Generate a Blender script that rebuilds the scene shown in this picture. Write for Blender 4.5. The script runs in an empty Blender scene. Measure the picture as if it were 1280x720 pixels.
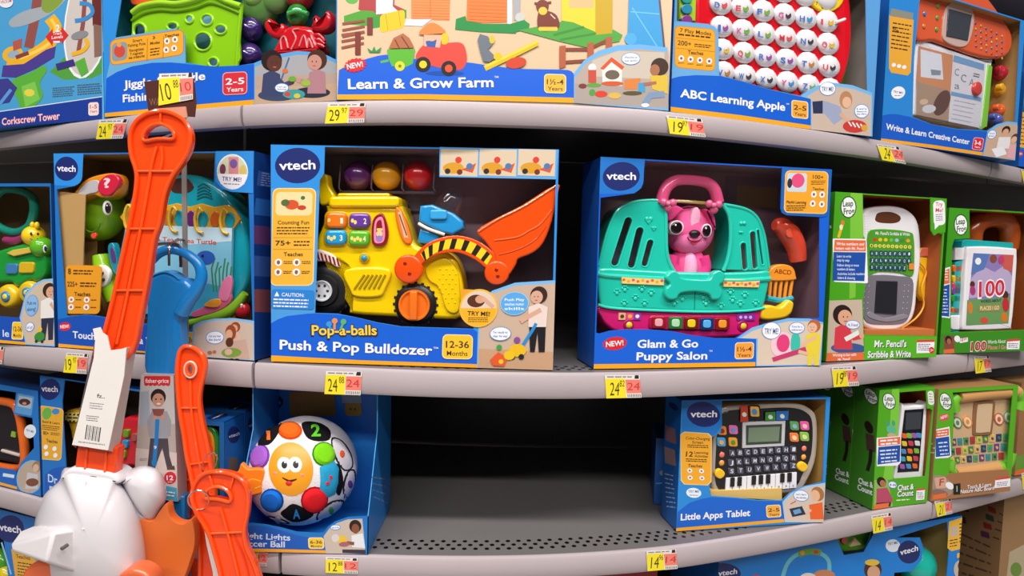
import bpy, math, random
from mathutils import Vector, Matrix
from mathutils.geometry import tessellate_polygon
random.seed(7)
SC = bpy.context.scene
COL = SC.collection
# ---------------------------------------------------------------- camera
FPX = 750.0
EYE = Vector((0, 0, 1.32))
PITCH = math.atan(48 / FPX)
ROLL = math.radians(1.35)
cam_d = bpy.data.cameras.new('camera')
cam = bpy.data.objects.new('camera', cam_d)
COL.objects.link(cam)
cam_d.sensor_width = 36
cam_d.lens = 36 * FPX / 1280
cam_d.clip_start = 0.01
cam_d.clip_end = 60
R_CAM = Matrix.Rotation(math.pi / 2 - PITCH, 3, 'X') @ Matrix.Rotation(ROLL, 3, 'Z')
cam.matrix_world = Matrix.Translation(EYE) @ R_CAM.to_4x4()
SC.camera = cam

def ray(px, py):
    return (R_CAM @ Vector(((px - 640) / FPX, (360 - py) / FPX, -1.0))).normalized()
def on_z(px, py, z):
    d = ray(px, py); t = (z - EYE.z) / d.z
    return EYE + d * t
def to_px(p):
    q = R_CAM.transposed() @ (Vector(p) - EYE); return (640 + FPX * q.x / -q.z, 360 - FPX * q.y / -q.z)
def on_y(px, py, y):
    d = ray(px, py); return EYE + d * (y / d.y)

def lin(c):
    return c / 12.92 if c <= 0.04045 else ((c + 0.055) / 1.055) ** 2.4
def hexc(h):
    if not isinstance(h, str): return h
    h = h.lstrip('#')
    return tuple(lin(int(h[i:i + 2], 16) / 255) for i in (0, 2, 4)) + (1.0,)

# ---------------------------------------------------------------- materials
MATS = {}
def mat(name, rough=0.5, spec=0.5, metal=0.0, coat=0.0, bump=0.0, bscale=400, vary=0.0, trans=0.0, color=None, alpha=1.0, sss=0.0):
    if name in MATS: return MATS[name]
    m = bpy.data.materials.new(name); m.use_nodes = True
    nt = m.node_tree; b = nt.nodes['Principled BSDF']
    b.inputs['Roughness'].default_value = rough
    b.inputs['Specular IOR Level'].default_value = spec
    b.inputs['Metallic'].default_value = metal
    b.inputs['Coat Weight'].default_value = coat
    b.inputs['Coat Roughness'].default_value = 0.08
    b.inputs['Transmission Weight'].default_value = trans
    b.inputs['Alpha'].default_value = alpha
    if color is None:
        a = nt.nodes.new('ShaderNodeVertexColor'); a.layer_name = 'Col'; src = a.outputs['Color']
    else:
        a = nt.nodes.new('ShaderNodeRGB'); a.outputs[0].default_value = hexc(color); src = a.outputs[0]
    if vary > 0:
        tc = nt.nodes.new('ShaderNodeTexCoord')
        n = nt.nodes.new('ShaderNodeTexNoise'); n.inputs['Scale'].default_value = 14; n.inputs['Detail'].default_value = 4
        nt.links.new(tc.outputs['Object'], n.inputs['Vector'])
        h = nt.nodes.new('ShaderNodeHueSaturation')
        mr = nt.nodes.new('ShaderNodeMapRange')
        mr.inputs['To Min'].default_value = 1 - vary; mr.inputs['To Max'].default_value = 1 + vary
        nt.links.new(n.outputs['Fac'], mr.inputs['Value'])
        nt.links.new(mr.outputs['Result'], h.inputs['Value'])
        nt.links.new(src, h.inputs['Color']); src = h.outputs['Color']
    nt.links.new(src, b.inputs['Base Color'])
    if bump > 0:
        tc = nt.nodes.new('ShaderNodeTexCoord')
        n = nt.nodes.new('ShaderNodeTexNoise'); n.inputs['Scale'].default_value = bscale; n.inputs['Detail'].default_value = 2
        bp = nt.nodes.new('ShaderNodeBump'); bp.inputs['Strength'].default_value = bump; bp.inputs['Distance'].default_value = 0.001
        nt.links.new(tc.outputs['Object'], n.inputs['Vector']); nt.links.new(n.outputs['Fac'], bp.inputs['Height'])
        nt.links.new(bp.outputs['Normal'], b.inputs['Normal'])
    MATS[name] = m
    return m
M_PRINT = mat('printed_card', rough=0.38, spec=0.45, bump=0.08, bscale=30, vary=0.03)
M_CARD = mat('plain_card', rough=0.7, spec=0.25, bump=0.15, bscale=600, vary=0.05)
M_PLAST = mat('glossy_plastic', rough=0.2, spec=0.5, coat=0.35, bump=0.03, bscale=40)
M_SATIN = mat('satin_plastic', rough=0.38, spec=0.5, bump=0.05, bscale=60)
M_SOFT = mat('plush_fabric', rough=0.95, spec=0.1, bump=0.9, bscale=700, vary=0.08)
M_PAINT = mat('powder_coated_steel', rough=0.42, spec=0.45, bump=0.1, bscale=500, vary=0.04)
M_CHROME = mat('bright_wire', rough=0.2, metal=1.0, vary=0.03)
M_DARKSCR = mat('screen_glass', rough=0.12, spec=0.6, bump=0.01, bscale=20)

def clear_mat():
    m = bpy.data.materials.new('clear_plastic'); m.use_nodes = True
    nt = m.node_tree; nt.nodes.clear()
    o = nt.nodes.new('ShaderNodeOutputMaterial'); mx = nt.nodes.new('ShaderNodeMixShader')
    t = nt.nodes.new('ShaderNodeBsdfTransparent'); g = nt.nodes.new('ShaderNodeBsdfGlossy')
    g.inputs['Roughness'].default_value = 0.06
    lw = nt.nodes.new('ShaderNodeLayerWeight'); lw.inputs['Blend'].default_value = 0.5
    pw = nt.nodes.new('ShaderNodeMath'); pw.operation = 'POWER'; pw.inputs[1].default_value = 4
    f = nt.nodes.new('ShaderNodeMath'); f.operation = 'MULTIPLY_ADD'; f.inputs[1].default_value = 0.8; f.inputs[2].default_value = 0.05
    nt.links.new(lw.outputs['Facing'], pw.inputs[0]); nt.links.new(pw.outputs[0], f.inputs[0])
    n = nt.nodes.new('ShaderNodeTexNoise'); n.inputs['Scale'].default_value = 9
    tc = nt.nodes.new('ShaderNodeTexCoord'); bp = nt.nodes.new('ShaderNodeBump'); bp.inputs['Strength'].default_value = 0.15
    bp.inputs['Distance'].default_value = 0.01
    nt.links.new(tc.outputs['Object'], n.inputs['Vector']); nt.links.new(n.outputs['Fac'], bp.inputs['Height'])
    nt.links.new(bp.outputs['Normal'], g.inputs['Normal'])
    nt.links.new(f.outputs[0], mx.inputs[0]); nt.links.new(t.outputs[0], mx.inputs[1]); nt.links.new(g.outputs[0], mx.inputs[2])
    nt.links.new(mx.outputs[0], o.inputs[0])
    return m
M_CLEAR = clear_mat()

# ---------------------------------------------------------------- text -> triangles (cached)
_TX = {}
def glyphs(s, bold):
    k = (s, bold)
    if k in _TX: return _TX[k]
    cu = bpy.data.curves.new('tmp', 'FONT'); cu.body = s; cu.size = 1.0; cu.resolution_u = 3
    cu.offset = bold; cu.fill_mode = 'FRONT' if hasattr(cu, 'fill_mode') else None
    ob = bpy.data.objects.new('tmp', cu); COL.objects.link(ob)
    dg = bpy.context.evaluated_depsgraph_get()
    me = bpy.data.meshes.new_from_object(ob.evaluated_get(dg))
    vs = [(v.co.x, v.co.y) for v in me.vertices]
    fs = [tuple(p.vertices) for p in me.polygons]
    bpy.data.objects.remove(ob); bpy.data.curves.remove(cu); bpy.data.meshes.remove(me)
    if vs:
        x0 = min(v[0] for v in vs); x1 = max(v[0] for v in vs)
        vs = [((x - x0) / max(x1 - x0, 1e-6), y / 0.72) for x, y in vs]   # width 1, cap height about 1
    _TX[k] = (vs, fs)
    return _TX[k]

# ---------------------------------------------------------------- mesh builder
class MB:
    def __init__(s):
        s.v = []; s.f = []; s.c = []; s.sm = []
    def add(s, vs, fs, col, smooth=False):
        b = len(s.v); s.v.extend([tuple(v) for v in vs]); col = hexc(col)
        for f in fs:
            s.f.append(tuple(b + i for i in f)); s.c.append(col); s.sm.append(smooth)
    def box(s, lo, hi, col, skip=()):
        x0, y0, z0 = lo; x1, y1, z1 = hi
        vs = [(x0, y0, z0), (x1, y0, z0), (x1, y1, z0), (x0, y1, z0), (x0, y0, z1), (x1, y0, z1), (x1, y1, z1), (x0, y1, z1)]
        fs = dict(bottom=(0, 3, 2, 1), top=(4, 5, 6, 7), front=(0, 1, 5, 4), right=(1, 2, 6, 5), back=(2, 3, 7, 6), left=(3, 0, 4, 7))
        s.add(vs, [f for k, f in fs.items() if k not in skip], col)
    def rbox(s, c, h, col, e=0.35, n=5, R=None):
        """rounded box: centre c, half sizes h, corner radius fraction e of the smallest half size; R optional 3x3"""
        r = min(h) * e if e <= 1 else e
        pts = []; rows = []
        k = n
        import itertools
        # sphere grid pushed to corners
        nu, nv = 4 * k, 2 * k
        for j in range(nv + 1):
            # latitudes, duplicated at the equator
            pass
        lat = [(-math.pi / 2 + math.pi / 2 * i / k, -1) for i in range(k + 1)] + [(math.pi / 2 * i / k, 1) for i in range(k + 1)]
        lon = []
        for q in range(4):
            for i in range(k + 1): lon.append((q * math.pi / 2 + math.pi / 2 * i / k, q))
        sg = [(1, 1), (-1, 1), (-1, -1), (1, -1)]
        for la, sz in lat:
            row = []
            for lo, q in lon:
                p = Vector((sg[q][0] * (h[0] - r) + r * math.cos(la) * math.cos(lo),
                            sg[q][1] * (h[1] - r) + r * math.cos(la) * math.sin(lo), sz * (h[2] - r) + r * math.sin(la)))
                if R is not None: p = R @ p
                row.append(len(pts)); pts.append(p + Vector(c))
            rows.append(row)
        fs = []
        m = len(lon)
        for a in range(len(rows) - 1):
            for i in range(m):
                fs.append((rows[a][i], rows[a][(i + 1) % m], rows[a + 1][(i + 1) % m], rows[a + 1][i]))
        fs.append(tuple(reversed(rows[0]))); fs.append(tuple(rows[-1]))
        s.add(pts, fs, col, True)
    def ell(s, c, r, col, R=None, nu=20, nv=12, zmin=-1.0):
        if not hasattr(r, '__len__'): r = (r, r, r)
        pts = []; fs = []
        a0 = math.asin(max(-1, zmin))
        for j in range(nv + 1):
            la = a0 + (math.pi / 2 - a0) * j / nv
            for i in range(nu):
                lo = 2 * math.pi * i / nu
                p = Vector((r[0] * math.cos(la) * math.cos(lo), r[1] * math.cos(la) * math.sin(lo), r[2] * math.sin(la)))
                if R is not None: p = R @ p
                pts.append(p + Vector(c))
        for j in range(nv):
            for i in range(nu):
                fs.append((j * nu + i, j * nu + (i + 1) % nu, (j + 1) * nu + (i + 1) % nu, (j + 1) * nu + i))
        s.add(pts, fs, col, True)
    def tube(s, path, rad, col, n=10, close=False, caps=True):
        path = [Vector(p) for p in path]; N = len(path)
        rads = rad if hasattr(rad, '__len__') else [rad] * N
        pts = []; fs = []; up = None
        for i in range(N):
            if close: t = path[(i + 1) % N] - path[i - 1]
            else: t = path[min(i + 1, N - 1)] - path[max(i - 1, 0)]
            if t.length < 1e-9: t = Vector((0, 0, 1))
            t.normalize()
            if up is None: up = t.orthogonal().normalized()
            up = (up - t * up.dot(t))
            if up.length < 1e-6: up = t.orthogonal()
            up.normalize(); bi = t.cross(up)
            for k in range(n):
                a = 2 * math.pi * k / n
                pts.append(path[i] + (up * math.cos(a) + bi * math.sin(a)) * rads[i])
        for i in range(N if close else N - 1):
            j = (i + 1) % N
            for k in range(n):
                fs.append((i * n + k, i * n + (k + 1) % n, j * n + (k + 1) % n, j * n + k))
        if caps and not close:
            fs.append(tuple(range(n - 1, -1, -1))); fs.append(tuple((N - 1) * n + k for k in range(n)))
        s.add(pts, fs, col, True)
    def lathe(s, c, prof, col, axis=(0, -1, 0), n=28):
        """prof: list of (radius, along); rings about axis through c"""
        ax = Vector(axis).normalized(); u = ax.orthogonal().normalized(); w = ax.cross(u); c = Vector(c)
        pts = []; fs = []
        for r, h in prof:
            for k in range(n):
                a = 2 * math.pi * k / n
                pts.append(c + ax * h + (u * math.cos(a) + w * math.sin(a)) * r)
        for j in range(len(prof) - 1):
            for k in range(n):
                fs.append((j * n + k, j * n + (k + 1) % n, (j + 1) * n + (k + 1) % n, (j + 1) * n + k))
        if prof[0][0] > 1e-5: fs.append(tuple(range(n - 1, -1, -1)))
        if prof[-1][0] > 1e-5: fs.append(tuple((len(prof) - 1) * n + k for k in range(n)))
        s.add(pts, fs, col, True)
    def build(s, name, material, parent=None, loc=None, rotz=None):
        me = bpy.data.meshes.new(name)
        me.from_pydata(s.v, [], s.f); me.update()
        ca = me.color_attributes.new('Col', 'FLOAT_COLOR', 'CORNER')
        buf = []
        for p, c in zip(me.polygons, s.c): buf.extend(c * p.loop_total)
        ca.data.foreach_set('color', buf)
        me.polygons.foreach_set('use_smooth', s.sm)
        if any(s.sm): me.set_sharp_from_angle(angle=math.radians(42))
        me.materials.append(material)
        o = bpy.data.objects.new(name, me); COL.objects.link(o)
        if parent is not None: o.parent = parent
        if loc is not None: o.location = loc
        if rotz is not None: o.rotation_euler = (0, 0, rotz)
        return o

def thing(name, label, cat, loc=(0, 0, 0), rotz=0, group=None):
    o = bpy.data.objects.new(name, None); COL.objects.link(o); o.empty_display_size = 0.05
    o.location = loc; o.rotation_euler = (0, 0, rotz); tag(o, label, cat, group); return o
def tag(o, label, cat, group=None, kind=None):
    if label: o['label'] = label
    if cat: o['category'] = cat
    if group: o['group'] = group
    if kind: o['kind'] = kind
    return o

# ---------------------------------------------------------------- homography (photo quad -> face metres)
def solve(A, b):
    n = len(b); M = [r[:] + [b[i]] for i, r in enumerate(A)]
    for i in range(n):
        p = max(range(i, n), key=lambda r: abs(M[r][i])); M[i], M[p] = M[p], M[i]
        for r in range(n):
            if r != i:
                k = M[r][i] / M[i][i]
                for c in range(i, n + 1): M[r][c] -= k * M[i][c]
    return [M[i][n] / M[i][i] for i in range(n)]
def homog(src, dst):
    A = []; b = []
    for (x, y), (u, v) in zip(src, dst):
        A.append([x, y, 1, 0, 0, 0, -u * x, -u * y]); b.append(u)
        A.append([0, 0, 0, x, y, 1, -v * x, -v * y]); b.append(v)
    h = solve(A, b)
    def f(x, y):
        w = h[6] * x + h[7] * y + 1
        return ((h[0] * x + h[1] * y + h[2]) / w, (h[3] * x + h[4] * y + h[5]) / w)
    return f

def rrpts(x0, y0, x1, y1, r, n=5):
    r = min(r, abs(x1 - x0) / 2, abs(y1 - y0) / 2); out = []
    for cx, cy, a in ((x1 - r, y0 + r, -90), (x1 - r, y1 - r, 0), (x0 + r, y1 - r, 90), (x0 + r, y0 + r, 180)):
        for i in range(n + 1):
            t = math.radians(a + 90 * i / n); out.append((cx + r * math.cos(t), cy + r * math.sin(t)))
    return out
def ellpts(cx, cy, rx, ry, n=28, rot=0):
    c, s = math.cos(math.radians(rot)), math.sin(math.radians(rot)); out = []
    for i in range(n):
        t = 2 * math.pi * i / n; a, b = rx * math.cos(t), ry * math.sin(t)
        out.append((cx + a * c - b * s, cy + a * s + b * c))
    return out
def spline(pts, n=6, closed=False):
    """Catmull-Rom through 2D points"""
    P = [Vector(p) for p in pts]; N = len(P); out = []
    rng = range(N if closed else N - 1)
    for i in rng:
        g = (lambda k: P[k % N]) if closed else (lambda k: P[max(0, min(N - 1, k))])
        p0, p1, p2, p3 = g(i - 1), g(i), g(i + 1), g(i + 2)
        for j in range(n):
            t = j / n
            out.append(tuple(0.5 * ((2 * p1) + (p2 - p0) * t + (2 * p0 - 5 * p1 + 4 * p2 - p3) * t * t + (3 * p1 - p0 - 3 * p2 + p3) * t ** 3)))
    if not closed: out.append(tuple(P[-1]))
    return out
def area2(p):
    return sum(p[i][0] * p[(i + 1) % len(p)][1] - p[(i + 1) % len(p)][0] * p[i][1] for i in range(len(p)))
def inset(pts, d):
    """move a closed 2D outline inwards by d (negative: outwards)"""
    n = len(pts); sgn = 1 if area2(pts) > 0 else -1; out = []
    for i in range(n):
        a, b, c = Vector(pts[i - 1]), Vector(pts[i]), Vector(pts[(i + 1) % n])
        e1 = (b - a); e2 = (c - b)
        if e1.length < 1e-9: e1 = e2
        if e2.length < 1e-9: e2 = e1
        if e1.length < 1e-9: out.append(tuple(b)); continue
        e1.normalize(); e2.normalize()
        n1 = Vector((-e1.y, e1.x)) * sgn; n2 = Vector((-e2.y, e2.x)) * sgn
        m = n1 + n2
        if m.length < 1e-6: m = n1
        m.normalize(); k = 1 / max(0.5, m.dot(n1))
        out.append(tuple(b + m * d * k))
    return out

class Face:
    """A plane of print or relief: maps photo pixels to local x (right), z (up), y (depth into the shelf)."""
    def __init__(s, quad, rect, root_mw, side=None):
        # quad: TL TR BR BL pixels ; rect: (x0,z0,x1,z1) in metres
        x0, z0, x1, z1 = rect
        s.h = homog(quad, [(x0, z1), (x1, z1), (x1, z0), (x0, z0)])
        s.mw = root_mw; s.inv = root_mw.inverted(); s.e = s.inv @ EYE; s.rect = rect
    def P(s, px, py, d=0.0):
        u, v = s.h(px, py)
        if d == 0: return Vector((u, 0, v))
        a = Vector((u, 0, v)); r = a - s.e
        return a + r * (d / r.y)
    def S(s, px, py, d=0.0):
        """metres per pixel near px,py at depth d"""
        return ((s.P(px + 4, py, d) - s.P(px - 4, py, d)).length + (s.P(px, py + 4, d) - s.P(px, py - 4, d)).length) / 16
    # ---- print
    def art(s, d=0.0): return Art(s, d)
    # ---- relief pieces, into a MB
    def slab(s, mb, pts, d0, d1, col, bev=0.0, side=None, steps=3, holes=()):
        """outline pts (pixels, as seen at depth d0), front at d0, back at d1"""
        F = [s.P(x, y, d0) for x, y in pts]; o = [(p.x, p.z) for p in F]
        H = [[(lambda q: (q.x, q.z))(s.P(x, y, d0)) for x, y in h] for h in holes]
        slab2(mb, o, d0, d1, col, bev, side, steps, H)

def slab2(mb, o, d0, d1, col, bev=0.0, side=None, steps=3, holes=()):
    if area2(o) < 0: o = list(reversed(o))
    side = side or col
    if holes:
        allp = [o] + [list(h) for h in holes]
        flat = [p for l in allp for p in l]
        tri = tessellate_polygon([[Vector((x, z, 0)) for x, z in l] for l in allp])
        n = len(flat)
        vs = [(x, d0, z) for x, z in flat] + [(x, d1, z) for x, z in flat]
        fr = []
        for t in tri:
            a, b, c = (Vector(flat[i]) for i in t)
            cr = (b - a).x * (c - a).y - (b - a).y * (c - a).x
            t = tuple(t) if cr > 0 else tuple(reversed(t))
            fr.append(t)
        mb.add(vs, fr + [tuple(n + i for i in reversed(t)) for t in fr], col)
        b = 0
        for l in allp:
            m = len(l); ccw = area2(l) > 0
            vs = [(x, d0, z) for x, z in l] + [(x, d1, z) for x, z in l]
            outer = (l is allp[0])
            fs = []
            for i in range(m):
                j = (i + 1) % m
                f = (i, m + i, m + j, j)
                if not ccw: f = tuple(reversed(f))
                if not outer: f = tuple(reversed(f)) if ccw else f
                fs.append(f)
            mb.add(vs, fs, side, True)
        return
    n = len(o); rings = []
    if bev > 0:
        for k in range(steps + 1):
            a = math.pi / 2 * k / steps
            rings.append((inset(o, bev * (1 - math.sin(a))), d0 + bev * (1 - math.cos(a))))
    else: rings.append((o, d0))
    rings.append((o, d1))
    vs = []
    for l, d in rings: vs += [(x, d, z) for x, z in l]
    fs = []
    for r in range(len(rings) - 1):
        for i in range(n):
            j = (i + 1) % n
            fs.append((r * n + i, (r + 1) * n + i, (r + 1) * n + j, r * n + j))
    mb.add(vs, [tuple(range(n))], col, bev > 0)
    mb.add(vs, fs, side, True)
    mb.add([vs[(len(rings) - 1) * n + i] for i in range(n)], [tuple(reversed(range(n)))], side)

EPS = 0.00002
class Art:
    """flat print on a face; every call lies one thin layer above the last"""
    def __init__(s, face, d=0.0, mb=None):
        s.F = face; s.d = d; s.mb = mb or MB(); s.k = 1; s.clamp = isinstance(face, Face) and d == 0
    def _put(s, pts2, fs, col):
        y = s.d - EPS * s.k
        s.mb.add([(x, y, z) for x, z in pts2], fs, col); s.k += 1
    def m(s, x, y):
        p = s.F.P(x, y, s.d)
        if s.clamp:
            r = s.F.rect; return (min(max(p.x, r[0]), r[2]), min(max(p.z, r[1]), r[3]))
        return (p.x, p.z)
    def poly(s, pts, col):
        q = [s.m(x, y) for x, y in pts]
        if area2(q) < 0: q.reverse()
        s._put(q, [tuple(range(len(q)))], col)
    def rr(s, x0, y0, x1, y1, r, col, sl=0.0, lean=0.0):
        """rounded rectangle; sl: slope dy/dx of its horizontals, lean: dx/dy of its verticals"""
        cx, cy = (x0 + x1) / 2, (y0 + y1) / 2
        s.poly([(x + lean * (y - cy), y + sl * (x - cx)) for x, y in rrpts(x0, y0, x1, y1, r)], col)
    def ell(s, cx, cy, rx, ry, col, rot=0, n=24): s.poly(ellpts(cx, cy, rx, ry, n, rot), col)
    def line(s, pts, w, col):
        L = []; Rr = []; n = len(pts)
        for i in range(n):
            a = Vector(pts[max(i - 1, 0)]); b = Vector(pts[min(i + 1, n - 1)]); t = (b - a)
            if t.length < 1e-6: t = Vector((1, 0))
            t.normalize(); nn = Vector((-t.y, t.x)) * w / 2; p = Vector(pts[i])
            L.append(tuple(p + nn)); Rr.append(tuple(p - nn))
        q = [s.m(*p) for p in L + Rr]; n2 = len(L)
        s._put(q, [(i, i + 1, 2 * n2 * 0 + n2 + i + 1, n2 + i) for i in range(n2 - 1)], col)
    def ring(s, cx, cy, rx, ry, w, col, n=28): 
        s.line(ellpts(cx, cy, rx, ry, n) + [ellpts(cx, cy, rx, ry, n)[0]], w, col)
    def text(s, t, x0, y0, x1, y1, h, col, bold=0.015, it=0.0):
        vs, fs = glyphs(t, round(bold * 0.65, 4))
        if not vs: return
        A = Vector(s.m(x0, y0)); B = Vector(s.m(x1, y1)); mx, my = (x0 + x1) / 2, (y0 + y1) / 2
        M0 = Vector(s.m(mx, my)); M1 = Vector(s.m(mx, my - h)); hh = (M1 - M0).length
        e = B - A; up = Vector((-e.y, e.x)).normalized() * hh
        if up.dot(M1 - M0) < 0: up = -up
        q = [tuple(A + e * x + up * y + e.normalized() * it * hh * y) for x, y in vs]
        s._put(q, fs, col)
    def lines(s, x0, y0, x1, y1, n, col, frac=0.45, sl=0.0, seed=1):
        """n rows of tiny print, too small to read"""
        rnd = random.Random(seed)
        y = s.d - EPS * s.k; vs = []; fs = []
        for i in range(n):
            ya = y0 + (y1 - y0) * (i + 0.5 - frac / 2) / n; yb = y0 + (y1 - y0) * (i + 0.5 + frac / 2) / n
            x = x0
            end = x1 - (x1 - x0) * rnd.random() * 0.15
            while x < end:
                w = (yb - ya) * rnd.uniform(1.2, 4.0); xe = min(x + w, end)
                b = len(vs)
                for X, Y in ((x, yb), (xe, yb), (xe, ya), (x, ya)):
                    p = s.m(X, Y + sl * (X - (x0 + x1) / 2)); vs.append((p[0], y, p[1]))
                fs.append((b, b + 1, b + 2, b + 3)); x = xe + (yb - ya) * 0.6
        s.mb.add(vs, fs, col); s.k += 1
    def kid(s, x, y, h, hair, skin, shirt, pants, face=1, sit=False):
        """a small printed figure standing with feet at x,y"""
        u = h
        if sit:
            s.ell(x + 0.1 * u * face, y - 0.10 * u, 0.36 * u, 0.11 * u, pants)
            s.poly([(x - 0.2 * u, y - 0.08 * u), (x - 0.16 * u, y - 0.5 * u), (x, y - 0.58 * u), (x + 0.16 * u, y - 0.5 * u), (x + 0.18 * u, y - 0.08 * u)], shirt)
            s.line([(x + 0.05 * u, y - 0.48 * u), (x + 0.22 * u * face, y - 0.3 * u), (x + 0.36 * u * face, y - 0.34 * u)], 0.1 * u, shirt)
            s.ell(x + 0.38 * u * face, y - 0.35 * u, 0.05 * u, 0.05 * u, skin)
            hy = y - 0.74 * u; r = 0.18 * u
        else:
            s.poly([(x - 0.10 * u, y), (x - 0.13 * u, y - 0.42 * u), (x + 0.12 * u, y - 0.42 * u), (x + 0.12 * u, y), (x + 0.03 * u, y), (x, y - 0.3 * u), (x - 0.03 * u, y)], pants)
            s.poly([(x - 0.14 * u, y - 0.38 * u), (x - 0.15 * u, y - 0.68 * u), (x, y - 0.74 * u), (x + 0.14 * u, y - 0.68 * u), (x + 0.13 * u, y - 0.38 * u)], shirt)
            s.line([(x + 0.04 * u, y - 0.64 * u), (x + 0.17 * u * face, y - 0.52 * u), (x + 0.26 * u * face, y - 0.46 * u)], 0.07 * u, skin)
            hy = y - 0.85 * u; r = 0.115 * u
        s.ell(x, hy - 0.12 * r, r * 1.1, r * 1.12, hair)
        s.ell(x + 0.28 * r * face, hy + 0.18 * r, r * 0.8, r * 0.86, skin)
        s.ell(x + 0.55 * r * face, hy + 0.1 * r, r * 0.07, r * 0.08, '#3a2a24')
        s.ell(x + 0.1 * r * face, hy + 0.1 * r, r * 0.07, r * 0.08, '#3a2a24')
        s.ell(x + 0.33 * r * face, hy + 0.58 * r, r * 0.2, r * 0.07, '#b4605a')
    def logo(s, cx, cy, rx, ry, sl=0.0):
        """the dark oval with the white lower-case word"""
        s.ell(cx, cy, rx, ry, '#1d2a6e', n=32)
        s.text('vtech', cx - rx * 0.80, cy + ry * 0.22 - sl * rx * 0.8, cx + rx * 0.80, cy + ry * 0.22 + sl * rx * 0.8, ry * 0.52, '#f4f2fb', 0.03)
    def frog(s, cx, cy, rx, ry, sl=0.0):
        s.ell(cx, cy, rx, ry, '#1f3a26'); s.ell(cx, cy, rx * 0.88, ry * 0.9, '#eef3ee')
        s.text('Leap', cx - rx * 0.68, cy - ry * 0.08, cx + rx * 0.6, cy - ry * 0.08 + sl * rx, ry * 0.55, '#1f3a26', 0.03)
        s.text('Frog', cx - rx * 0.62, cy + ry * 0.62, cx + rx * 0.7, cy + ry * 0.62 + sl * rx, ry * 0.55, '#1f3a26', 0.03)
    def burst(s, cx, cy, rx, ry, col, n=18, rot=0):
        c, q = math.cos(math.radians(rot)), math.sin(math.radians(rot)); p = []
        for i in range(2 * n):
            t = math.pi * i / n; k = 1 if i % 2 else 0.86
            a, b = rx * k * math.cos(t), ry * k * math.sin(t); p.append((cx + a * c - b * q, cy + a * q + b * c))
        s.poly(p, col)
    def build(s, name, parent, material=None): return s.mb.build(name, material or M_PRINT, parent)

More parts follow.
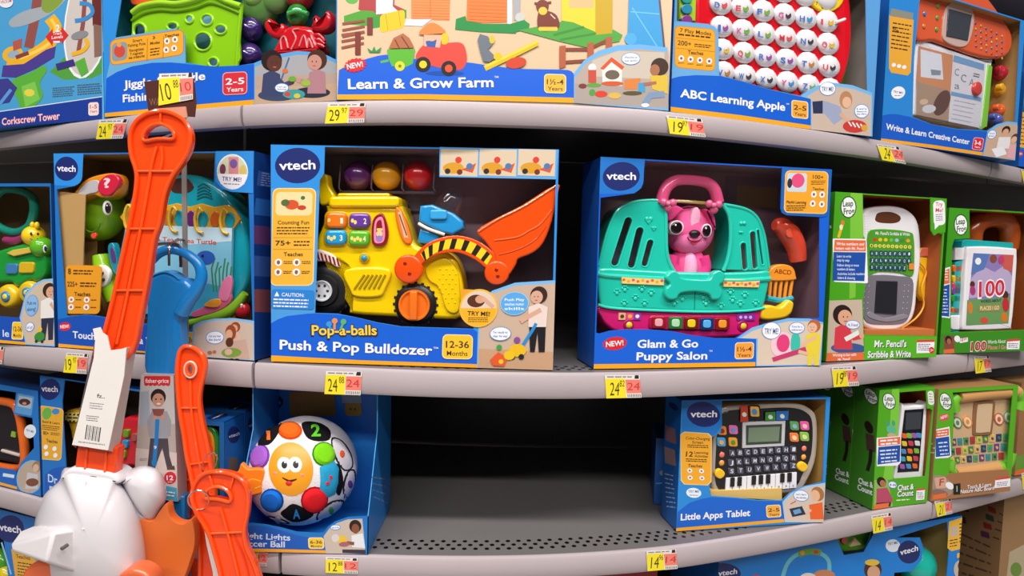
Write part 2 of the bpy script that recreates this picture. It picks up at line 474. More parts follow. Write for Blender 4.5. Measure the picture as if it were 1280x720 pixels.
# ---------------------------------------------------------------- a boxed product standing on a shelf
class Carton:
    def __init__(s, name, label, quad, shelf_z, depth, cat='boxed toy', group=None, H=None, yaw_flat=0.0, push=0.0, yaw=None, pivot='C', Hmax=None, proj=False):
        TL, TR, BR, BL = quad
        a = on_z(BL[0], BL[1], shelf_z); b = on_z(BR[0], BR[1], shelf_z)
        if push:
            a = a + (a - EYE) * push; b = b + (b - EYE) * push; a.z = b.z = shelf_z
        e = b - a; w = e.length; ang = math.atan2(e.y, e.x)
        if yaw_flat:
            c = (a + b) / 2; ang *= (1 - yaw_flat); e = Vector((math.cos(ang), math.sin(ang), 0)) * w; a = c - e / 2; b = c + e / 2
        if yaw is not None:
            ang = math.radians(yaw); u = Vector((math.cos(ang), math.sin(ang), 0))
            base = a if pivot == 'L' else b if pivot == 'R' else (a + b) / 2
            def meet(p):      # where the turned front crosses the sight line to corner p
                d = p - EYE; o = base - EYE; k = (o.x * d.y - o.y * d.x) / (d.x * u.y - d.y * u.x); return base + u * k
            a, b = meet(a), meet(b); e = b - a; w = e.length
        n = Vector((-math.sin(ang), math.cos(ang), 0))
        def hgt(p):
            d = ray(*p); t = (a - EYE).dot(n) / d.dot(n); return (EYE + d * t).z - shelf_z
        hl, hr = hgt(TL), hgt(TR)
        if Hmax:
            f = min(1, Hmax / hl); TL = (BL[0] + (TL[0] - BL[0]) * f, BL[1] + (TL[1] - BL[1]) * f)
            f = min(1, Hmax / hr); TR = (BR[0] + (TR[0] - BR[0]) * f, BR[1] + (TR[1] - BR[1]) * f); quad = (TL, TR, BR, BL); hl, hr = min(hl, Hmax), min(hr, Hmax)
        s.H = H or (hl + hr) / 2
        s.w = w; s.depth = depth
        loc = (a + b) / 2; loc.z = shelf_z + 0.0004
        s.root = thing(name, label, cat, loc, ang, group)
        s.mw = Matrix.Translation(loc) @ Matrix.Rotation(ang, 4, 'Z')
        if proj: quad = [to_px(s.mw @ Vector(v)) for v in ((-w / 2, 0, s.H), (w / 2, 0, s.H), (w / 2, 0, 0), (-w / 2, 0, 0))]
        s.F = Face(quad, (-w / 2, 0, w / 2, s.H), s.mw)
        s.x0, s.x1 = -w / 2, w / 2
    def closed(s, col, side=None, name='carton'):
        mb = MB(); side = side or col
        mb.box((s.x0, 0, 0), (s.x1, s.depth, s.H), side)
        mb.box((s.x0, 0, 0), (s.x1, 0.0, s.H), col, skip=('bottom', 'top', 'right', 'back', 'left'))
        mb.v = [(x, y - (0.00005 if i >= 8 else 0), z) for i, (x, y, z) in enumerate(mb.v)]
        return mb.build(name, M_PRINT, s.root)
    def window(s, opening, col, inner, side=None, back=None, t=0.0012, name='carton', opening2=None):
        """open-fronted carton: front sheet with one or more openings (pixel outlines), walls and back"""
        mb = MB(); side = side or col; back = back or inner
        rect = [(s.x0, 0), (s.x1, 0), (s.x1, s.H), (s.x0, s.H)]
        hs = []
        for h in ([opening] + ([opening2] if opening2 else [])):
            q = []
            for x, y in h:
                p = s.F.P(x, y); q.append((min(max(p.x, s.x0 + 0.002), s.x1 - 0.002), min(max(p.z, 0.002), s.H - 0.002)))
            hs.append(q)
        slab2(mb, rect, 0, t, col, 0, col, 3, hs)
        D = s.depth
        # outer and inner skins of the walls
        mb.box((s.x0, 0.0002, 0), (s.x0 + t, D, s.H), side); mb.box((s.x1 - t, 0.0002, 0), (s.x1, D, s.H), side)
        mb.box((s.x0, 0.0002, 0), (s.x1, D, t), side); mb.box((s.x0, 0.0002, s.H - t), (s.x1, D, s.H), side)
        mb.box((s.x0, D - t, 0), (s.x1, D, s.H), side)
        e = 0.0004
        mb.box((s.x0 + t + e, t + e, t + e), (s.x1 - t - e, D - t - e, s.H - t - e), inner, skip=('front', 'back'))
        mb.box((s.x0 + t + e, t + e, t + e), (s.x1 - t - e, D - t - e, s.H - t - e), back, skip=('front', 'top', 'bottom', 'left', 'right'))
        return mb.build(name, M_PRINT, s.root)
    def side_face(s, left, quad):
        """print on the left or right outer side; quad pixels TL TR BR BL as seen; returns a Face-like Art whose mesh must be placed by side_build"""
        return SideArt(s, left, quad)

class SideFace:
    def __init__(s, c, left, quad, rect=None):
        s.c = c; s.left = left
        r = rect or (0, 0, c.depth, c.H)
        s.h = homog(quad, [(r[0], r[3]), (r[2], r[3]), (r[2], r[1]), (r[0], r[1])]); s.rect = r
    def P(s, px, py, d=0.0):
        u, v = s.h(px, py); return Vector((u, 0, v))
class SideArt(Art):
    def __init__(s, c, left, quad):
        Art.__init__(s, SideFace(c, left, quad)); s.c = c; s.left = left; s.clamp = True
    def build(s, name, parent, material=None):
        # local u runs from the viewer's left to right on the side
        c = s.c; out = []
        for (u, y, z) in s.mb.v:
            if s.left: out.append((c.x0 + y, c.depth - u, z))      # y is negative: just outside
            else: out.append((c.x1 - y, u, z))
        s.mb.v = out
        return s.mb.build(name, material or M_PRINT, parent)
# ---------------------------------------------------------------- shelf geometry
Y0 = 0.86
Z_TOP = on_y(640, 128, Y0).z
Z_MID = on_y(640, 464, Y0).z
Z_BOT = on_y(640, 693, Y0).z
Z_LOW = Z_BOT - 0.42
def back_y(k):
    """depth of the back panel along the plan direction x/y = k"""
    k = max(-1.05, min(1.05, k)); a, b, c = 0.14 * k * k, -1.0, 1.36
    return c if a < 1e-6 else (-b - math.sqrt(b * b - 4 * a * c)) / (2 * a)
LIPS = {  # photo pixels along the top edge of each front lip
    'top': (Z_TOP, 0.033, [(-60, 173), (0, 165), (60, 157), (131, 148), (200, 140), (318, 130), (421, 126), (530, 125), (640, 128), (740, 132), (836, 139), (960, 154), (1088, 173), (1180, 190), (1268, 208), (1340, 224)]),
    'mid': (Z_MID, 0.040, [(-60, 419), (0, 427), (72, 434), (180, 443), (318, 452), (430, 458), (560, 463), (690, 465), (800, 464), (900, 461), (1026, 456), (1110, 449), (1172, 443), (1280, 433), (1340, 426)]),
    'bot': (Z_BOT, 0.037, [(-60, 598), (0, 609), (80, 630), (180, 655), (300, 681), (380, 689), (460, 693), (560, 695), (660, 694), (760, 689), (847, 681), (940, 667), (1030, 651), (1100, 637), (1163, 625), (1280, 596), (1340, 580)]),
}
def lip_curve(key):
    z, h, pts = LIPS[key]
    dense = spline(pts, 6)
    return z, h, [on_z(x, y, z) for x, y in dense], [p[0] for p in dense]
SEAMS = {'top': (305, 1236), 'mid': (319, 1207), 'bot': (352, 1163)}
STEEL = '#8d8686'
def interp_at(curve, xs, px):
    for i in range(len(xs) - 1):
        if xs[i] <= px <= xs[i + 1]:
            t = (px - xs[i]) / (xs[i + 1] - xs[i] + 1e-9); return curve[i].lerp(curve[i + 1], t)
    return curve[-1] if px > xs[-1] else curve[0]
def build_shelves():
    names = {'top': 'top', 'mid': 'middle', 'bot': 'lower'}
    for key in ('top', 'mid', 'bot'):
        z, lh, cur, xs = lip_curve(key)
        a, b = SEAMS[key]
        spans = [(-60, a, 'left bay'), (a, b, 'centre bay'), (b, 1340, 'right bay')]
        for i, (p, q, bay) in enumerate(spans):
            pts = [interp_at(cur, xs, p)] + [c for c, x in zip(cur, xs) if p + 3 < x < q - 3] + [interp_at(cur, xs, q)]
            # pull both ends in a little so that a seam shows
            g = 0.0026
            pts[0] = pts[0].lerp(pts[1], min(0.4, g / (pts[1] - pts[0]).length)); pts[-1] = pts[-1].lerp(pts[-2], min(0.4, g / (pts[-1] - pts[-2]).length))
            t = thing('store_shelf', 'grey steel %s shelf in the %s with a raised front lip' % (names[key], bay), 'shelf', (pts[0].x, pts[0].y, z - lh), 0, 'grey steel store shelves')
            o = Vector((pts[0].x, pts[0].y, z - lh))
            def nrm(k):
                d = pts[min(k + 1, len(pts) - 1)] - pts[max(k - 1, 0)]; return Vector((d.y, -d.x, 0)).normalized()
            # lip: rounded steel profile swept along the front
            prof = [(-0.004, -0.0015), (0.0, -0.0008), (0.0035, -0.0022), (0.005, -0.006), (0.0055, -lh * 0.5), (0.0045, -lh + 0.006), (0.002, -lh + 0.001), (-0.004, -lh), (-0.012, -lh), (-0.012, -lh + 0.002), (-0.005, -lh + 0.002)]
            mb = MB(); vs = []; fs = []; n = len(prof)
            for k, c in enumerate(pts):
                nn = nrm(k)
                for (u, w) in prof: vs.append(c + nn * u + Vector((0, 0, w)) - o)
            for k in range(len(pts) - 1):
                for j in range(n - 1): fs.append((k * n + j, k * n + j + 1, (k + 1) * n + j + 1, (k + 1) * n + j))
            for e in (0, len(pts) - 1): fs.append(tuple(e * n + j for j in range(n)))
            mb.add(vs, fs, '#b6a9ac', True)
            mb.build('front_lip', M_PAINT, t)
            # deck
            mb = MB(); vs = []; fs = []; m = len(pts)
            for zz in (-0.0015, -0.010):
                for c in pts: vs.append(Vector((c.x, c.y, z + zz)) - Vector((0, 0, 0)) - o + nrm(pts.index(c)) * -0.003)
                for c in pts:
                    by = back_y(c.x / c.y) - 0.012; vs.append(Vector((c.x / c.y * by, by, z + zz)) - o)
            for k in range(m - 1):
                fs.append((k, k + 1, m + k + 1, m + k)); fs.append((2 * m + k, 3 * m + k, 3 * m + k + 1, 2 * m + k + 1))
                fs.append((k, 2 * m + k, 2 * m + k + 1, k + 1))
            fs.append((0, m, 3 * m, 2 * m)); fs.append((m - 1, 3 * m - 1, 4 * m - 1, 2 * m - 1))
            mb.add(vs, fs, '#6c6868')
            # punched holes in three staggered rows behind the lip
            L = [0]
            for k in range(m - 1): L.append(L[-1] + (pts[k + 1] - pts[k]).length)
            def at(sv):
                for k in range(m - 1):
                    if L[k] <= sv <= L[k + 1]:
                        w = (sv - L[k]) / (L[k + 1] - L[k] + 1e-9); return pts[k].lerp(pts[k + 1], w), nrm(k)
                return pts[-1], nrm(m - 1)
            vs = []; fs = []
            for r in range(3):
                sv = 0.012 + (r % 2) * 0.0085
                while sv < L[-1] - 0.01:
                    c, nn = at(sv); c = c - nn * (0.024 + r * 0.0115); b0 = len(vs); tx = Vector((-nn.y, nn.x, 0))
                    for k in range(8):
                        an = 2 * math.pi * k / 8; vs.append(c + tx * math.cos(an) * 0.0037 + nn * math.sin(an) * 0.0037 + Vector((0, 0, 0.0003 - 0.0015)) - o)
                    fs.append(tuple(range(b0, b0 + 8))); sv += 0.017
            mb.add(vs, fs, '#060606')
            mb.build('deck', M_PAINT, t)
build_shelves()
def shade_shelf():  # shelf out of view, added to keep the back panel behind the top row dark
    z0, lh, cur, xs = lip_curve('top'); z = Z_TOP + 0.43
    mb = MB(); vs = []; fs = []; m = len(cur)
    for zz in (z, z - .035):
        for c in cur: k = (c.y + .02) / c.y; vs.append((c.x * k, c.y * k, zz))
        for c in cur: by = back_y(c.x / c.y) - 0.012; vs.append((c.x / c.y * by, by, zz))
    for k in range(m - 1): fs += [(k, k + 1, m + k + 1, m + k), (2 * m + k, 3 * m + k, 3 * m + k + 1, 2 * m + k + 1), (k, 2 * m + k, 2 * m + k + 1, k + 1)]
    fs += [(0, m, 3 * m, 2 * m), (m - 1, 3 * m - 1, 4 * m - 1, 2 * m - 1)]
    mb.add(vs, fs, '#8c8484'); tag(mb.build('store_shelf', M_PAINT), 'unseen grey steel shelf added above the top row to shade the back panel', 'shelf', 'grey steel store shelves')
shade_shelf()

def build_shop():
    mb = MB(); mb.box((-4, -4, -0.05), (4, 3.0, 0), '#9a938c'); fl = mb.build('floor', M_PAINT); fl['kind'] = 'structure'
    mb = MB(); mb.box((-4, -4, 3.9), (4, 3.0, 3.95), '#c9c6c2'); c = mb.build('ceiling', M_CARD); c['kind'] = 'structure'
    # pegboard back of the shelving, in bowed bays
    def wall(mb, k0, k1, z0, z1, off, th, col, n=10):
        vs = []; fs = []
        for i in range(n + 1):
            k = k0 + (k1 - k0) * i / n; y = back_y(k) + off
            for yy in (y, y + th):
                for zz in (z0, z1): vs.append((k * yy, yy, zz))
        for i in range(n):
            a, b = i * 4, i * 4 + 4
            fs += [(a, b, b + 1, a + 1), (a + 2, a + 3, b + 3, b + 2), (a + 1, b + 1, b + 3, a + 3), (a, a + 2, b + 2, b)]
        fs += [(0, 1, 3, 2), (n * 4, n * 4 + 2, n * 4 + 3, n * 4 + 1)]
        mb.add(vs, fs, col)
    for k0, k1, nm in ((-1.05, -0.47, 'left'), (-0.47, 0.74, 'centre'), (0.74, 1.05, 'right')):
        mb = MB(); wall(mb, k0, k1, 0.02, 2.3, 0.0, 0.02, '#4a4444')
        tag(mb.build('back_panel', M_PAINT), 'dark grey steel panel closing the back of the %s bay' % nm, 'back panel')
    mb = MB(); wall(mb, -1.0, 1.05, Z_LOW - 0.03, Z_LOW, -0.47, 0.45, '#6c6868', 16); wall(mb, -1.0, 1.05, 0.0, Z_LOW - 0.031, -0.42, 0.38, '#3a3838', 16)
    tag(mb.build('base_deck', M_PAINT), 'grey steel base deck under the lowest row of boxes', 'shelf')
build_shop()

def area_light(name, loc, sx, sy, power, col=(1, 0.97, 0.94), rot=(0, 0, 0)):
    l = bpy.data.lights.new(name, 'AREA'); l.shape = 'RECTANGLE'; l.size = sx; l.size_y = sy; l.energy = power; l.color = col
    o = bpy.data.objects.new(name, l); o.location = loc; o.rotation_euler = rot; COL.objects.link(o); return o
# long ceiling strips over the aisle
area_light('ceiling_strip_light', (0.0, -0.55, 3.85), 5.0, 0.22, 178)
area_light('ceiling_strip_light', (0.0, -2.6, 3.85), 5.0, 0.22, 178)
w = bpy.data.worlds.new('shop_light'); SC.world = w; w.use_nodes = True
w.node_tree.nodes['Background'].inputs[0].default_value = (0.9, 0.92, 1.0, 1); w.node_tree.nodes['Background'].inputs[1].default_value = 0.09
SC.view_settings.view_transform = 'Standard'; SC.view_settings.look = 'None'; SC.view_settings.gamma = 1; SC.view_settings.use_curve_mapping = False
SC.view_settings.exposure = 0.0
# ---------------------------------------------------------------- shared print
BLUE = '#1560d4'; SKY = '#2f8fe0'; PALE = '#5fa8e4'; GOLD = '#f3a81c'; WHITE = '#f4f2f8'; INK = '#4a3020'
GREEN = '#5cae1c'; DKGREEN = '#2f7a1c'; ORANGE = '#e8703c'; BEIGE = '#cdb9a6'
def strip(a, pts, w, col=GOLD):
    """a band of colour lying along pts (its lower edge)"""
    a.poly([(x, y - w) for x, y in pts] + [(x, y) for x, y in reversed(pts)], col)
def info(a, q, kind='vtech', seed=1, head='Teaches', big='75+', rows=3, col='#f2b43a', sl=0.0, pic=True, lean=0.0):
    x0, y0, x1, y1 = q; w, h = x1 - x0, y1 - y0
    a.rr(x0, y0, x1, y1, min(w, h) * 0.14, '#f6d9a0', sl, lean); a.rr(x0 + w * 0.02, y0 + w * 0.02, x1 - w * 0.02, y1 - w * 0.02, min(w, h) * 0.13, col, sl, lean)
    def X(u, v): return (x0 + w * u + lean * (h * (v - 0.5)), y0 + h * v + sl * w * (u - 0.5))
    v = 0.08
    if pic:
        a.rr(X(0.08, 0)[0], y0 + h * 0.04, X(0.92, 0)[0], y0 + h * 0.28, w * 0.1, '#f4d8a0', sl); 
        a.ell(*X(0.45, 0.17), w * 0.16, h * 0.05, '#d8542c'); a.ell(*X(0.3, 0.15), w * 0.1, h * 0.035, '#5a6a3c'); a.ell(*X(0.68, 0.2), w * 0.1, h * 0.025, '#c2452a'); a.ell(*X(0.7, 0.1), w * 0.05, h * 0.02, '#3c7a3c')
        v = 0.34
    a.text(head if not pic else 'Counting Fun', *X(0.14, v + 0.03), *X(0.86, v + 0.03), h * 0.04, INK, 0.02)
    a.lines(X(0.12, 0)[0], X(0, v + 0.05)[1], X(0.9, 0)[0], X(0, v + 0.14)[1], 3, INK, 0.4, sl, seed)
    a.line([X(0.05, v + 0.165), X(0.95, v + 0.165)], h * 0.004, '#c98820')
    a.text(big, *X(0.1, v + 0.245), *X(0.45, v + 0.245), h * 0.05, INK, 0.03)
    a.lines(X(0.52, 0)[0], X(0, v + 0.19)[1], X(0.92, 0)[0], X(0, v + 0.26)[1], 2, INK, 0.4, sl, seed + 1)
    a.line([X(0.05, v + 0.285), X(0.95, v + 0.285)], h * 0.004, '#c98820')
    a.text('Teaches', *X(0.3, v + 0.355), *X(0.74, v + 0.355), h * 0.04, INK, 0.02)
    n = 2
    for r in range(n):
        vv = v + 0.42 + r * 0.1
        if vv > 0.96: break
        for u in (0.18, 0.6):
            a.ell(*X(u, vv), w * 0.085, w * 0.085, WHITE); a.ell(*X(u, vv), w * 0.04, w * 0.05, '#9a5a3a')
            p = X(u + 0.12, vv); a.lines(p[0], p[1] - h * 0.018, p[0] + w * 0.2, p[1] + h * 0.018, 2, INK, 0.4, sl, seed + r)
def badge(a, x0, y0, x1, y1, t1, t2, col='#f5c22c', tc=INK, sl=0.0, rim='#f8e2a8'):
    w, h = x1 - x0, y1 - y0; cx, cy = (x0 + x1) / 2, (y0 + y1) / 2
    a.rr(x0, y0, x1, y1, w * 0.16, rim, sl); a.rr(x0 + 1, y0 + 1, x1 - 1, y1 - 1, w * 0.14, col, sl)
    d = sl * w * 0.36
    a.text(t1, cx - w * 0.38, cy + h * 0.04 - d, cx + w * 0.38, cy + h * 0.04 + d, h * 0.28, tc, 0.025)
    a.text(t2, cx - w * 0.34, cy + h * 0.36 - d, cx + w * 0.34, cy + h * 0.36 + d, h * 0.2, tc, 0.015)
def bubble(a, cx, cy, rx, ry, lines, col='#eef2fa', tc='#2c4a94', rim='#5a8fd8'):
    a.ell(cx, cy, rx + 0.8, ry + 0.8, rim); a.ell(cx, cy, rx, ry, col)
    n = len(lines); hh = ry * 1.2 / max(n, 1)
    for i, t in enumerate(lines):
        y = cy - ry * 0.55 + hh * (i + 0.8); k = rx * (0.72 if n > 1 else 0.78)
        a.text(t, cx - k, y, cx + k, y, hh * 0.6, tc, 0.02)
def new_burst(a, cx, cy, rx, ry, rot=-8):
    a.burst(cx, cy, rx, ry, '#d8242c', 16, rot); t = math.tan(math.radians(rot)) * rx * 0.68
    a.text('NEW!', cx - rx * 0.68, cy + ry * 0.36 - t, cx + rx * 0.68, cy + ry * 0.36 + t, ry * 0.75, WHITE, 0.03)
def tabpts(x0, y0, x1, y1, r, sl=0.0):
    """tab with one round corner (lower right)"""
    return [(x0, y0), (x1, y0 + sl * (x1 - x0)), (x1, y1 - r)] + [(x1 - r + r * math.cos(t), y1 - r + r * math.sin(t)) for t in [math.pi / 2 * i / 6 for i in range(1, 7)]] + [(x0, y1)]
def paw(mb, F, x, y, r, d, col):
    S = F.S(x, y, d)
    for dx, dy, q in ((0, 0.35, 0.55), (-0.75, -0.2, 0.26), (-0.28, -0.7, 0.26), (0.28, -0.7, 0.26), (0.75, -0.2, 0.26)):
        mb.ell(F.P(x + dx * r, y + dy * r, d), (q * r * S, 0.0016, q * r * S), col, nu=10, nv=6)
def ball(mb, F, x, y, r, d, col, sq=1.0):
    """a sphere seen at x,y whose nearest point lies at depth d"""
    R = F.S(x, y, d) * r; mb.ell(F.P(x, y, d + R * 0.9), (R, R * sq, R), col, nu=28, nv=18)
def px_tube(mb, F, pts, rpx, d, col, n=12, smooth=5, close=False):
    p = spline(pts, smooth, close) if smooth else pts
    rp = [rpx] * len(p) if not hasattr(rpx, '__len__') else [rpx[min(len(rpx) - 1, int(i * len(rpx) / len(p)))] * 1.0 for i in range(len(p))]
    if hasattr(rpx, '__len__'):
        m = len(rpx) - 1; rp = []
        for i in range(len(p)):
            t = i / (len(p) - 1) * m; k = min(int(t), m - 1); rp.append(rpx[k] + (rpx[k + 1] - rpx[k]) * (t - k))
    P = [F.P(x, y, d) for x, y in p]; S = F.S(*p[len(p) // 2], d)
    mb.tube(P, [r * S for r in rp], col, n, close)
def disc(mb, F, x, y, r, d0, d1, col, bev=0.15):
    """a round knob or wheel facing out of the box"""
    R = F.S(x, y, d0) * r; b = R * bev; c = F.P(x, y, d0)
    prof = [(0.0001, 0), (R - b, 0), (R - b * 0.4, -b * 0.25), (R, -b), (R, -(d1 - d0))]
    mb.lathe(c, [(r_, h) for r_, h in prof], col, (0, -1, 0), 28)
def bulldozer_box():
    C = Carton('boxed_toy_bulldozer', 'blue window box holding a yellow toy bulldozer with an orange bucket', [(331, 181), (688, 187), (691, 463), (339, 452)], Z_MID, 0.092, yaw_flat=0.0)
    F = C.F
    op = [(398, 183), (685, 189), (687, 350), (640, 353), (612, 363), (596, 378), (590, 411), (560, 410), (500, 408), (470, 403), (445, 397), (420, 392), (392, 391), (393, 225), (398, 217)]
    C.window(op, SKY, '#75636f', '#1e64b8', '#7e6a76')
    a = F.art()
    a.poly([(331, 235), (393, 238), (392, 391), (337, 404)], '#4a9ade')
    wave = [(337, 404), (346, 399), (357, 395), (382, 392), (392, 391.5), (420, 393), (445, 397), (470, 403.5), (500, 408.5), (560, 410.5), (590, 411.5), (595, 415)]
    a.poly(wave + [(596, 463), (339, 452)], BLUE)
    strip(a, [(338.7, 452), (450, 458), (596, 463)], 7.5)
    # photo card, right
    a.poly([(596, 463), (596, 378), (612, 363), (640, 353), (690, 350), (691, 463)], '#7ab8ea')
    a.poly([(597, 463), (598, 381), (613, 366.5), (640, 357), (690, 354), (691, 463)], '#c9ae98')
    a.poly([(597, 436), (691, 440), (691, 463), (597, 462)], '#c49c7a')
    a.logo(365, 207, 28, 22, -0.03)
    info(a, (335, 235, 389, 357), seed=3)
    a.rr(337.5, 362, 390.5, 386, 3, '#2a80d2', 0.03)
    a.poly([(341, 370), (344, 364), (347, 370)], WHITE)
    a.text('CAUTION:', 350, 370, 378, 371, 4.5, WHITE); a.lines(340, 372.5, 388, 385, 3, WHITE, 0.4, 0.03, 5)
    a.text('Pop-a-balls', 387.5, 419.5, 471.5, 419.5, 14, '#3a2a1c', 0.08); a.text('Pop-a-balls', 389, 418.5, 470, 418.5, 12.5, '#f6cf4a', 0.035)
    for x, y, c in ((410, 405, '#3c9ad8'), (417, 401, '#e89048'), (428, 402, '#5cb06c')): a.line([(x, y), (x + (417 - x) * .3, 412)], 3, c); a.ell(x, y, 3.6, 3.6, c)
    a.text('Push & Pop Bulldozer', 349.5, 436.5, 540, 444, 12.2, WHITE, 0.035)
    a.text('TM', 541, 436, 547, 436.3, 2.5, WHITE)
    badge(a, 552, 418, 590, 449, '12-36', 'Months', sl=0.02)
    # boy with the push toy
    a.kid(670, 440, 83, '#3a2620', '#d8a890', '#e8d4cc', '#1c1a20', -1)
    a.line([(652, 432), (664, 412), (668, 404)], 4, '#2a8ad0'); a.ell(646, 438, 11, 8, '#e8b820'); a.ell(640, 446, 3.5, 3.5, '#20242c'); a.ell(651, 446, 3.5, 3.5, '#20242c'); a.ell(645, 425, 4, 4, '#8a4a9a')
    bubble(a, 640, 379, 17, 14, ['Push Play', 'teaches motor', 'skills'], '#5aa8e8', '#f4f6fc', '#9cd0f4')
    bubble(a, 624, 417, 12.5, 8, ["I'm ready to", 'clear the way!'])
    a.ell(623, 434, 3.4, 3.4, '#38a048'); a.poly([(612, 450), (622, 440), (634, 447), (630, 458), (616, 457)], '#e0582c'); a.ell(626, 452, 3, 3, '#f0c030'); a.ell(636, 444, 7, 6, '#e8c020')
    a.build('front_print', C.root)
    # hanging picture strip
    mb = MB(); F.slab(mb, [(540, 184), (687, 187.5), (686, 224), (541, 221)], -0.0006, 0.0008, PALE); s = mb.build('picture_strip', M_PRINT, C.root)
    a = Art(F, -0.0006)
    for i, x in enumerate((542, 590, 638)):
        a.poly([(x, 186.5), (x + 46, 187.5), (x + 46, 220.5), (x, 219)], '#d9c4a8'); a.ell(x + 16, 210, 13, 7, '#d89a28'); a.ell(x + 9, 214, 3.5, 3.5, '#2c2c30'); a.ell(x + 24, 215, 3.5, 3.5, '#7a3020')
        a.poly([(x + 26, 212), (x + 44, 204), (x + 40, 216)], '#d8542c'); a.ell(x + 22, 200, 4, 4, '#d84030'); a.ell(x + 36, 208, 4, 4, '#4a78b0')
    a.build('pictures_print', s)
    # TRY ME disc
    mb = MB(); F.slab(mb, [(572, 361), (590, 362), (590, 374), (573, 372)], -0.001, 0.001, '#e8a030'); F.slab(mb, ellpts(595.5, 385, 24, 24, 32), -0.0012, 0.0005, '#f0b83c')
    s = mb.build('try_me_disc', M_PRINT, C.root); a = Art(F, -0.0012)
    a.ell(595.5, 385, 22, 22, '#f2b22c', n=32); a.poly([(595.5 + 22 * math.cos(t), 385 + 22 * math.sin(t)) for t in [math.pi + math.pi * i / 12 for i in range(13)]], '#e3cbb4'); a.ell(592, 376, 11, 8, '#5a3020'); a.ell(597, 374, 6, 5, '#d8a080'); a.line([(600, 372), (614, 384)], 5, '#d8a890')
    a.text('TRY ME!', 582, 394, 610, 395, 5.5, '#2a1c14', 0.03); a.lines(583, 396, 608, 403, 3, '#5a3a10', 0.4); a.build('disc_print', s)
    # ---- the toy
    toy = bpy.data.objects.new('toy_bulldozer', None); COL.objects.link(toy); toy.parent = C.root
    Y = '#f7cf00'; O = '#f2500c'
    mb = MB()
    body = [(408, 256), (489, 257), (497, 262), (505, 285), (511, 303), (524, 310), (545, 312), (561, 320), (571, 338), (576, 365), (574, 396), (545, 399), (490, 396), (440, 393), (434, 385), (434, 345), (424, 330), (407, 322), (393, 322), (391, 300), (398, 280), (402, 262)]
    F.slab(mb, spline(body, 3, True), 0.022, 0.08, Y, 0.006)
    F.slab(mb, rrpts(404, 245, 492, 259, 5), 0.016, 0.08, Y, 0.004)
    F.slab(mb, rrpts(415, 241, 480, 247, 3), 0.03, 0.07, Y, 0.003)
    F.slab(mb, spline([(391, 222), (401, 218), (404, 232), (412, 246), (404, 254), (393, 254)], 3, True), 0.03, 0.05, Y, 0.003)
    F.slab(mb, spline([(428, 337), (482, 336), (478, 362), (470, 371), (442, 371), (434, 362)], 4, True), 0.017, 0.03, Y, 0.003)
    for k in range(6): px_tube(mb, F, [(440 + k * 6, 361 - k * .2), (452 + k * 5.2, 343)], 1.4, 0.0165, '#a88c08', 8, 0)
    F.slab(mb, spline([(528, 334), (548, 322), (562, 330), (570, 350), (571, 388), (556, 388), (545, 360), (532, 350)], 4, True), 0.0185, 0.03, '#f0c800', 0.002)
    for r in range(8):
        for k in range(3): mb.ell(F.P(546 + k * 8 + (r % 2) * 4, 336 + r * 6, 0.0182), 0.0011, '#fadb30', nu=8, nv=5)
    mb.build('body', M_PLAST, toy)
    for (x0, y0, x1, y1, c, t) in ((401, 265, 427, 285, '#f07818', '1'), (430, 266, 456, 285, '#6a3a9c', '2'), (401, 287, 427, 306, '#1c9ad4', '3'), (430, 288, 456, 307, '#5cb824', '4')):
        mb = MB(); F.slab(mb, rrpts(x0 - 1, y0 - 1, x1 + 1, y1 + 1, 6), 0.0195, 0.024, '#d8ac00', 0.001); F.slab(mb, rrpts(x0, y0, x1, y1, 6), 0.0135, 0.023, c, 0.004); b = mb.build('number_button', M_PLAST, toy)
        a = Art(F, 0.0132); cx, cy = (x0 + x1) / 2, (y0 + y1) / 2
        for i in range(int(t)): a.ell(cx - 8 + i * 3.6, cy + (i % 2) * 2, 1.9, 2.6, '#f2d878')
        a.text(t, cx + 6, cy + 4, cx + 9.5, cy + 4, 7, '#f4ecd8', 0.03); a.build('number_print', b)
    mb = MB(); F.slab(mb, spline([(467, 267), (473, 268), (479, 285), (479, 300), (474, 307), (463, 307), (459, 298), (460, 275)], 4, True), 0.0165, 0.023, '#8a1224', 0.002)
    w = mb.build('cab_window', M_PLAST, toy); a = Art(F, 0.0163); a.poly(spline([(468, 271), (473, 273), (476, 290), (474, 302), (464, 303), (462, 292), (463, 277)], 4, True), '#ea88a8'); a.poly(spline([(468, 275), (471, 276), (473, 290), (472, 299), (466, 300), (465, 290), (465, 279)], 4, True), '#8a1224'); a.ell(469, 292, 4, 4.5, '#e8c8a0'); a.ell(469, 298, 4, 4, '#9a7ac8'); a.rr(465.5, 285, 473, 288, 1, '#e8d060'); a.build('driver_print', w)
    mb = MB(); F.slab(mb, spline([(487, 259), (494, 261), (504, 283), (509, 302), (503, 305), (496, 298), (489, 277)], 4, True), 0.018, 0.03, '#f08020', 0.003)
    w = mb.build('windscreen', M_PLAST, toy); a = Art(F, 0.0178); a.poly([(491, 265), (495, 264), (505, 297), (500, 297)], '#d8b8a0'); a.line([(493, 268), (503, 294)], 1.5, '#8a3020'); a.build('windscreen_print', w)
    mb = MB(); disc(mb, F, 451, 322, 6.5, 0.018, 0.024, '#c8a400'); mb.ell(F.P(451, 322, 0.017), 0.0045, '#1c9ad4'); mb.build('power_button', M_PLAST, toy)
    # warning stripes on the fender
    mb = MB(); fen = spline([(391, 312), (403, 314), (414, 320), (421, 330), (418, 334), (405, 327), (391, 325)], 3, True); F.slab(mb, fen, 0.0175, 0.03, '#f2d6c8', 0.002); w = mb.build('fender', M_PLAST, toy)
    a = Art(F, 0.0172)
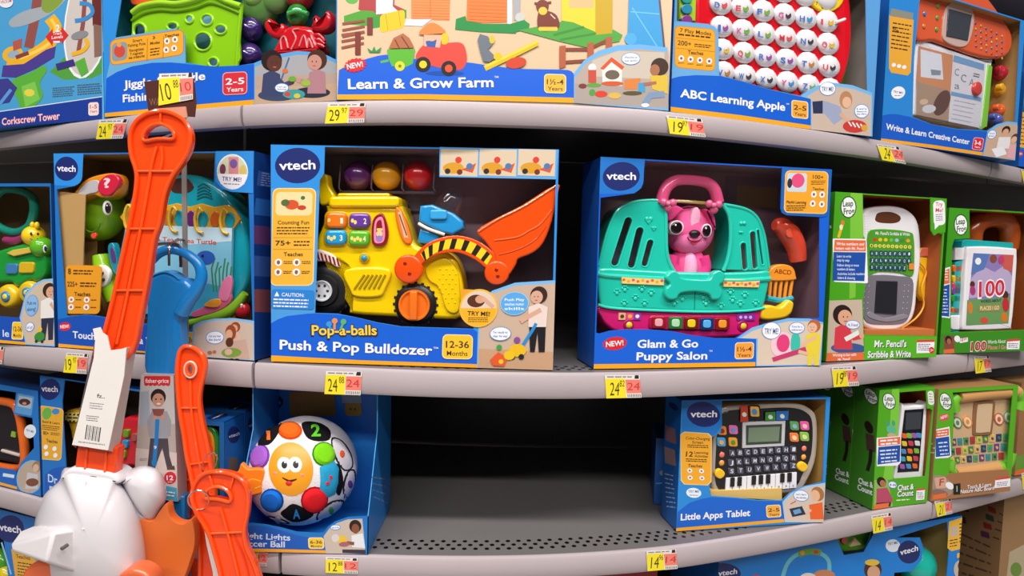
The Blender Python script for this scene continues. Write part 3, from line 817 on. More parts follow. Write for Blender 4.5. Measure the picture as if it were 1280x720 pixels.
    for k in range(6): x = 391 + k * 5; yy = 314 + k * 1.6; a.poly([(x, yy), (x + 2.6, yy + .8), (x + 5.5, yy + 11), (x + 2.9, yy + 10)], '#7a1420')
    a.build('stripes_print', w)
    # wheels
    def wheel(x, y, r, d, hub, hr, kind):
        mb = MB(); R = F.S(x, y, d) * r; c = F.P(x, y, d)
        mb.lathe(c, [(R * .55, 0.004), (R * .6, 0), (R * .8, -0.0005), (R * .95, -0.004), (R, -0.01), (R, -0.026), (R * .95, -0.03)], '#17171a', (0, -1, 0), 40)
        for k in range(20):
            t = 2 * math.pi * k / 20; mb.rbox(c + Vector((math.cos(t) * R * .98, 0.016, math.sin(t) * R * .98)), (0.0022, 0.011, 0.0022), '#1e1e22', n=2)
        wh = mb.build('wheel', M_SATIN, toy)
        mb = MB(); h = R * hr
        mb.lathe(c + Vector((0, -0.003, 0)), [(0.0001, 0.0015), (h * .8, 0.0015), (h * .9, 0.004), (h, 0.004), (h, -0.006)], hub, (0, -1, 0), 32)
        if kind == 'bar':
            mb.rbox(c + Vector((0, -0.008, 0)), (h * .24, 0.005, h * .92), hub, n=3)
        else:
            for k in range(6): t = 2 * math.pi * k / 6; mb.ell(c + Vector((math.cos(t) * h * .55, 0.0004, math.sin(t) * h * .55)) + Vector((0, -0.005, 0)), (h * .14, 0.001, h * .14), '#303034', nu=10, nv=5)
        mb.build('hub', M_PLAST, wh)
    wheel(401, 363, 34, 0.021, '#d8d8dc', .38, 'dots'); wheel(516, 381, 27.5, 0.016, '#f0741c', .7, 'bar')
    # loader arm and bucket
    out = [(513, 320), (520, 311), (532, 302), (548, 296), (566, 294), (585, 298), (602, 307), (614, 318), (622, 330)]
    inn = [(612, 342), (603, 335), (590, 325), (572, 316.5), (558, 315), (542, 318), (528, 325), (520, 333)]
    arm = bpy.data.objects.new('loader_arm', None)
    mb = MB(); F.slab(mb, spline(out, 3) + spline(inn, 3), 0.007, 0.014, O, 0.0015); disc(mb, F, 506, 336, 18, 0.004, 0.016, O); disc(mb, F, 616.5, 341, 15.5, 0.004, 0.016, O)
    for x, y in ((502, 329), (508, 342), (616, 337), (618, 345)): disc(mb, F, x, y, 2.4, 0.0033, 0.0045, '#8c1c08', .3)
    ar = mb.build('loader_arm', M_PLAST, toy)
    a = Art(F, 0.0068); po = spline([(521, 317), (532, 306.5), (549, 300), (566, 298), (584, 302), (600, 311), (610, 320)], 8); pi = spline([(527, 326), (536, 318), (550, 312), (567, 311), (582, 316), (596, 324), (604, 331)], 8)
    a.poly(po + pi[::-1], '#f6d020')
    n = len(po) - 1
    for k in range(7):
        i = int(k * n / 7) + 1; j = min(n, i + 3); a.poly([po[i], po[j], pi[max(0, j - 2)], pi[max(0, i - 2)]], '#241c1c')
    a.build('stripes_print', ar)
    buck = spline([(688, 229), (687, 248), (683, 275), (673, 303), (660, 316), (643, 323), (640, 330), (630, 345), (618, 338), (612, 318), (600, 301), (590, 288), (612, 273), (645, 256)], 3, True)
    mb = MB(); F.slab(mb, buck, 0.006, 0.078, O, 0.003)
    px_tube(mb, F, [(592, 289), (615, 274), (648, 257), (686, 232)], 1.6, 0.006, '#ff6a20', 8)
    px_tube(mb, F, [(612, 300), (640, 296), (655, 288), (668, 280), (682, 262)], 1.1, 0.006, '#ff6420', 8)
    px_tube(mb, F, [(618, 318), (640, 312), (662, 300), (676, 282)], .8, 0.006, '#e04408', 8)
    mb.build('bucket', M_PLAST, toy)
    # ball popper with clear dome
    mb = MB(); F.slab(mb, [(518, 257), (533, 255), (560, 266), (572, 276), (573, 285), (560, 294), (545, 290), (517, 276)], 0.025, 0.06, '#2496d8', 0.004); F.slab(mb, [(519, 285), (545, 292), (540, 306), (516, 303)], 0.03, 0.06, '#1f8fd2', 0.004); px_tube(mb, F, [(517, 279), (530, 286), (550, 293)], 2, .027, '#f0ecd8', 8)
    F.slab(mb, rrpts(531, 262, 552, 274, 3), 0.021, 0.03, '#38a8e6', 0.002)
    mb.build('ball_popper', M_PLAST, toy)
    mb = MB(); px_tube(mb, F, [(549, 268), (555, 257), (561, 245), (565, 237)], [19, 19, 16, 8], 0.045, '#ffffff', 20, 3); mb.build('clear_dome', M_CLEAR, toy)
    for x, c in ((441, '#5a2468'), (476, '#e09a18'), (515, '#cc2028')):
        mb = MB(); ball(mb, F, x, 220, 18.5, 0.035, c); mb.build('toy_ball', M_PLAST, C.root)
    mb = MB()
    for x in (418, 458, 496, 535): px_tube(mb, F, [(x, 206), (x - 1, 235), (x + 2, 239)], 1, 0.045, '#6a5a64', 6, 0)
    px_tube(mb, F, [(418, 240), (536, 241)], 2, 0.05, '#5a4a54', 8, 0); mb.build('ball_tray', M_CARD, C.root)
bulldozer_box()
def subroot(name, C):
    o = bpy.data.objects.new(name, None); COL.objects.link(o); o.parent = C.root; return o
def puppy_box():
    C = Carton('boxed_toy_puppy_salon', 'blue window box holding a teal pet carrier with a pink puppy inside', [(739, 192), (1031, 215), (1026, 457), (742, 464)], Z_MID, 0.085, yaw=11, pivot='R')
    F = C.F
    wave = [(742, 421), (748, 419), (760, 415.5), (780, 413.5), (810, 413.5), (840, 415.5), (865, 420.5), (895, 424), (920, 424.5)]
    op = [(797, 197), (970, 207.5), (972, 268), (1018, 274), (1022, 399), (1010, 399), (985, 399), (960, 405), (940, 412), (920, 424)] + wave[::-1][1:-1] + [(743, 418), (741, 245), (785, 240), (794, 233)]
    C.window(op, BLUE, '#80606a', '#174a94', '#8a6870')
    F2 = F
    a = F.art()
    a.poly(tabpts(739, 192, 796, 240, 16, 0.08), '#2176cc'); a.logo(767, 218, 24, 18.5, 0.03)
    a.poly(wave + [(946, 424.5), (946, 459.5), (742, 464)], BLUE); strip(a, [(742, 464), (850, 462), (946, 459.5)], 6)
    a.poly([(922, 424), (940, 411), (960, 404.5), (985, 399), (1010, 399.5), (1030, 404), (1026, 457), (947, 459), (946, 425)], '#7ab8ea')
    a.poly([(927, 424), (941, 415), (960, 408.5), (985, 403), (1010, 403), (1028, 407), (1024, 455.5), (948, 457.5), (948, 424)], '#d9c6b4')
    new_burst(a, 768, 431.5, 16.5, 9, -6)
    a.text('Glam & Go', 797, 436.7, 874, 435.6, 10, WHITE, 0.035); a.text('Puppy Salon', 796.5, 452.5, 886, 450.5, 10, WHITE, 0.035); a.text('TM', 888, 441, 892, 441, 2, WHITE)
    badge(a, 920, 429, 943.5, 450, '1½-4', 'Years', '#f4a040', sl=-0.03)
    a.kid(1016, 462, 62, '#b8683c', '#e8b898', '#e8d040', '#e8d040', -1); a.ell(978, 432, 14, 16, '#f4c8d4'); a.ell(979, 430, 8, 11, '#e0407c'); a.ell(994, 430, 6, 14, '#3cc0ac'); a.poly([(966, 448), (1006, 434), (1008, 440), (968, 453)], '#c83c6c')
    a.line([(1010, 443), (998, 440)], 4, '#e8b898'); bubble(a, 964, 414.5, 11, 10, ['TRY ME!'], '#f6f6fa'); bubble(a, 995, 411, 9, 6.5, ['Time for a', 'makeover!'])
    a.build('front_print', C.root)
    # right info tab
    mb = MB(); F.slab(mb, [(970, 210), (1031, 216)] + [(1029, 268), (1026, 273), (1021, 274)] + [(978, 271), (972, 268), (970, 262)], -0.0008, 0.0008, '#1b62b8'); s = mb.build('information_tab', M_PRINT, C.root); a = Art(F, -0.0008)
    a.rr(974, 216, 1027, 269, 6, '#f6c878', 0.05); a.rr(975, 217, 1026, 268, 6, '#eea42c', 0.05); a.rr(976.5, 218.5, 1001, 242, 3, '#c8d4dc', 0.05); a.ell(990, 228, 8, 9, '#e24f80'); a.ell(980, 231, 3, 6, '#3a3038'); a.text('100+', 1008, 226, 1021, 227, 5, INK, .02); a.lines(1006, 228, 1024, 234, 3, INK, .4)
    a.text('Teaches', 1008, 240, 1022, 241, 3.5, INK, .02)
    for x, y in ((1010, 245.5), (1020, 246), (1009, 257), (1020, 258)): a.ell(x, y, 3.4, 4, WHITE); a.ell(x, y, 1.5, 2, '#9a5a3a')
    a.text('Playful Learning', 977, 256, 1001, 257, 3.5, INK, .02); a.lines(977, 258, 1001, 266, 3, INK, .4); a.build('tab_print', s)
    # printed salon scene on the backing
    a = Art(F, C.depth - 0.0025)
    a.poly([(900, 220), (1000, 228), (1000, 300), (900, 295)], '#7a5a68'); a.poly([(915, 232), (965, 236), (965, 262), (915, 260)], '#8c6a50'); a.poly([(750, 290), (800, 292), (800, 330), (750, 326)], '#8a6e86'); a.build('backing_print', C.root)
    T = '#1fc4ac'; TD = '#12a892'; PK = '#d41e72'
    toy = subroot('toy_pet_carrier', C)
    mb = MB()
    lsh = spline([(743, 332), (747, 312), (751, 294), (758, 273), (766, 260), (782, 252), (800, 249.5)], 5) + spline([(815, 249.5), (823, 252), (826, 267), (827.5, 290), (829, 312), (833, 328), (840, 341)], 5) + [(742, 338)]
    rsh = spline([(902, 338), (907, 324), (909.5, 300), (907, 272), (898, 257)], 5) + spline([(905, 256), (925, 262), (940, 272), (949, 290), (954, 312), (958, 336)], 5) + [(959, 339)]
    def slot(tx, ty, bx, by, w):
        v = Vector((bx - tx, by - ty)); L = v.length; t = v / L; n = Vector((-t.y, t.x)); c = Vector((tx, ty)); r = w / 2; o = []
        for i in range(9): q = math.pi * i / 8; o.append(tuple(c + t * r + (n * math.cos(q) - t * math.sin(q)) * r))
        c2 = Vector((bx, by)) - t * r
        for i in range(9): q = math.pi * i / 8; o.append(tuple(c2 + (-n * math.cos(q) + t * math.sin(q)) * r))
        return o
    sl = [slot(780, 270, 762, 333, 11), slot(795, 283, 784, 336, 11), slot(809, 299, 801, 334, 9.5)]
    sr = [slot(925, 304, 929, 339, 8), slot(936, 290, 941.5, 338, 8), slot(942.5, 288, 950.5, 333, 4)]
    F.slab(mb, lsh, 0.022, 0.028, T, holes=sl)
    for h in sl: px_tube(mb, F, h, 0.9, 0.022, '#28d2ba', 6, 0, True)
    px_tube(mb, F, [(743, 332), (747, 312), (751, 294), (758, 273), (766, 260), (782, 252), (800, 249.5), (817, 250), (824, 254)], 2.0, 0.0235, T, 8)
    px_tube(mb, F, [(824, 252), (826, 267), (827.5, 290), (829, 312), (833, 328), (841, 342)], 2.4, 0.0225, '#26ccb4', 8)
    for h, o in ((lsh, 0),):      # side returns of the shell so that it has depth
        q = [F.P(x, y, 0.028) for x, y in h[:len(h) * 2 // 3]]; r = [p + Vector((0, 0.05, 0)) for p in q]; n = len(q)
        mb.add(q + r, [(i, i + 1, n + i + 1, n + i) for i in range(n - 1)], TD, True)
    for x, y, r in ((805, 274, 5), (812, 285, 3)):
        for dx in (-.5, .5): mb.ell(F.P(x + dx * r, y - .2 * r, 0.0215), (F.S(x, y) * r * .6, 0.002, F.S(x, y) * r * .6), '#2ad0b8', nu=12, nv=6)
        F.slab(mb, [(x - r, y), (x + r, y), (x, y + r * 1.2)], 0.0205, 0.023, '#2ad0b8', 0.0008)
    mb.build('carrier_shell', M_PLAST, toy)
    mb = MB(); F.slab(mb, rsh, 0.024, 0.03, T, holes=sr)
    for h in sr: px_tube(mb, F, h, 0.9, 0.024, '#28d2ba', 6, 0, True)
    px_tube(mb, F, [(902, 340), (907, 324), (909.5, 300), (907, 272), (898, 256)], 2.4, 0.0235, '#26ccb4', 8)
    px_tube(mb, F, [(898, 256), (925, 262), (940, 272), (949, 290), (954, 312), (958, 336)], 2.0, 0.025, T, 8)
    q = [F.P(x, y, 0.029) for x, y in rsh[:len(rsh) * 2 // 3]]; r = [p + Vector((0, 0.05, 0)) for p in q]; n = len(q); mb.add(q + r, [(i, i + 1, n + i + 1, n + i) for i in range(n - 1)], TD, True)
    for x, y, r in ((924, 281, 4), (922, 292, 2.5)):
        for dx in (-.5, .5): mb.ell(F.P(x + dx * r, y - .2 * r, 0.0235), (F.S(x, y) * r * .6, 0.002, F.S(x, y) * r * .6), '#2ad0b8', nu=12, nv=6)
    mb.build('carrier_shell', M_PLAST, toy)
    mb = MB(); F.slab(mb, spline([(742, 338), (755, 335), (800, 338), (850, 341), (900, 342), (940, 341), (959, 340), (960, 350), (957, 372), (951, 387), (930, 390), (868, 391), (800, 388), (755, 386), (747, 380), (743, 355)], 3, True), 0.02, 0.085, T, 0.004)
    px_tube(mb, F, [(741, 342), (755, 345), (800, 348), (838, 350)], 3.0, 0.0205, '#24c8b0', 8); px_tube(mb, F, [(898, 352), (930, 352), (960, 350)], 3.0, 0.0205, '#24c8b0', 8)
    px_tube(mb, F, [(744, 382), (770, 387), (868, 391), (930, 390), (955, 386)], 1.6, 0.0205, '#34dcc4', 8)
    px_tube(mb, F, [(867.5, 353), (867.5, 388)], 0.5, 0.0198, '#0a8070', 6, 0)
    rnd = random.Random(4)
    for x, y in ((768, 366), (778, 380), (792, 373), (804, 380), (812, 367), (800, 362), (778, 362), (842, 380), (852, 374), (882, 380), (901, 384), (915, 376), (925, 381), (930, 370), (912, 366), (944, 380), (878, 372)): paw(mb, F, x, y, 4.5, 0.0195, '#2ad2ba')
    mb.build('carrier_base', M_PLAST, toy)
    mb = MB()
    F.slab(mb, spline([(838, 339), (846, 342), (850, 348), (864, 350), (868, 350), (885, 350), (890, 342), (898, 339), (905, 345), (903, 354), (899, 358), (903, 367), (899, 375), (890, 376), (885, 369), (868, 366), (850, 368), (845, 375), (836, 376), (830, 370), (831, 361), (836, 356), (830, 348)], 4, True), 0.011, 0.022, T, 0.003); mb.build('bone_latch', M_PLAST, toy)
    for q in ([(773, 346), (828, 349.5), (828, 358), (774, 355.5)], [(903, 350), (948, 351), (947, 361), (903, 360)]):
        mb = MB(); F.slab(mb, q, 0.017, 0.021, '#f0cf78', 0.0008); st = mb.build('sticker', M_PRINT, toy); a = Art(F, 0.0168)
        for k in range(9):
            t = (k + .5) / 9; x = q[0][0] + (q[1][0] - q[0][0]) * t; y = (q[0][1] + q[3][1]) / 2 + 2 + (k % 2) * 1.6 - 2.5 + t * 1.5; a.ell(x, y, 2, 1.6, ['#e8603c', '#f0a040', '#d8508a'][k % 3])
        a.build('sticker_print', st)
    mb = MB(); F.slab(mb, spline([(745, 384), (800, 389), (868, 392), (930, 391), (954, 387), (950, 402), (944, 418), (880, 424), (780, 418), (758, 410), (749, 398)], 3, True), 0.023, 0.085, PK, 0.004)
    F.slab(mb, rrpts(811, 396, 913, 414, 5), 0.02, 0.024, '#b0144c', 0.0015)
    bs = mb.build('pink_base', M_PLAST, toy); bs['label'] = 'magenta lower tray with lit buttons'
    for x, y, c, k in ((823.5, 405, '#9c1420', '#f0a8b0'), (845, 405.5, '#1a7a30', '#b8e0b8'), (865, 406, '#6a1c10', '#f2d020'), (884.5, 406.5, '#12306a', '#5ab0ec'), (904, 406.5, '#8a1414', '#f09a30')):
        mb = MB(); F.slab(mb, rrpts(x - 8.5, y - 7.5, x + 8.5, y + 7.5, 2), 0.0175, 0.021, c, 0.001); F.slab(mb, rrpts(x - 5, y - 5, x + 5, y + 5, 3), 0.0165, 0.018, k, 0.001); mb.build('picture_button', M_PLAST, toy)
    for x, y in ((785, 408), (929, 409)): mb = MB(); disc(mb, F, x, y, 7, .0215, .024, '#a81456'); ball(mb, F, x, y, 4.6, 0.018, '#f4cc20', .6); mb.build('round_button', M_PLAST, toy)
    for i, (x, c, k) in enumerate(((776, '#e8b080', '#503830'), (786, '#e84888', '#f8c020'), (795.5, '#8a3aa0', '#f0e0f0'))): mb = MB(); F.slab(mb, rrpts(x - 4.6, 392.5, x + 4.6, 401.5, .8), 0.0215, 0.024, c); F.slab(mb, ellpts(x, 397, 2.6, 2.4, 10), 0.0212, 0.022, k); mb.build('icon_sticker', M_PRINT, toy)
    mb = MB(); F.slab(mb, rrpts(921, 393, 944, 402, 2), 0.0215, 0.024, '#8a2a98')
    for x in (926, 932, 938): F.slab(mb, ellpts(x, 398, 2, 2, 8), 0.0212, 0.022, '#c8b0e0')
    mb.build('purple_sticker', M_PRINT, toy)
    # handle
    mb = MB(); px_tube(mb, F, [(820, 254), (822, 242), (827, 232), (837, 225), (850, 224), (868, 226), (880, 230), (887, 238), (892, 254)], [7.5, 7.5, 7.5, 7, 6.5, 6.5, 7, 7.5, 7.5], 0.026, '#d85080', 14); px_tube(mb, F, [(806, 253), (840, 251), (876, 254), (905, 257)], 2, 0.04, '#d8c070', 8)
    for x, y in ((829, 254), (887, 257)):
        mb.ell(F.P(x - 6, y - 2, 0.018), (0.006, 0.005, 0.006), '#e0608c'); mb.ell(F.P(x + 6, y - 1, 0.018), (0.006, 0.005, 0.006), '#e0608c'); mb.ell(F.P(x, y, 0.015), (0.004, 0.004, 0.004), '#e87098'); mb.ell(F.P(x, y + 6, 0.02), (0.007, 0.005, 0.006), '#d85080')
    mb.build('carrier_handle', M_PLAST, toy)
    # purple mirror back and dotted wall
    mb = MB(); F.slab(mb, ellpts(868, 300, 40, 46, 30), 0.078, 0.082, '#8a5a40'); mb.build('carrier_lining', M_CARD, toy)
    # puppy
    pup = subroot('plush_puppy', C)
    mb = MB(); P = '#f2669f'; S = F.S(858, 290, .04)
    mb.ell(F.P(857, 289, 0.062), (31.5 * S, 0.03, 31 * S), P, nu=32, nv=20); mb.ell(F.P(857, 303, 0.052), (22 * S, 0.024, 15 * S), '#f27ab0', nu=24, nv=14)
    mb.ell(F.P(856, 335, 0.062), (24 * S, 0.026, 27 * S), '#ee5c9a'); mb.ell(F.P(857, 336, 0.05), (10 * S, 0.02, 22 * S), '#f8a8cc')
    px_tube(mb, F, [(838, 320), (836, 334), (845, 348)], [8, 8, 9], 0.045, '#ea3f88', 12); px_tube(mb, F, [(875, 322), (878, 336), (872, 350)], [8, 8, 9], 0.045, '#ea3f88', 12)
    mb.ell(F.P(850, 350, 0.036), (9 * S, 0.01, 7 * S), '#f590bc'); mb.ell(F.P(872, 350, 0.036), (9 * S, 0.01, 7 * S), '#f590bc')
    mb.build('plush_body', M_SOFT, pup)
    mb = MB(); F.slab(mb, spline([(866, 259), (871, 268), (869, 284), (864, 290), (859, 282), (860, 266)], 4, True), 0.0335, 0.045, '#f9b4d2', 0.002); mb.build('forehead_stripe', M_SOFT, pup)
    for pts in ([(845, 258), (836, 256), (829, 262), (827, 272), (833, 276), (841, 270), (850, 263)], [(876, 262), (884, 264), (890, 274), (891, 288), (886, 284), (881, 272)]):
        mb = MB(); F.slab(mb, spline(pts, 4, True), 0.03, 0.045, '#e04888', 0.004); mb.build('ear', M_SOFT, pup)
    for x, y, rx, ry in ((841.5, 284.5, 9.2, 9.2), (880, 289, 6.2, 8.8)):
        mb = MB(); F.slab(mb, ellpts(x, y, rx, ry, 24), 0.0275, 0.04, '#fbd8e4', 0.002); F.slab(mb, ellpts(x, y, rx * .8, ry * .84, 24), 0.025, 0.03, '#16090e', 0.002); mb.ell(F.P(x - 2, y - 3, 0.0248), .0016, '#ffffff', nu=8, nv=6); mb.build('eye', M_PLAST, pup)
    mb = MB(); mb.ell(F.P(864, 292.5, 0.028), (7.2 * S, 0.006, 4.6 * S), '#1c0a10'); mb.build('nose', M_SATIN, pup)
    mb = MB(); px_tube(mb, F, [(855, 297), (858, 301), (864, 302.5), (870, 301), (874, 297)], .8, 0.0272, '#6a1030', 6); F.slab(mb, ellpts(864, 303.5, 4, 2.4, 12), 0.0272, 0.03, '#d02040'); mb.build('mouth', M_SATIN, pup)
    # accessories on the right
    mb = MB(); px_tube(mb, F, [(963, 283), (972, 285), (982, 295), (990, 310), (994, 328)], [6, 11, 12.5, 11.5, 9], 0.03, '#d8442c', 16); disc(mb, F, 984, 293, 6, 0.014, .02, '#e85a40'); mb.build('toy_hair_dryer', M_PLAST, C.root)
    mb = MB(); F.slab(mb, spline([(958, 343), (964, 335), (976, 332), (988, 336), (992, 346), (990, 352), (958, 352)], 4, True), 0.028, 0.04, '#f0962c', 0.002)
    for k in range(5): px_tube(mb, F, [(961 + k * 6.6, 350), (960 + k * 6.2, 374)], 2, 0.033, '#f0962c', 8, 0)
    px_tube(mb, F, [(957, 374), (975, 377), (988, 374)], 3.4, .033, '#28a8c0', 8)
    cb = mb.build('toy_comb', M_PLAST, C.root); a = Art(F, 0.0278); a.text('ABCD', 965, 343, 986, 345, 5.5, '#8a3a10', .02); a.build('letters_print', cb)
    mb = MB(); F.slab(mb, spline([(953, 386), (962, 383), (975, 385), (984, 377), (991, 380), (990, 390), (986, 396), (978, 400), (960, 402), (952, 399)], 4, True), 0.02, 0.035, '#f4c41c', 0.004); mb.build('toy_bone', M_PLAST, C.root)
puppy_box()
def scribble_box():
    C = Carton('boxed_toy_writing_pad', 'green window box holding a white scribble pad with a screen and a tethered yellow pencil', [(1052, 235), (1189, 254), (1170, 442), (1032, 452)], Z_MID, 0.085, yaw=17, pivot='L')
    F = C.F; G = '#4aa41c'
    op = [(1088, 240), (1171, 251.5), (1170, 292), (1183, 296), (1173, 417), (1083, 417), (1084, 372), (1088, 350), (1090, 300), (1086, 290)]
    C.window(op, G, '#a4582c', '#2c7a14', '#8a4020')
    a = F.art()
    a.poly([(1072, 238), (1087, 240), (1087, 295), (1078, 300), (1074, 370), (1066, 372)], '#7cc43c')
    a.frog(1068.5, 256, 10.5, 14)
    a.line([(1060, 277), (1054, 294)], 3.6, '#f0b828'); a.ell(1060.5, 275, 2.4, 3, '#e8783c'); a.ell(1058, 281, 2.2, 3.4, '#f6e8c8')
    a.rr(1046, 296, 1090.5, 351.5, 2, WHITE, 0.06); a.poly([(1049, 296.5), (1089.5, 299), (1089, 313), (1047.5, 311)], ORANGE)
    a.text('Write numbers and', 1051, 303.5, 1087, 305.5, 4, WHITE, .02); a.text('letters with Mr. Pencil', 1050, 309, 1087, 311, 3.6, WHITE, .02)
    a.poly([(1047, 312), (1089, 314), (1086, 350), (1044.5, 348.5)], '#1f50a8')
    for y, t in ((319, 'Learn to write'), (324, 'step by step'), (330.5, 'Follow along to trace'), (335.5, 'numbers & letters'), (341.5, 'Activities include numbers,'), (346.5, 'letters & drawing')): a.text(t, 1051, y, 1051 + len(t) * 1.35, y + 1, 3.4, '#e4ecf8', .015)
    a.poly([(1039, 374), (1082, 373), (1082.5, 440), (1034, 443)], '#c8b4a0'); a.kid(1056, 441, 64, '#2c1c1c', '#e0a888', '#d83c4c', '#3c5a94', 1, True); a.poly([(1057, 421), (1076, 411), (1077, 417), (1060, 426)], '#e4eee4'); bubble(a, 1069, 404.5, 8.5, 5, ['Hi, Friend!'])
    a.poly([(1034, 441), (1082, 439), (1082, 448.5), (1032, 452)], ORANGE); a.text('Writing is fun with', 1041, 445.5, 1072, 443.5, 3.6, WHITE, .02); a.text('Mr. Pencil!', 1048, 450.5, 1064, 449, 3.2, WHITE, .02)
    a.poly([(1083, 418), (1172, 417.5), (1170, 442), (1082, 448.5)], '#58b424')
    for d, c in ((0.8, '#2a4a20'), (0, WHITE)):
        a.text("Mr. Pencil's", 1095.5 + d, 432 + d, 1135 + d, 430.6 + d, 8.2, c, .035); a.text('Scribble & Write', 1086.5 + d, 445.4 + d, 1140 + d, 442.6 + d, 8, c, .035)
    a.poly([(1148, 422), (1169, 421), (1167.5, 437), (1147, 438)], WHITE); a.poly([(1148, 422), (1169, 421), (1168.8, 424), (1147.8, 425)], '#d84838'); a.lines(1149, 426, 1164, 435, 4, '#505058', .4); a.ell(1165, 434, 3.2, 4, '#d83028'); a.text('3+', 1163.3, 435.5, 1166.8, 435.4, 3, WHITE, .02)
    a.build('front_print', C.root)
    mb = MB(); F.slab(mb, [(1170.5, 251), (1189, 254), (1186, 294), (1178, 294), (1173, 297), (1169.5, 290)], -0.0006, 0.001, G); s = mb.build('try_me_tab', M_PRINT, C.root); a = Art(F, -0.0006)
    a.poly(rrpts(1173, 255.5, 1186.5, 285, 5) , WHITE); a.poly([(1174, 280), (1181, 283), (1174, 290)], WHITE)
    for y, t in ((262, 'Try'), (269, 'Me!')): a.text(t, 1175.5, y, 1184, y + .6, 5, '#d8302c', .02)
    a.lines(1175.5, 271, 1184, 280, 4, '#7a7a80', .4); a.build('tab_print', s)
    # left side
    a = C.side_face(True, [(1031, 236), (1052, 235), (1032, 452), (1012, 432)])
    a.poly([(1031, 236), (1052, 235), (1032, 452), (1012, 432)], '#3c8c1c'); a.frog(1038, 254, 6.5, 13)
    a.text("Mr. Pencil's", 1030, 278, 1047, 279, 5, WHITE, .02); a.text('Scribble', 1029, 286, 1044, 287, 5, WHITE, .02); a.text('& Write', 1030, 294, 1042, 295, 5, WHITE, .02)
    a.ell(1027, 318, 4, 9, '#3a2018'); a.ell(1028, 320, 3, 6, '#c89070'); a.poly([(1022, 330), (1034, 330), (1035, 360), (1021, 358)], '#c8a0b0'); a.poly([(1022, 358), (1033, 359), (1029, 396), (1021, 392)], '#2c2420'); a.build('side_print', C.root)
    toy = subroot('toy_writing_pad', C)
    out = spline([(1087, 268), (1094, 260), (1110, 257), (1128, 258), (1145, 265), (1155, 278), (1158, 300), (1157, 330), (1152, 360), (1149, 385), (1141, 402), (1122, 412), (1097, 412), (1083, 405), (1077, 392), (1080, 360), (1085, 320), (1086, 290)], 4, True)
    mb = MB(); F.slab(mb, out, 0.02, 0.045, '#ece8ec', 0.006); mb.build('pad_body', M_PLAST, toy)
    mb = MB(); F.slab(mb, spline([(1103, 271), (1107, 265.5), (1122, 265.5), (1133, 271), (1133, 277), (1125, 279.5), (1109, 278), (1103, 275)], 4, True), 0.0195, 0.021, '#5a3018', .0005); mb.build('grip_hole', M_CARD, toy)
    mb = MB(); F.slab(mb, spline([(1093, 291), (1100, 286), (1122, 287), (1143, 291), (1149, 297), (1149, 325), (1146, 345), (1130, 341), (1105, 339), (1089, 343), (1090, 320)], 4, True), 0.0185, 0.022, '#4f9c28', .001)
    k = mb.build('letter_panel', M_PLAST, toy); a = Art(F, 0.0183)
    a.text("Mr. Pencil's Scribble & Write", 1102, 292.5, 1144, 296, 4, WHITE, .02)
    for i in range(7): a.ell(1101 + i * 6.8, 298.5 + i * .55, 2.4, 2.2, ['#d83c20', '#f0c020', '#f0c020', '#70c040', '#a0c0d8', '#3a8a40', '#e8a030'][i])
    for i in range(10): a.ell(1096.5 + i * 5.2, 306 + i * .4, 2.1, 2.3, '#f0e060'); a.text(str((i + 1) % 10), 1095.6 + i * 5.2, 307.4 + i * .4, 1097.4 + i * 5.2, 307.4 + i * .4, 2.8, '#3a4a1c')
    al = 'ABCDEFGHIJKLMNOPQRSTUVWXYZ'
    for r in range(3):
        for i in range(9 if r < 2 else 8):
            x = 1096.5 + i * 5.7 - r * .5; y = 315.5 + r * 8.6 + i * .3; a.rr(x - 2.4, y - 3.4, x + 2.4, y + 3.4, .8, '#244a64'); a.text(al[r * 9 + i], x - 1, y + 1.6, x + 1, y + 1.6, 3.4, '#e8f0f4', .02)
    a.rr(1141, 329.5, 1147, 337, .8, '#e88838'); a.build('letters_print', k)
    mb = MB(); F.slab(mb, spline([(1086, 346), (1105, 342.5), (1130, 344.5), (1146, 349), (1145, 375), (1141, 392), (1133, 402), (1110, 404), (1089, 402), (1083, 390), (1083, 368)], 4, True), 0.0185, 0.022, '#77727c', .001)
    F.slab(mb, spline([(1092, 388), (1110, 396), (1134, 391), (1138, 396), (1112, 401), (1090, 395)], 3, True), 0.0175, 0.02, '#8a8690', .001)
    for s_ in (0, 1):
        for r in range(5):
            for i in range(2): x = (1087 + i * 5 if s_ == 0 else 1136 + i * 5) - r * .8; mb.ell(F.P(x, 356 + r * 7, .0184), (.0007, .0005, .0007), '#e8e8ec', nu=6, nv=4)
    mb.build('grey_panel', M_SATIN, toy)
    mb = MB(); F.slab(mb, [(1102.5, 350), (1128, 351), (1125, 391.5), (1098.5, 389.5)], 0.0165, 0.02, '#23242a', .001); mb.build('screen', M_DARKSCR, toy)
    for i in range(4):
        pass
    mb = MB()
    for r in range(8):
        for i in range(3): mb.ell(F.P(1089 + i * 3, 269 + r * 3.2, .0202), (.0006, .0004, .0006), '#8a60c0', nu=6, nv=4)
    mb.build('speaker_dots', M_SATIN, toy)
    mb = MB(); F.slab(mb, [(1155, 322), (1166, 323), (1164, 368), (1160, 378), (1153, 366)], 0.028, 0.038, '#f2c018', .002); F.slab(mb, rrpts(1153, 311, 1168, 322, 2), 0.027, 0.039, '#e8745c', .002)
    px_tube(mb, F, [(1157, 312), (1153, 325), (1162, 340), (1156, 360), (1158, 380), (1148, 396), (1128, 410)], .9, .024, '#f0a428', 8); mb.build('tethered_pencil', M_SATIN, C.root)
    mb = MB(); F.slab(mb, [(1086, 411), (1172, 409), (1170, 417.5), (1083, 418)], 0.004, 0.09, '#c4703c'); mb.build('card_tray', M_CARD, C.root)
scribble_box()

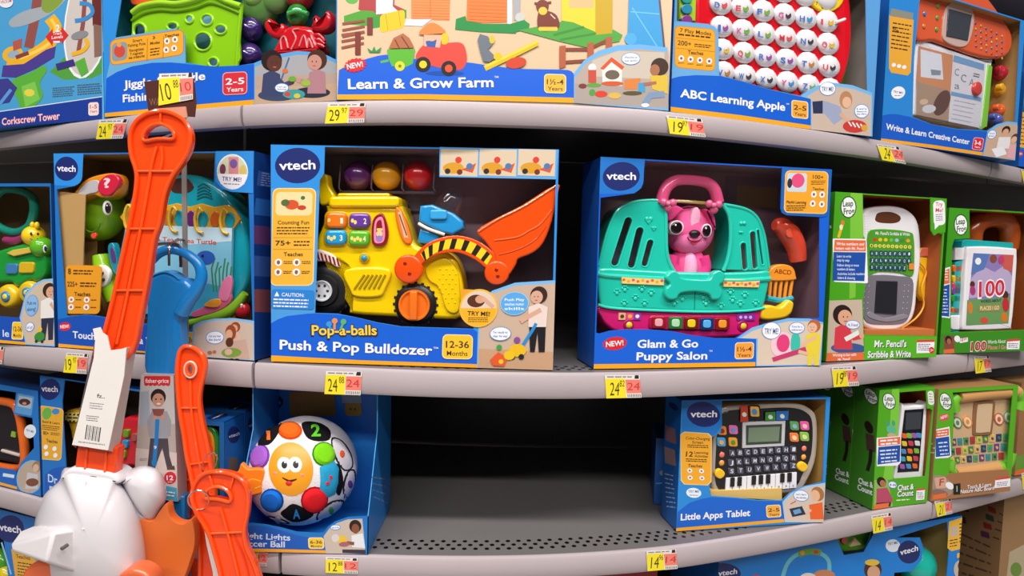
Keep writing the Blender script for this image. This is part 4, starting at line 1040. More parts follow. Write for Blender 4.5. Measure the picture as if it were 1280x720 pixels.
def words_box():
    C = Carton('boxed_toy_word_book', 'green window box holding a white framed word book with an orange handle', [(1199, 254), (1312, 273), (1302, 430), (1174, 442.5)], Z_MID, 0.085, yaw=16.5, pivot='L')
    F = C.F; G = '#3f981c'
    op = [(1223, 259), (1308, 274), (1298, 404), (1192, 411), (1194, 380), (1200, 300), (1203, 292), (1222, 292)]
    C.window(op, G, '#9a5024', '#246a12', '#844020')
    a = F.art()
    a.frog(1212, 275.5, 8.5, 12.5)
    a.poly([(1182, 326), (1196, 325), (1192, 392), (1176, 391)], WHITE); a.poly([(1183, 329), (1195, 327), (1194, 346), (1180, 347)], ORANGE); a.poly([(1180, 349), (1194, 347), (1191, 390), (1177, 389)], '#1f50a8'); a.lines(1183, 329, 1193, 343, 4, WHITE, .4); a.lines(1181, 352, 1190, 386, 8, '#dce6f6', .35)
    a.poly([(1174, 414.5), (1304, 404), (1302, 430), (1172, 443)], '#3c8c20'); a.poly([(1182, 417), (1196, 416), (1196, 438), (1181, 440)], '#8a4a3c'); a.ell(1188, 422, 4.5, 6, '#2a1a18'); a.ell(1188.5, 424, 3, 4, '#a8684c'); a.ell(1200, 420, 4, 4.5, WHITE)
    a.poly([(1181, 436), (1195, 434), (1195, 440), (1180, 441.5)], ORANGE)
    a.rr(1203, 418.5, 1214, 424.5, 1, WHITE, -.25); a.text('NEW!', 1204, 424, 1213, 421, 4, '#d82830', .03)
    a.text('100', 1216.4, 436.4, 1237.4, 433.6, 13, WHITE, .07); a.text('100', 1217, 435.6, 1237, 433.3, 12, '#c8202c', .035)
    a.text('Words About', 1239, 425, 1261, 422.5, 5, '#e4e8dc', .02); a.text('Places I Go', 1239, 432.5, 1261, 430.5, 5.5, '#e88a8a', .03)
    a.poly([(1263, 418), (1278, 416.5), (1277, 430), (1262, 431)], WHITE); a.poly([(1263, 418), (1278, 416.5), (1278, 419), (1263, 421)], '#d84838'); a.lines(1264, 422, 1276, 429, 3, '#505058', .4)
    a.build('front_print', C.root)
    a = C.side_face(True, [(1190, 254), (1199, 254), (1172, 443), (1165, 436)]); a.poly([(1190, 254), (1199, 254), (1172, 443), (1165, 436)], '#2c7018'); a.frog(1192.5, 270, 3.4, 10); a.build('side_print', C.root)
    toy = subroot('toy_word_book', C)
    mb = MB(); px_tube(mb, F, [(1224, 304), (1225, 284), (1234, 274), (1250, 272), (1263, 277), (1267, 290), (1266, 308)], [8, 9, 9, 8.5, 9, 9, 8], 0.045, '#a84a14', 14); mb.build('book_handle', M_PLAST, toy)
    mb = MB(); F.slab(mb, [(1213, 295), (1218, 293), (1272, 301), (1272, 308), (1216, 306), (1210, 330), (1207, 404), (1203, 412), (1190, 410), (1191, 386), (1197, 384), (1203, 320), (1210, 318)], 0.024, 0.05, '#18a8a8', .002); mb.build('teal_spine', M_PLAST, toy)
    mb = MB(); F.slab(mb, rrpts(1193, 388, 1212, 408, 3), 0.022, 0.04, '#ece8ec', .002); F.slab(mb, [(1204, 302), (1222, 303), (1220, 318), (1203, 317)], 0.022, 0.04, '#ece8ec', .002); mb.build('spine_bracket', M_PLAST, toy)
    for i, (y, c) in enumerate(((328, '#e8641c'), (341, '#f0b81c'), (350, '#d83c78'), (356, '#8c3c9c'), (366, '#2c9c3c'), (382, '#e0601c'))):
        mb = MB(); F.slab(mb, rrpts(1200 - i * .9, y - 5, 1214 - i * .8, y + 5, 2.5), 0.024, 0.045, c, .0025); mb.build('spine_button', M_PLAST, toy)
    mb = MB(); fr = [(1225, 302), (1270, 307), (1276, 313), (1274, 350), (1269, 400), (1263, 405), (1214, 408), (1208, 402), (1212, 365), (1218, 310)]; F.slab(mb, spline(fr, 3, True), 0.016, 0.032, '#f0ecf0', .003); mb.build('book_frame', M_PLAST, toy)
    mb = MB(); pg = [(1226, 310), (1272, 315), (1265, 397), (1213, 401)]; F.slab(mb, pg, 0.0155, 0.02, '#8c7ab4'); pgo = mb.build('book_page', M_PRINT, toy); a = Art(F, 0.0153)
    a.poly([(1222, 340), (1236, 326), (1250, 334), (1262, 326), (1270, 340), (1268, 360), (1218, 366)], '#b8a8cc'); a.poly([(1216, 368), (1268, 364), (1265, 397), (1213, 401)], '#6a9a5c'); a.poly([(1226, 310), (1245, 312), (1238, 330), (1222, 336)], '#5878b8'); a.poly([(1258, 313.5), (1272, 315), (1270, 335), (1260, 330)], '#c85c50')
    a.ell(1231, 320, 3.6, 4.2, '#eef2ee'); a.ell(1249, 318, 4, 5, '#8a4a34'); a.ell(1258, 320, 3.5, 5, '#c03c6c'); a.ell(1223, 348, 3, 4, '#5a3020'); a.ell(1223, 356, 3.4, 6, '#b03878'); a.ell(1262, 362, 3.4, 5, '#4a2c20'); a.ell(1262, 374, 4, 9, '#c03038'); a.ell(1219, 378, 3, 8, '#d88030'); a.ell(1260, 390, 4, 6, '#d87828'); a.ell(1236, 394, 5, 4, '#d8503c')
    a.text('100', 1228.5, 365.5, 1261.5, 362.5, 21, WHITE, .08); a.text('100', 1230, 364, 1260.5, 361.5, 19, '#d4283c', .03)
    a.text('WORDS ABOUT', 1232, 371.5, 1257, 370, 3.6, '#2c2c50', .02); a.rr(1229, 374, 1256, 382.5, 1, '#9a8a4c', -.04); a.text('PLACES I GO', 1231, 381, 1254, 380, 5, '#f0e4b0', .02); a.build('page_print', pgo)
words_box()
def turtle_box():
    C = Carton('boxed_toy_sea_turtle', 'blue window box holding a lime headed sea turtle activity toy, partly behind the hanging toys', [(55, 199), (308, 182), (318, 451), (73, 434)], Z_MID, 0.09)
    F = C.F
    band = spline([(70, 401), (85, 398), (102, 396), (116, 397), (140, 401), (175, 406), (212, 413), (240, 417)], 3)
    op = [(90, 198), (257, 185), (257, 228), (262, 234), (303, 237), (314, 400), (290, 398), (262, 399), (244, 403), (230, 414), (212, 412), (175, 405), (140, 400), (116, 396), (102, 395), (85, 397), (81, 396), (61, 243), (82, 238), (90, 228)]
    C.window(op, '#1f74c8', '#a88450', '#15488c', '#8c6c40')
    a = F.art()
    a.poly(tabpts(55, 199, 91, 238, 12, -.06), SKY); a.logo(71.5, 217, 14, 15)
    a.poly(band + [(318, 440), (318, 451), (73, 434)], '#1a50b4'); strip(a, [(73, 434), (180, 443.5), (318, 451)], 4)
    new_burst(a, 79.5, 409.5, 7.5, 5.5, -5)
    a.text('Touch & Teach Sea Turtle', 89.5, 423, 208, 433, 8.6, '#e8ecf8', .03); badge(a, 222, 415, 241, 440, '12-36', 'Months', sl=.08)
    a.poly([(236, 446), (237, 407), (247, 402), (264, 398.5), (290, 397.5), (316, 401), (318, 451)], '#88bce8'); a.poly([(238, 446), (239, 410), (248, 405), (264, 401.5), (290, 400.5), (315, 404), (317, 450)], '#cbb8a8')
    a.kid(292, 452, 50, '#9a4a24', '#d8a888', '#d8b8a8', '#20242c', -1, False); a.ell(286, 416, 7, 10, '#9a4a24'); a.ell(284, 418, 4.6, 6, '#dcae90'); a.poly([(280, 428), (306, 424), (312, 449), (284, 448)], '#c8a898'); a.ell(285, 428, 5, 6, '#5a3424'); a.ell(288, 441, 13, 6, '#7aa040'); a.ell(284, 440, 5, 4, '#d8b0a0'); bubble(a, 266, 422, 11, 7.5, ['Can you hear', 'the shark?']); a.ell(260, 441, 3, 2.4, '#b86848'); a.ell(266, 440, 2.4, 2, '#b86848')
    a.build('front_print', C.root)
    # TRY ME tab
    mb = MB(); F.slab(mb, [(258, 185), (308, 182), (309, 237), (280, 236.5), (268, 233), (259, 224)], -.0008, .0006, SKY); s = mb.build('try_me_tab', M_PRINT, C.root); a = Art(F, -.0008)
    a.ell(281, 210.5, 20.5, 23, '#f0f2f8', n=32); a.poly([(281 + 20 * math.cos(t), 214 - 26 * math.sin(t) * .95) for t in [math.pi * i / 12 for i in range(13)]], '#cfd8b4'); a.poly([(275, 192), (288, 191), (289, 214), (276, 215)], '#d88a94'); a.ell(282, 200, 5, 6, '#7a5aa0'); a.ell(268, 208, 4, 7, '#7a3a5a'); a.ell(295, 208, 5, 7, '#d8c070')
    a.poly([(262, 214), (300, 213), (297, 226), (281, 233), (266, 227)], '#f4f4f8'); a.text('TRY ME!', 267.5, 222.5, 293, 223, 5.5, '#3a4a8c', .02); a.lines(270, 225, 291, 228, 1, '#7888a8'); a.build('tab_print', s)
    # right side
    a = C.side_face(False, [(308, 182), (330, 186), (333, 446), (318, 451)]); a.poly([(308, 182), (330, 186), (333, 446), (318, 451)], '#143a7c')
    for y, c in ((215, '#3a5a9c'), (260, '#2c6ab0'), (300, '#6a3a6c'), (340, '#3a5a9c'), (380, '#8a4a4c')): a.poly([(312, y), (327, y + 1), (327, y + 26), (312, y + 25)], c)
    a.lines(314, 216, 326, 240, 6, '#a8b8d8', .3); a.build('side_print', C.root)
    mb = MB(); F.slab(mb, [(61, 245), (96, 248), (98, 398), (82, 396)], 0.006, 0.0075, '#b8925c'); F.slab(mb, [(96, 300), (112, 300), (114, 398), (98, 398)], 0.05, 0.052, '#a07c48'); mb.build('card_insert', M_CARD, C.root)
    mb = MB(); F.slab(mb, rrpts(77, 335, 120, 394, 5), 0.003, 0.0045, '#e89c24'); s = mb.build('information_card', M_PRINT, C.root); a = Art(F, .0028)
    a.text('8', 80, 346, 83.5, 346, 7, INK, .03); a.lines(86, 340, 110, 347, 2, INK, .45); a.text('225+', 80, 361, 92, 361, 6, INK, .02); a.lines(95, 355, 115, 362, 2, INK, .45); a.text('Teaches', 89, 372.5, 108, 372.5, 5, INK, .02)
    for x in (85.5, 104):
        for y in (377, 386): a.ell(x, y, 3.4, 3.6, WHITE); a.ell(x, y, 1.6, 1.8, '#c8684c'); a.lines(x + 5, y - 1, x + 12, y + 1, 1, INK)
    a.build('information_print', s)
    toy = subroot('toy_sea_turtle', C); TE = '#12a0b4'; LM = '#8cc41c'
    shell = spline([(143, 290), (146, 262), (156, 240), (176, 226), (200, 218), (232, 217), (258, 228), (280, 246), (296, 275), (303, 305), (306, 335), (300, 362), (283, 385), (250, 400), (215, 408), (180, 404), (152, 380), (138, 340)], 4, True)
    mb = MB(); F.slab(mb, shell, 0.03, 0.07, TE, .008, holes=()); F.slab(mb, spline([(205, 224), (222, 222), (231, 232), (224, 240), (206, 241), (200, 233)], 4, True), .0292, .032, '#4a2c24', .001)
    for k in range(5): px_tube(mb, F, [(236, 232 + k * 4), (244 + k * .5, 228 + k * 4), (252 + k, 233 + k * 3.4)], .9, .0298, '#0a6878', 6)
    mb.build('turtle_shell', M_PLAST, toy)
    mb = MB(); disc(mb, F, 164, 240, 4.5, .0285, .03, '#c8741c'); mb.build('orange_button', M_PLAST, toy)
    mb = MB(); F.slab(mb, spline([(148, 262), (156, 255), (168, 259), (180, 254), (195, 258), (210, 254), (226, 258), (242, 253), (258, 257), (272, 254), (284, 258), (284, 285), (148, 285)], 2, True), .027, .031, '#e0a82c', .001); mb.build('binding_bar', M_PLAST, toy)
    for x, c in ((160, '#1aa0b0'), (178, '#8c2c50'), (199, '#c87820'), (214, '#1aa0b0'), (229, '#6a2478'), (244, '#1aa0b0'), (260, '#d8641c'), (279, '#1aa0b0')):
        mb = MB(); F.slab(mb, ellpts(x, 273, 7, 11, 10), .0255, .029, c, .002); mb.build('picture_gem', M_PLAST, toy)
    bk = MB(); F.slab(bk, [(147, 283), (283, 283), (284, 398), (150, 392)], .022, .0265, '#7ec0dc'); b = bk.build('activity_page', M_PRINT, toy); a = Art(F, .0218)
    a.poly([(147, 283), (283, 283), (283, 300), (230, 306), (147, 296)], '#c4e0ec'); a.text('Touch & Teach Sea Turtle', 158, 302, 263, 305, 6, '#d04430', .03); a.poly([(147, 350), (200, 345), (284, 360), (284, 398), (150, 392)], '#3a9cc0')
    for k in range(6): a.line([(262 + k * 4, 365), (258 + k * 5, 335 + (k % 2) * 8), (262 + k * 4.4, 322 + (k % 3) * 5)], 2, '#3c8c50')
    a.ell(250, 322, 12, 9, '#2c5cb8'); a.ell(246, 320, 1.6, 2, '#14182c'); a.build('page_print', b)
    mb = MB(); F.slab(mb, spline([(234, 392), (250, 384), (270, 375), (282, 366), (284, 376), (270, 388), (240, 397)], 3, True), .019, .023, '#d85c80', .001); F.slab(mb, spline([(268, 372), (272, 352), (282, 344), (285, 356), (280, 376)], 3, True), .018, .022, '#e07aa0', .001); F.slab(mb, spline([(250, 383), (258, 375), (270, 374), (268, 384)], 3, True), .017, .022, '#e8982c', .001); mb.build('textured_coral', M_SATIN, toy)
    for x in (152, 208, 241, 274):
        mb = MB(); px_tube(mb, F, [(x - 5 + 8, 264), (x - 3, 259), (x - 7, 272), (x - 4, 287), (x + 4, 291)], 1.7, .02, '#e0b030', 10); mb.build('page_ring', M_PLAST, toy)
    mb = MB(); ball(mb, F, 112, 268, 35, .012, LM, .7); mb.ell(F.P(128, 240, .04), (.026, .022, .018), LM); mb.build('turtle_head', M_PLAST, toy)
    mb = MB(); F.slab(mb, spline([(80, 262), (82, 246), (94, 230), (112, 222), (130, 220), (137, 230), (132, 246), (116, 251), (104, 248), (92, 254), (84, 261)], 4, True), .0085, .026, '#e08a1c', .003); F.slab(mb, spline([(84, 256), (88, 243), (98, 232), (110, 230), (111, 243), (100, 247), (92, 251)], 4, True), .007, .01, '#b8b4b8', .001); mb.build('goggles', M_PLAST, toy)
    mb = MB(); F.slab(mb, spline([(112, 230), (121, 222), (132, 222), (136, 232), (126, 247), (115, 247), (110, 240)], 4, True), .0045, .012, '#d02040', .002); qb = mb.build('question_button', M_PLAST, toy); a = Art(F, .0043); a.text('?', 118, 238.5, 126.5, 237.5, 12, '#f8d0d8', .04); a.build('mark_print', qb)
    for x, y, rx, ry in ((91, 270, 5.6, 8.4), (123.5, 263.5, 6, 8.6)):
        mb = MB(); S = F.S(x, y, .015); mb.ell(F.P(x, y, .0165), (rx * S, .004, ry * S), '#eef2ee'); mb.ell(F.P(x + .8, y, .0138), (rx * S * .66, .0022, ry * S * .7), '#231a14'); mb.ell(F.P(x - .6, y - 3, .0115), (.0012, .0006, .0014), '#ffffff', nu=8, nv=6); mb.build('eye', M_PLAST, toy)
    mb = MB(); px_tube(mb, F, [(94, 285), (98, 291), (106, 294), (113, 290), (116, 283)], .8, .0125, '#4a7a10', 6); F.slab(mb, ellpts(108, 298, 3.4, 4.2, 12), .0125, .016, '#e04c2c', .001); mb.build('smile', M_SATIN, toy)
    mb = MB(); px_tube(mb, F, [(118, 322), (126, 350), (138, 378)], [8, 11, 8], .03, LM, 14); mb.build('flipper', M_PLAST, toy)
    mb = MB(); px_tube(mb, F, [(225, 406), (255, 400), (285, 388), (303, 366)], [4, 7, 7, 4], .025, '#86b824', 12); mb.build('flipper', M_PLAST, toy)
    mb = MB(); F.slab(mb, spline([(113, 338), (120, 334), (129, 342), (127, 356), (121, 362), (116, 352)], 4, True), .014, .02, '#f0eeea', .002); mb.ell(F.P(121, 344, .013), .0026, '#201820'); mb.ell(F.P(123, 352, .013), .0024, '#201820'); mb.build('penguin_charm', M_PLAST, toy)
    mb = MB(); F.slab(mb, spline([(126, 310), (133, 308), (139, 332), (143, 348), (135, 344), (128, 326)], 4, True), .02, .03, '#14889c', .002); F.slab(mb, spline([(129, 314), (133, 313), (137, 330), (132, 330)], 3, True), .0192, .022, '#5a3a78', .001); mb.build('side_slider', M_PLAST, toy)
    mb = MB(); ball(mb, F, 300, 387, 10, .02, '#c82030', .8); mb.ell(F.P(287, 394, .03), (.007, .005, .006), '#e88a2c'); mb.ell(F.P(299, 381, .018), .0022, '#f8e0e0'); mb.build('ladybird_charm', M_PLAST, toy)
turtle_box()

def caterpillar_box():
    C = Carton('boxed_toy_green_cruiser', 'blue window box with a green wheeled toy and a yellow bee figure', [(-88, 236), (51, 223), (68.5, 434), (-66, 414)], Z_MID, 0.085, yaw=-13, pivot='R')
    F = C.F
    op = [(-70, 238), (51, 227), (60, 350), (40, 352), (25, 364), (18, 395), (-55, 388)]
    C.window(op, '#1f6cbc', '#8c6c44', '#15488c', '#6a5438')
    a = F.art()
    a.poly([(-66, 384), (19, 395), (28, 398), (29, 429), (-66, 414)], '#1a50b4'); strip(a, [(-66, 414), (29, 429)], 4)
    a.text('Crawl & Cuddle', -48, 406, 8, 416, 8, WHITE, .03) if False else a.text('le', -1, 416, 7, 417, 8, '#d8e4f8', .02)
    badge(a, 10, 400, 25, 421, '12-36', 'Months', sl=.1)
    a.poly([(19, 395), (25, 366), (36, 354), (48, 349), (62, 348), (72, 434), (29, 428)], '#88bce8'); a.poly([(21, 396), (27, 369), (37, 357), (48, 352), (60, 351), (70, 432), (30, 427)], '#cdb9a2')
    a.kid(57, 425, 72, '#3a2418', '#d8a484', '#e8e4e0', '#2c3048', 1); a.ell(47, 420, 7, 6, '#3c8c3c'); a.ell(47, 411, 3, 3, '#e8c030'); a.ell(43, 425, 2, 2, '#2c3048'); a.ell(51, 426, 2, 2, '#2c3048')
    bubble(a, 34.5, 381, 8, 12.5, ['Push me', 'along!'], '#8ab8e4', '#24407c'); bubble(a, 33.5, 407, 5, 5, ['Let\'s go!'])
    a.build('front_print', C.root)
    toy = subroot('toy_green_cruiser', C); GR = '#1c9434'
    mb = MB(); px_tube(mb, F, [(30, 262), (26, 244), (8, 236), (-14, 238), (-26, 256), (-20, 280), (4, 290), (24, 282)], 4.5, .035, '#12806c', 12, 5, True); mb.build('teal_ring', M_PLAST, toy)
    mb = MB(); F.slab(mb, spline([(-30, 322), (-6, 310), (20, 304), (40, 308), (49, 326), (48, 346), (36, 352), (28, 350), (12, 358), (2, 352), (-30, 352)], 4, True), .025, .07, GR, .006); F.slab(mb, [(-4, 316), (4, 312), (40, 306), (42, 312), (6, 320)], .02, .03, '#d8b84c', .001); F.slab(mb, rrpts(13, 327, 33, 341, 3), .022, .03, '#d8b020', .002); F.slab(mb, rrpts(-4, 329, 11, 342, 3), .022, .03, '#3c7ab0', .002); mb.build('cruiser_body', M_PLAST, toy)
    for x, y in ((25, 365), (-2, 369)):
        mb = MB(); disc(mb, F, x, y, 13, .018, .045, '#e0b81c', .3); disc(mb, F, x - 1, y, 6, .015, .02, '#2c80b8', .3); disc(mb, F, x - 1, y, 3, .0135, .02, '#e8d040', .3); mb.build('wheel', M_PLAST, toy)
    mb = MB(); ball(mb, F, 32, 294, 12.5, .02, '#f0c81c'); 
    for x in (29, 35): mb.ell(F.P(x, 280, .03), (.004, .004, .006), '#f0c81c')
    mb.build('bee_head', M_PLAST, toy)
    mb = MB()
    for x in (27.5, 37): mb.ell(F.P(x, 291, .021), (.0022, .0012, .0026), '#40280c', nu=8, nv=6)
    px_tube(mb, F, [(27, 297), (32, 300.5), (37, 297)], .6, .0205, '#40280c', 6); mb.build('bee_face', M_SATIN, toy)
    mb = MB(); ball(mb, F, 44, 308, 12.5, .015, '#5cb020'); mb.build('turtle_head', M_PLAST, toy)
    mb = MB(); S = F.S(54, 309, .02); mb.ell(F.P(48, 310, .016), (2.8 * S, .002, 5 * S), '#f0f4f0'); mb.ell(F.P(48.6, 310, .0135), (1.7 * S, .0015, 3.4 * S), '#14244c'); mb.build('eye', M_PLAST, toy)
    mb = MB(); px_tube(mb, F, [(-6, 300), (8, 301), (20, 294)], [4, 5, 3], .03, '#8c2c5c', 10); mb.build('pink_tail', M_PLAST, toy)
caterpillar_box()
def tower_box():
    C = Carton('boxed_toy_track_tower', 'large printed box showing a spiral car track tower, with dark blue bottom band', [(-60, -63), (160, -75), (131, 149), (-60, 173.5)], Z_TOP, 0.06, yaw=-21, pivot='R', proj=True)
    F = C.F; C.closed('#4aa0d4', '#2f86c0'); a = F.art()
    a.poly([(-120, 20), (-60, 40), (20, 90), (60, 95), (130, 70), (142, 60), (137, 125), (-120, 155)], '#a8a49c'); a.poly([(-120, 60), (0, 100), (30, 130), (20, 150), (-120, 160)], '#5aa04c')
    a.poly([(62, 90), (80, 72), (128, 60), (141, 45), (137, 90), (115, 98), (80, 100)], '#54a040')
    a.ell(110, 25, 29, 74, '#f0f2f6', 8); a.ell(110, 24, 27, 71, '#cfc6c0', 8)
    # grown-up behind the small tower
    a.poly([(118, -20), (139, -20), (137, 25), (130, 34), (116, 32), (115, 0)], '#6c2c28'); a.poly([(117, 30), (134, 32), (128, 70), (118, 72)], '#8c6a5c')
    # big tower
    a.line([(50, -30), (44, 20), (36, 60)], 12, '#94504a'); a.line([(20, -40), (48, -22), (78, -26)], 16, '#4f9ad0')
    a.poly(spline([(12, 26), (30, 14), (60, 6), (80, -8), (82, 0), (62, 18), (36, 30), (16, 34)], 4, True), '#a4acb4'); a.poly(spline([(52, 10), (58, -10), (80, -14), (78, 2), (62, 16)], 3, True), '#86a040')
    a.line(spline([(62, 22), (70, 35), (64, 52), (46, 66), (24, 76), (10, 74)], 5), 15, '#f0b424'); a.line(spline([(64, 24), (70, 36), (64, 52), (46, 64), (24, 73)], 5), 4, '#f8d060'); a.ell(16, 68, 13, 10, '#f0b424', -15); a.ell(17, 68, 8, 5, '#9ab0c0', -15)
    a.line([(20, 72), (36, 66)], 5, '#8a4038'); a.poly([(16, 52), (28, 48), (27, 60), (17, 64)], '#b45a4c')
    a.poly([(4, 82), (30, 80), (58, 62), (70, 58), (68, 72), (45, 86), (20, 97), (2, 96)], '#4c3c90')
    a.poly(spline([(14, 102), (40, 90), (54, 82), (59, 88), (50, 104), (54, 120), (42, 134), (28, 138), (22, 124)], 3, True), '#5cb03c'); a.poly([(27, 108), (44, 102), (50, 124), (32, 134)], '#7cc850'); a.burst(37, 116, 7, 5, '#e8d44c', 8)
    a.poly([(-10, 100), (10, 98), (22, 110), (12, 128), (-10, 132)], '#3c3c8c'); a.line([(0, 130), (14, 112)], 4, '#5a9ce0')
    a.poly([(57, 46), (66, 36), (66, 41), (77, 38), (77, 33), (86, 44), (77, 55), (77, 51), (66, 54), (66, 58)], '#d8302c'); a.text('2', 70, 40, 75, 39.5, 9, WHITE, .05); a.text('Track', 66.5, 44, 78, 43, 3.6, WHITE); a.text('Levels', 65, 49, 79, 47.5, 4, WHITE, .02); a.lines(67, 50, 76, 55, 1, WHITE)
    # small tower in the oval
    a.line([(107, -10), (104, 30), (98, 66)], 5, '#94504a'); a.line(spline([(100, 4), (112, 6), (116, 16), (106, 24), (94, 26)], 5), 5, '#3c8cd0'); a.ell(100, 44, 11, 5, '#8c8c90', -15); a.line(spline([(107, 48), (110, 56), (103, 64), (90, 68)], 5), 5, '#f0b424'); a.poly([(70, 80), (92, 74), (95, 82), (72, 88)], '#3c3480'); a.poly([(94, 78), (106, 72), (111, 90), (102, 96)], '#5cb03c')
    a.lines(66, 108, 94, 121, 5, '#5a5660', .3, -.08); a.lines(97, 104, 130, 118, 5, '#5a5660', .3, -.08, 2)
    a.poly([(-120, 154), (0, 140), (131, 121), (131, 149), (-120, 181)], '#1c3c98'); a.line([(-120, 153.5), (0, 139.5), (131, 120.5)], 1, '#e8ecf4')
    a.text('Ultimate Corkscrew Tower', -30, 160, 75.5, 149, 9, '#e23a3c', .06); a.text('Ultimate Corkscrew Tower', -30, 160, 75.5, 149, 9, '#f6e4e4', .01)
    a.rr(111, 128, 124, 144.5, 3, '#f6e0d8', -.06); a.text('1-5', 113, 136, 122, 135.5, 5, '#c84840', .03); a.text('Years', 113, 141, 122, 140.4, 3, '#c84840', .02)
    a.poly([(-10, -60), (-2, -10), (0, 8), (-10, 12)], '#d83c3c'); a.ell(8, 3, 9, 7, '#e8ecf4'); a.text('VROOM', 1, 5, 15, 3, 4, '#c84840', .02)
    a.poly([(151, -60), (160, -75), (131, 149), (128.5, 149)], '#62b8e4'); a.build('front_print', C.root)
tower_box()

def fishing_box():
    C = Carton('boxed_toy_fishing_set', 'blue open-topped toy box with a lime green basket and a red crab inside', [(160, -75), (432, -85), (421, 126), (131, 148)], Z_TOP, 0.06, yaw=-18.5, proj=True)
    F = C.F
    op = [(160, -60), (426, -68), (423, 74), (402, 66), (372, 64), (342, 69), (318, 79), (290, 83), (262, 83), (232, 78), (231, 44), (226, 37), (215, 36), (144, 47)]
    C.window(op, SKY, '#1f6c74', '#1d6cc0', '#1c6470')
    a = F.art()
    a.poly([(144, 47), (215, 36), (226, 37), (231, 44), (232, 79), (210, 78), (190, 79), (160, 85), (133, 98)], '#6aacd8')
    band = [(133, 98), (146, 90), (165, 83), (190, 78.5), (215, 78), (240, 81), (270, 83), (295, 82), (318, 80)]
    a.poly(band + [(318, 131), (131, 148)], BLUE); strip(a, [(131, 148), (225, 139), (318, 131)], 6.5)
    a.rr(137.5, 43, 230, 75.5, 7, '#b87c5c', -.15); a.rr(138.5, 44, 229, 74.5, 6, '#f0a82c', -.15); a.rr(140, 53, 159, 76, 5, '#8a9aa0', -.15); a.ell(149.5, 64, 7, 8, '#d04a3c'); a.ell(149, 56, 3, 3, '#d8a060')
    for t, x, y, w in (('Smart', 166, 53, 12), ('Fishing Pole', 160, 59, 22), ('Recognizes', 162, 65, 18), ('7 magnetic', 163, 69.5, 16), ('sea creatures', 161, 74, 20), ('3', 191, 49, 3), ('Modes', 188, 56, 12), ('Teaches', 206, 47, 18)): a.text(t, x, y, x + w, y - w * .14, 3.6, INK, .02)
    a.lines(188, 59, 200, 70, 3, INK, .35, -.15)
    for x, y in ((209, 53), (219, 51), (208, 64), (218, 62)): a.ell(x, y - 1.5, 3.6, 4, WHITE); a.ell(x, y - 1.5, 1.5, 2, '#9a5a3a')
    a.line([(184.5, 48), (184, 76)], .6, '#c07c28'); a.line([(205, 45), (204, 73)], .6, '#c07c28')
    a.text('Jiggle & Giggle', 155, 110.5, 257, 99.5, 10, WHITE, .035); a.text('Fishing', 154, 128, 195, 124.5, 10, WHITE, .035); badge(a, 278.5, 90, 309.5, 118.5, '2-5', 'Years', '#d8303c', WHITE, -.05, '#f0a8a8')
    a.poly([(318, 131), (318, 79), (342, 69), (372, 64), (402, 66), (424, 75), (421, 126)], '#5aa4e0'); a.poly([(319, 130), (319, 84), (343, 74), (372, 68.5), (402, 70.5), (423, 80), (420, 126)], '#b8a090')
    a.poly([(319, 84), (343, 74), (372, 69), (402, 71), (422, 80), (422, 92), (319, 96)], '#a8a8ac'); a.poly([(319, 112), (422, 104), (420, 126), (319, 131)], '#c4a488')
    a.kid(340, 126, 66, '#2a1c1c', '#5c3428', '#3c4468', '#3c4a68', 1, True); a.kid(397, 122, 62, '#4a2c20', '#c89080', '#b08088', '#2c3040', -1, True)
    a.line([(352, 100), (362, 72)], 1.6, '#3c6cb0'); a.ell(357, 89, 3.5, 3, '#d8703c'); a.ell(366, 99, 5, 3.4, '#6aa83c'); a.ell(383, 104, 6, 4, '#98b840'); a.ell(368, 118, 14, 6, '#3c9c9c'); a.ell(360, 118, 4, 3, '#c84848'); a.ell(372, 120, 4, 3, '#d8c040'); bubble(a, 353, 110, 8, 5, ["Let's go", 'fishing!'])
    a.build('front_print', C.root)
    toy = subroot('toy_fishing_set', C); L = '#8ccc14'
    bas = [(166, 18), (170, 10), (190, 4), (215, 6), (240, 2), (262, -6), (284, 4), (300, 9), (298, 40), (295, 84), (230, 88), (165, 78), (165, 40)]
    holes = [ellpts(254, 52, 11, 11.5, 20), ellpts(276, 37, 7.5, 6, 16), ellpts(259, 25, 7.5, 7, 16), ellpts(237, 24, 5, 5, 14), ellpts(267, 78, 6.5, 6, 14), ellpts(175, 39, 8, 10, 16), ellpts(216, 33, 7, 5, 14), ellpts(205, 56, 9, 8, 14)]
    mb = MB(); F.slab(mb, spline(bas, 3, True), .016, .019, L, holes=holes)
    q = [F.P(x, y, .017) for x, y in [(300, 6), (298, 40), (295, 86)]]; r = [F.P(x - 12, y, .065) for x, y in [(300, 6), (298, 40), (295, 86)]]; mb.add(q + r, [(0, 1, 4, 3), (1, 2, 5, 4)], '#76b010', True)
    for h in holes: px_tube(mb, F, h, 1.5, .016, '#9cd824', 8, 0, True)
    px_tube(mb, F, [(166, 16), (178, 8), (200, 4), (222, 5), (245, 0), (264, -7), (284, 2), (302, 8)], 3.4, .0155, '#a4dc2c', 10); px_tube(mb, F, [(165, 26), (180, 17), (200, 13), (222, 14), (245, 10), (264, 4), (284, 10), (300, 17)], 1.8, .0155, '#6ca00c', 8)
    px_tube(mb, F, [(302, 8), (299, 40), (296, 84)], 2.4, .017, L, 8)
    mb.build('lime_basket', M_PLAST, toy)
    mb = MB(); F.slab(mb, [(172, 0), (290, -6), (288, 84), (172, 78)], .05, .052, '#78b4d8'); mb.build('blue_card_lining', M_CARD, C.root)
    mb = MB(); F.slab(mb, spline([(185, -30), (200, -26), (204, -4), (190, 4), (166, 6), (163, -6), (176, -12)], 4, True), .02, .03, '#e85c30', .002); mb.build('starfish_piece', M_PLAST, toy)
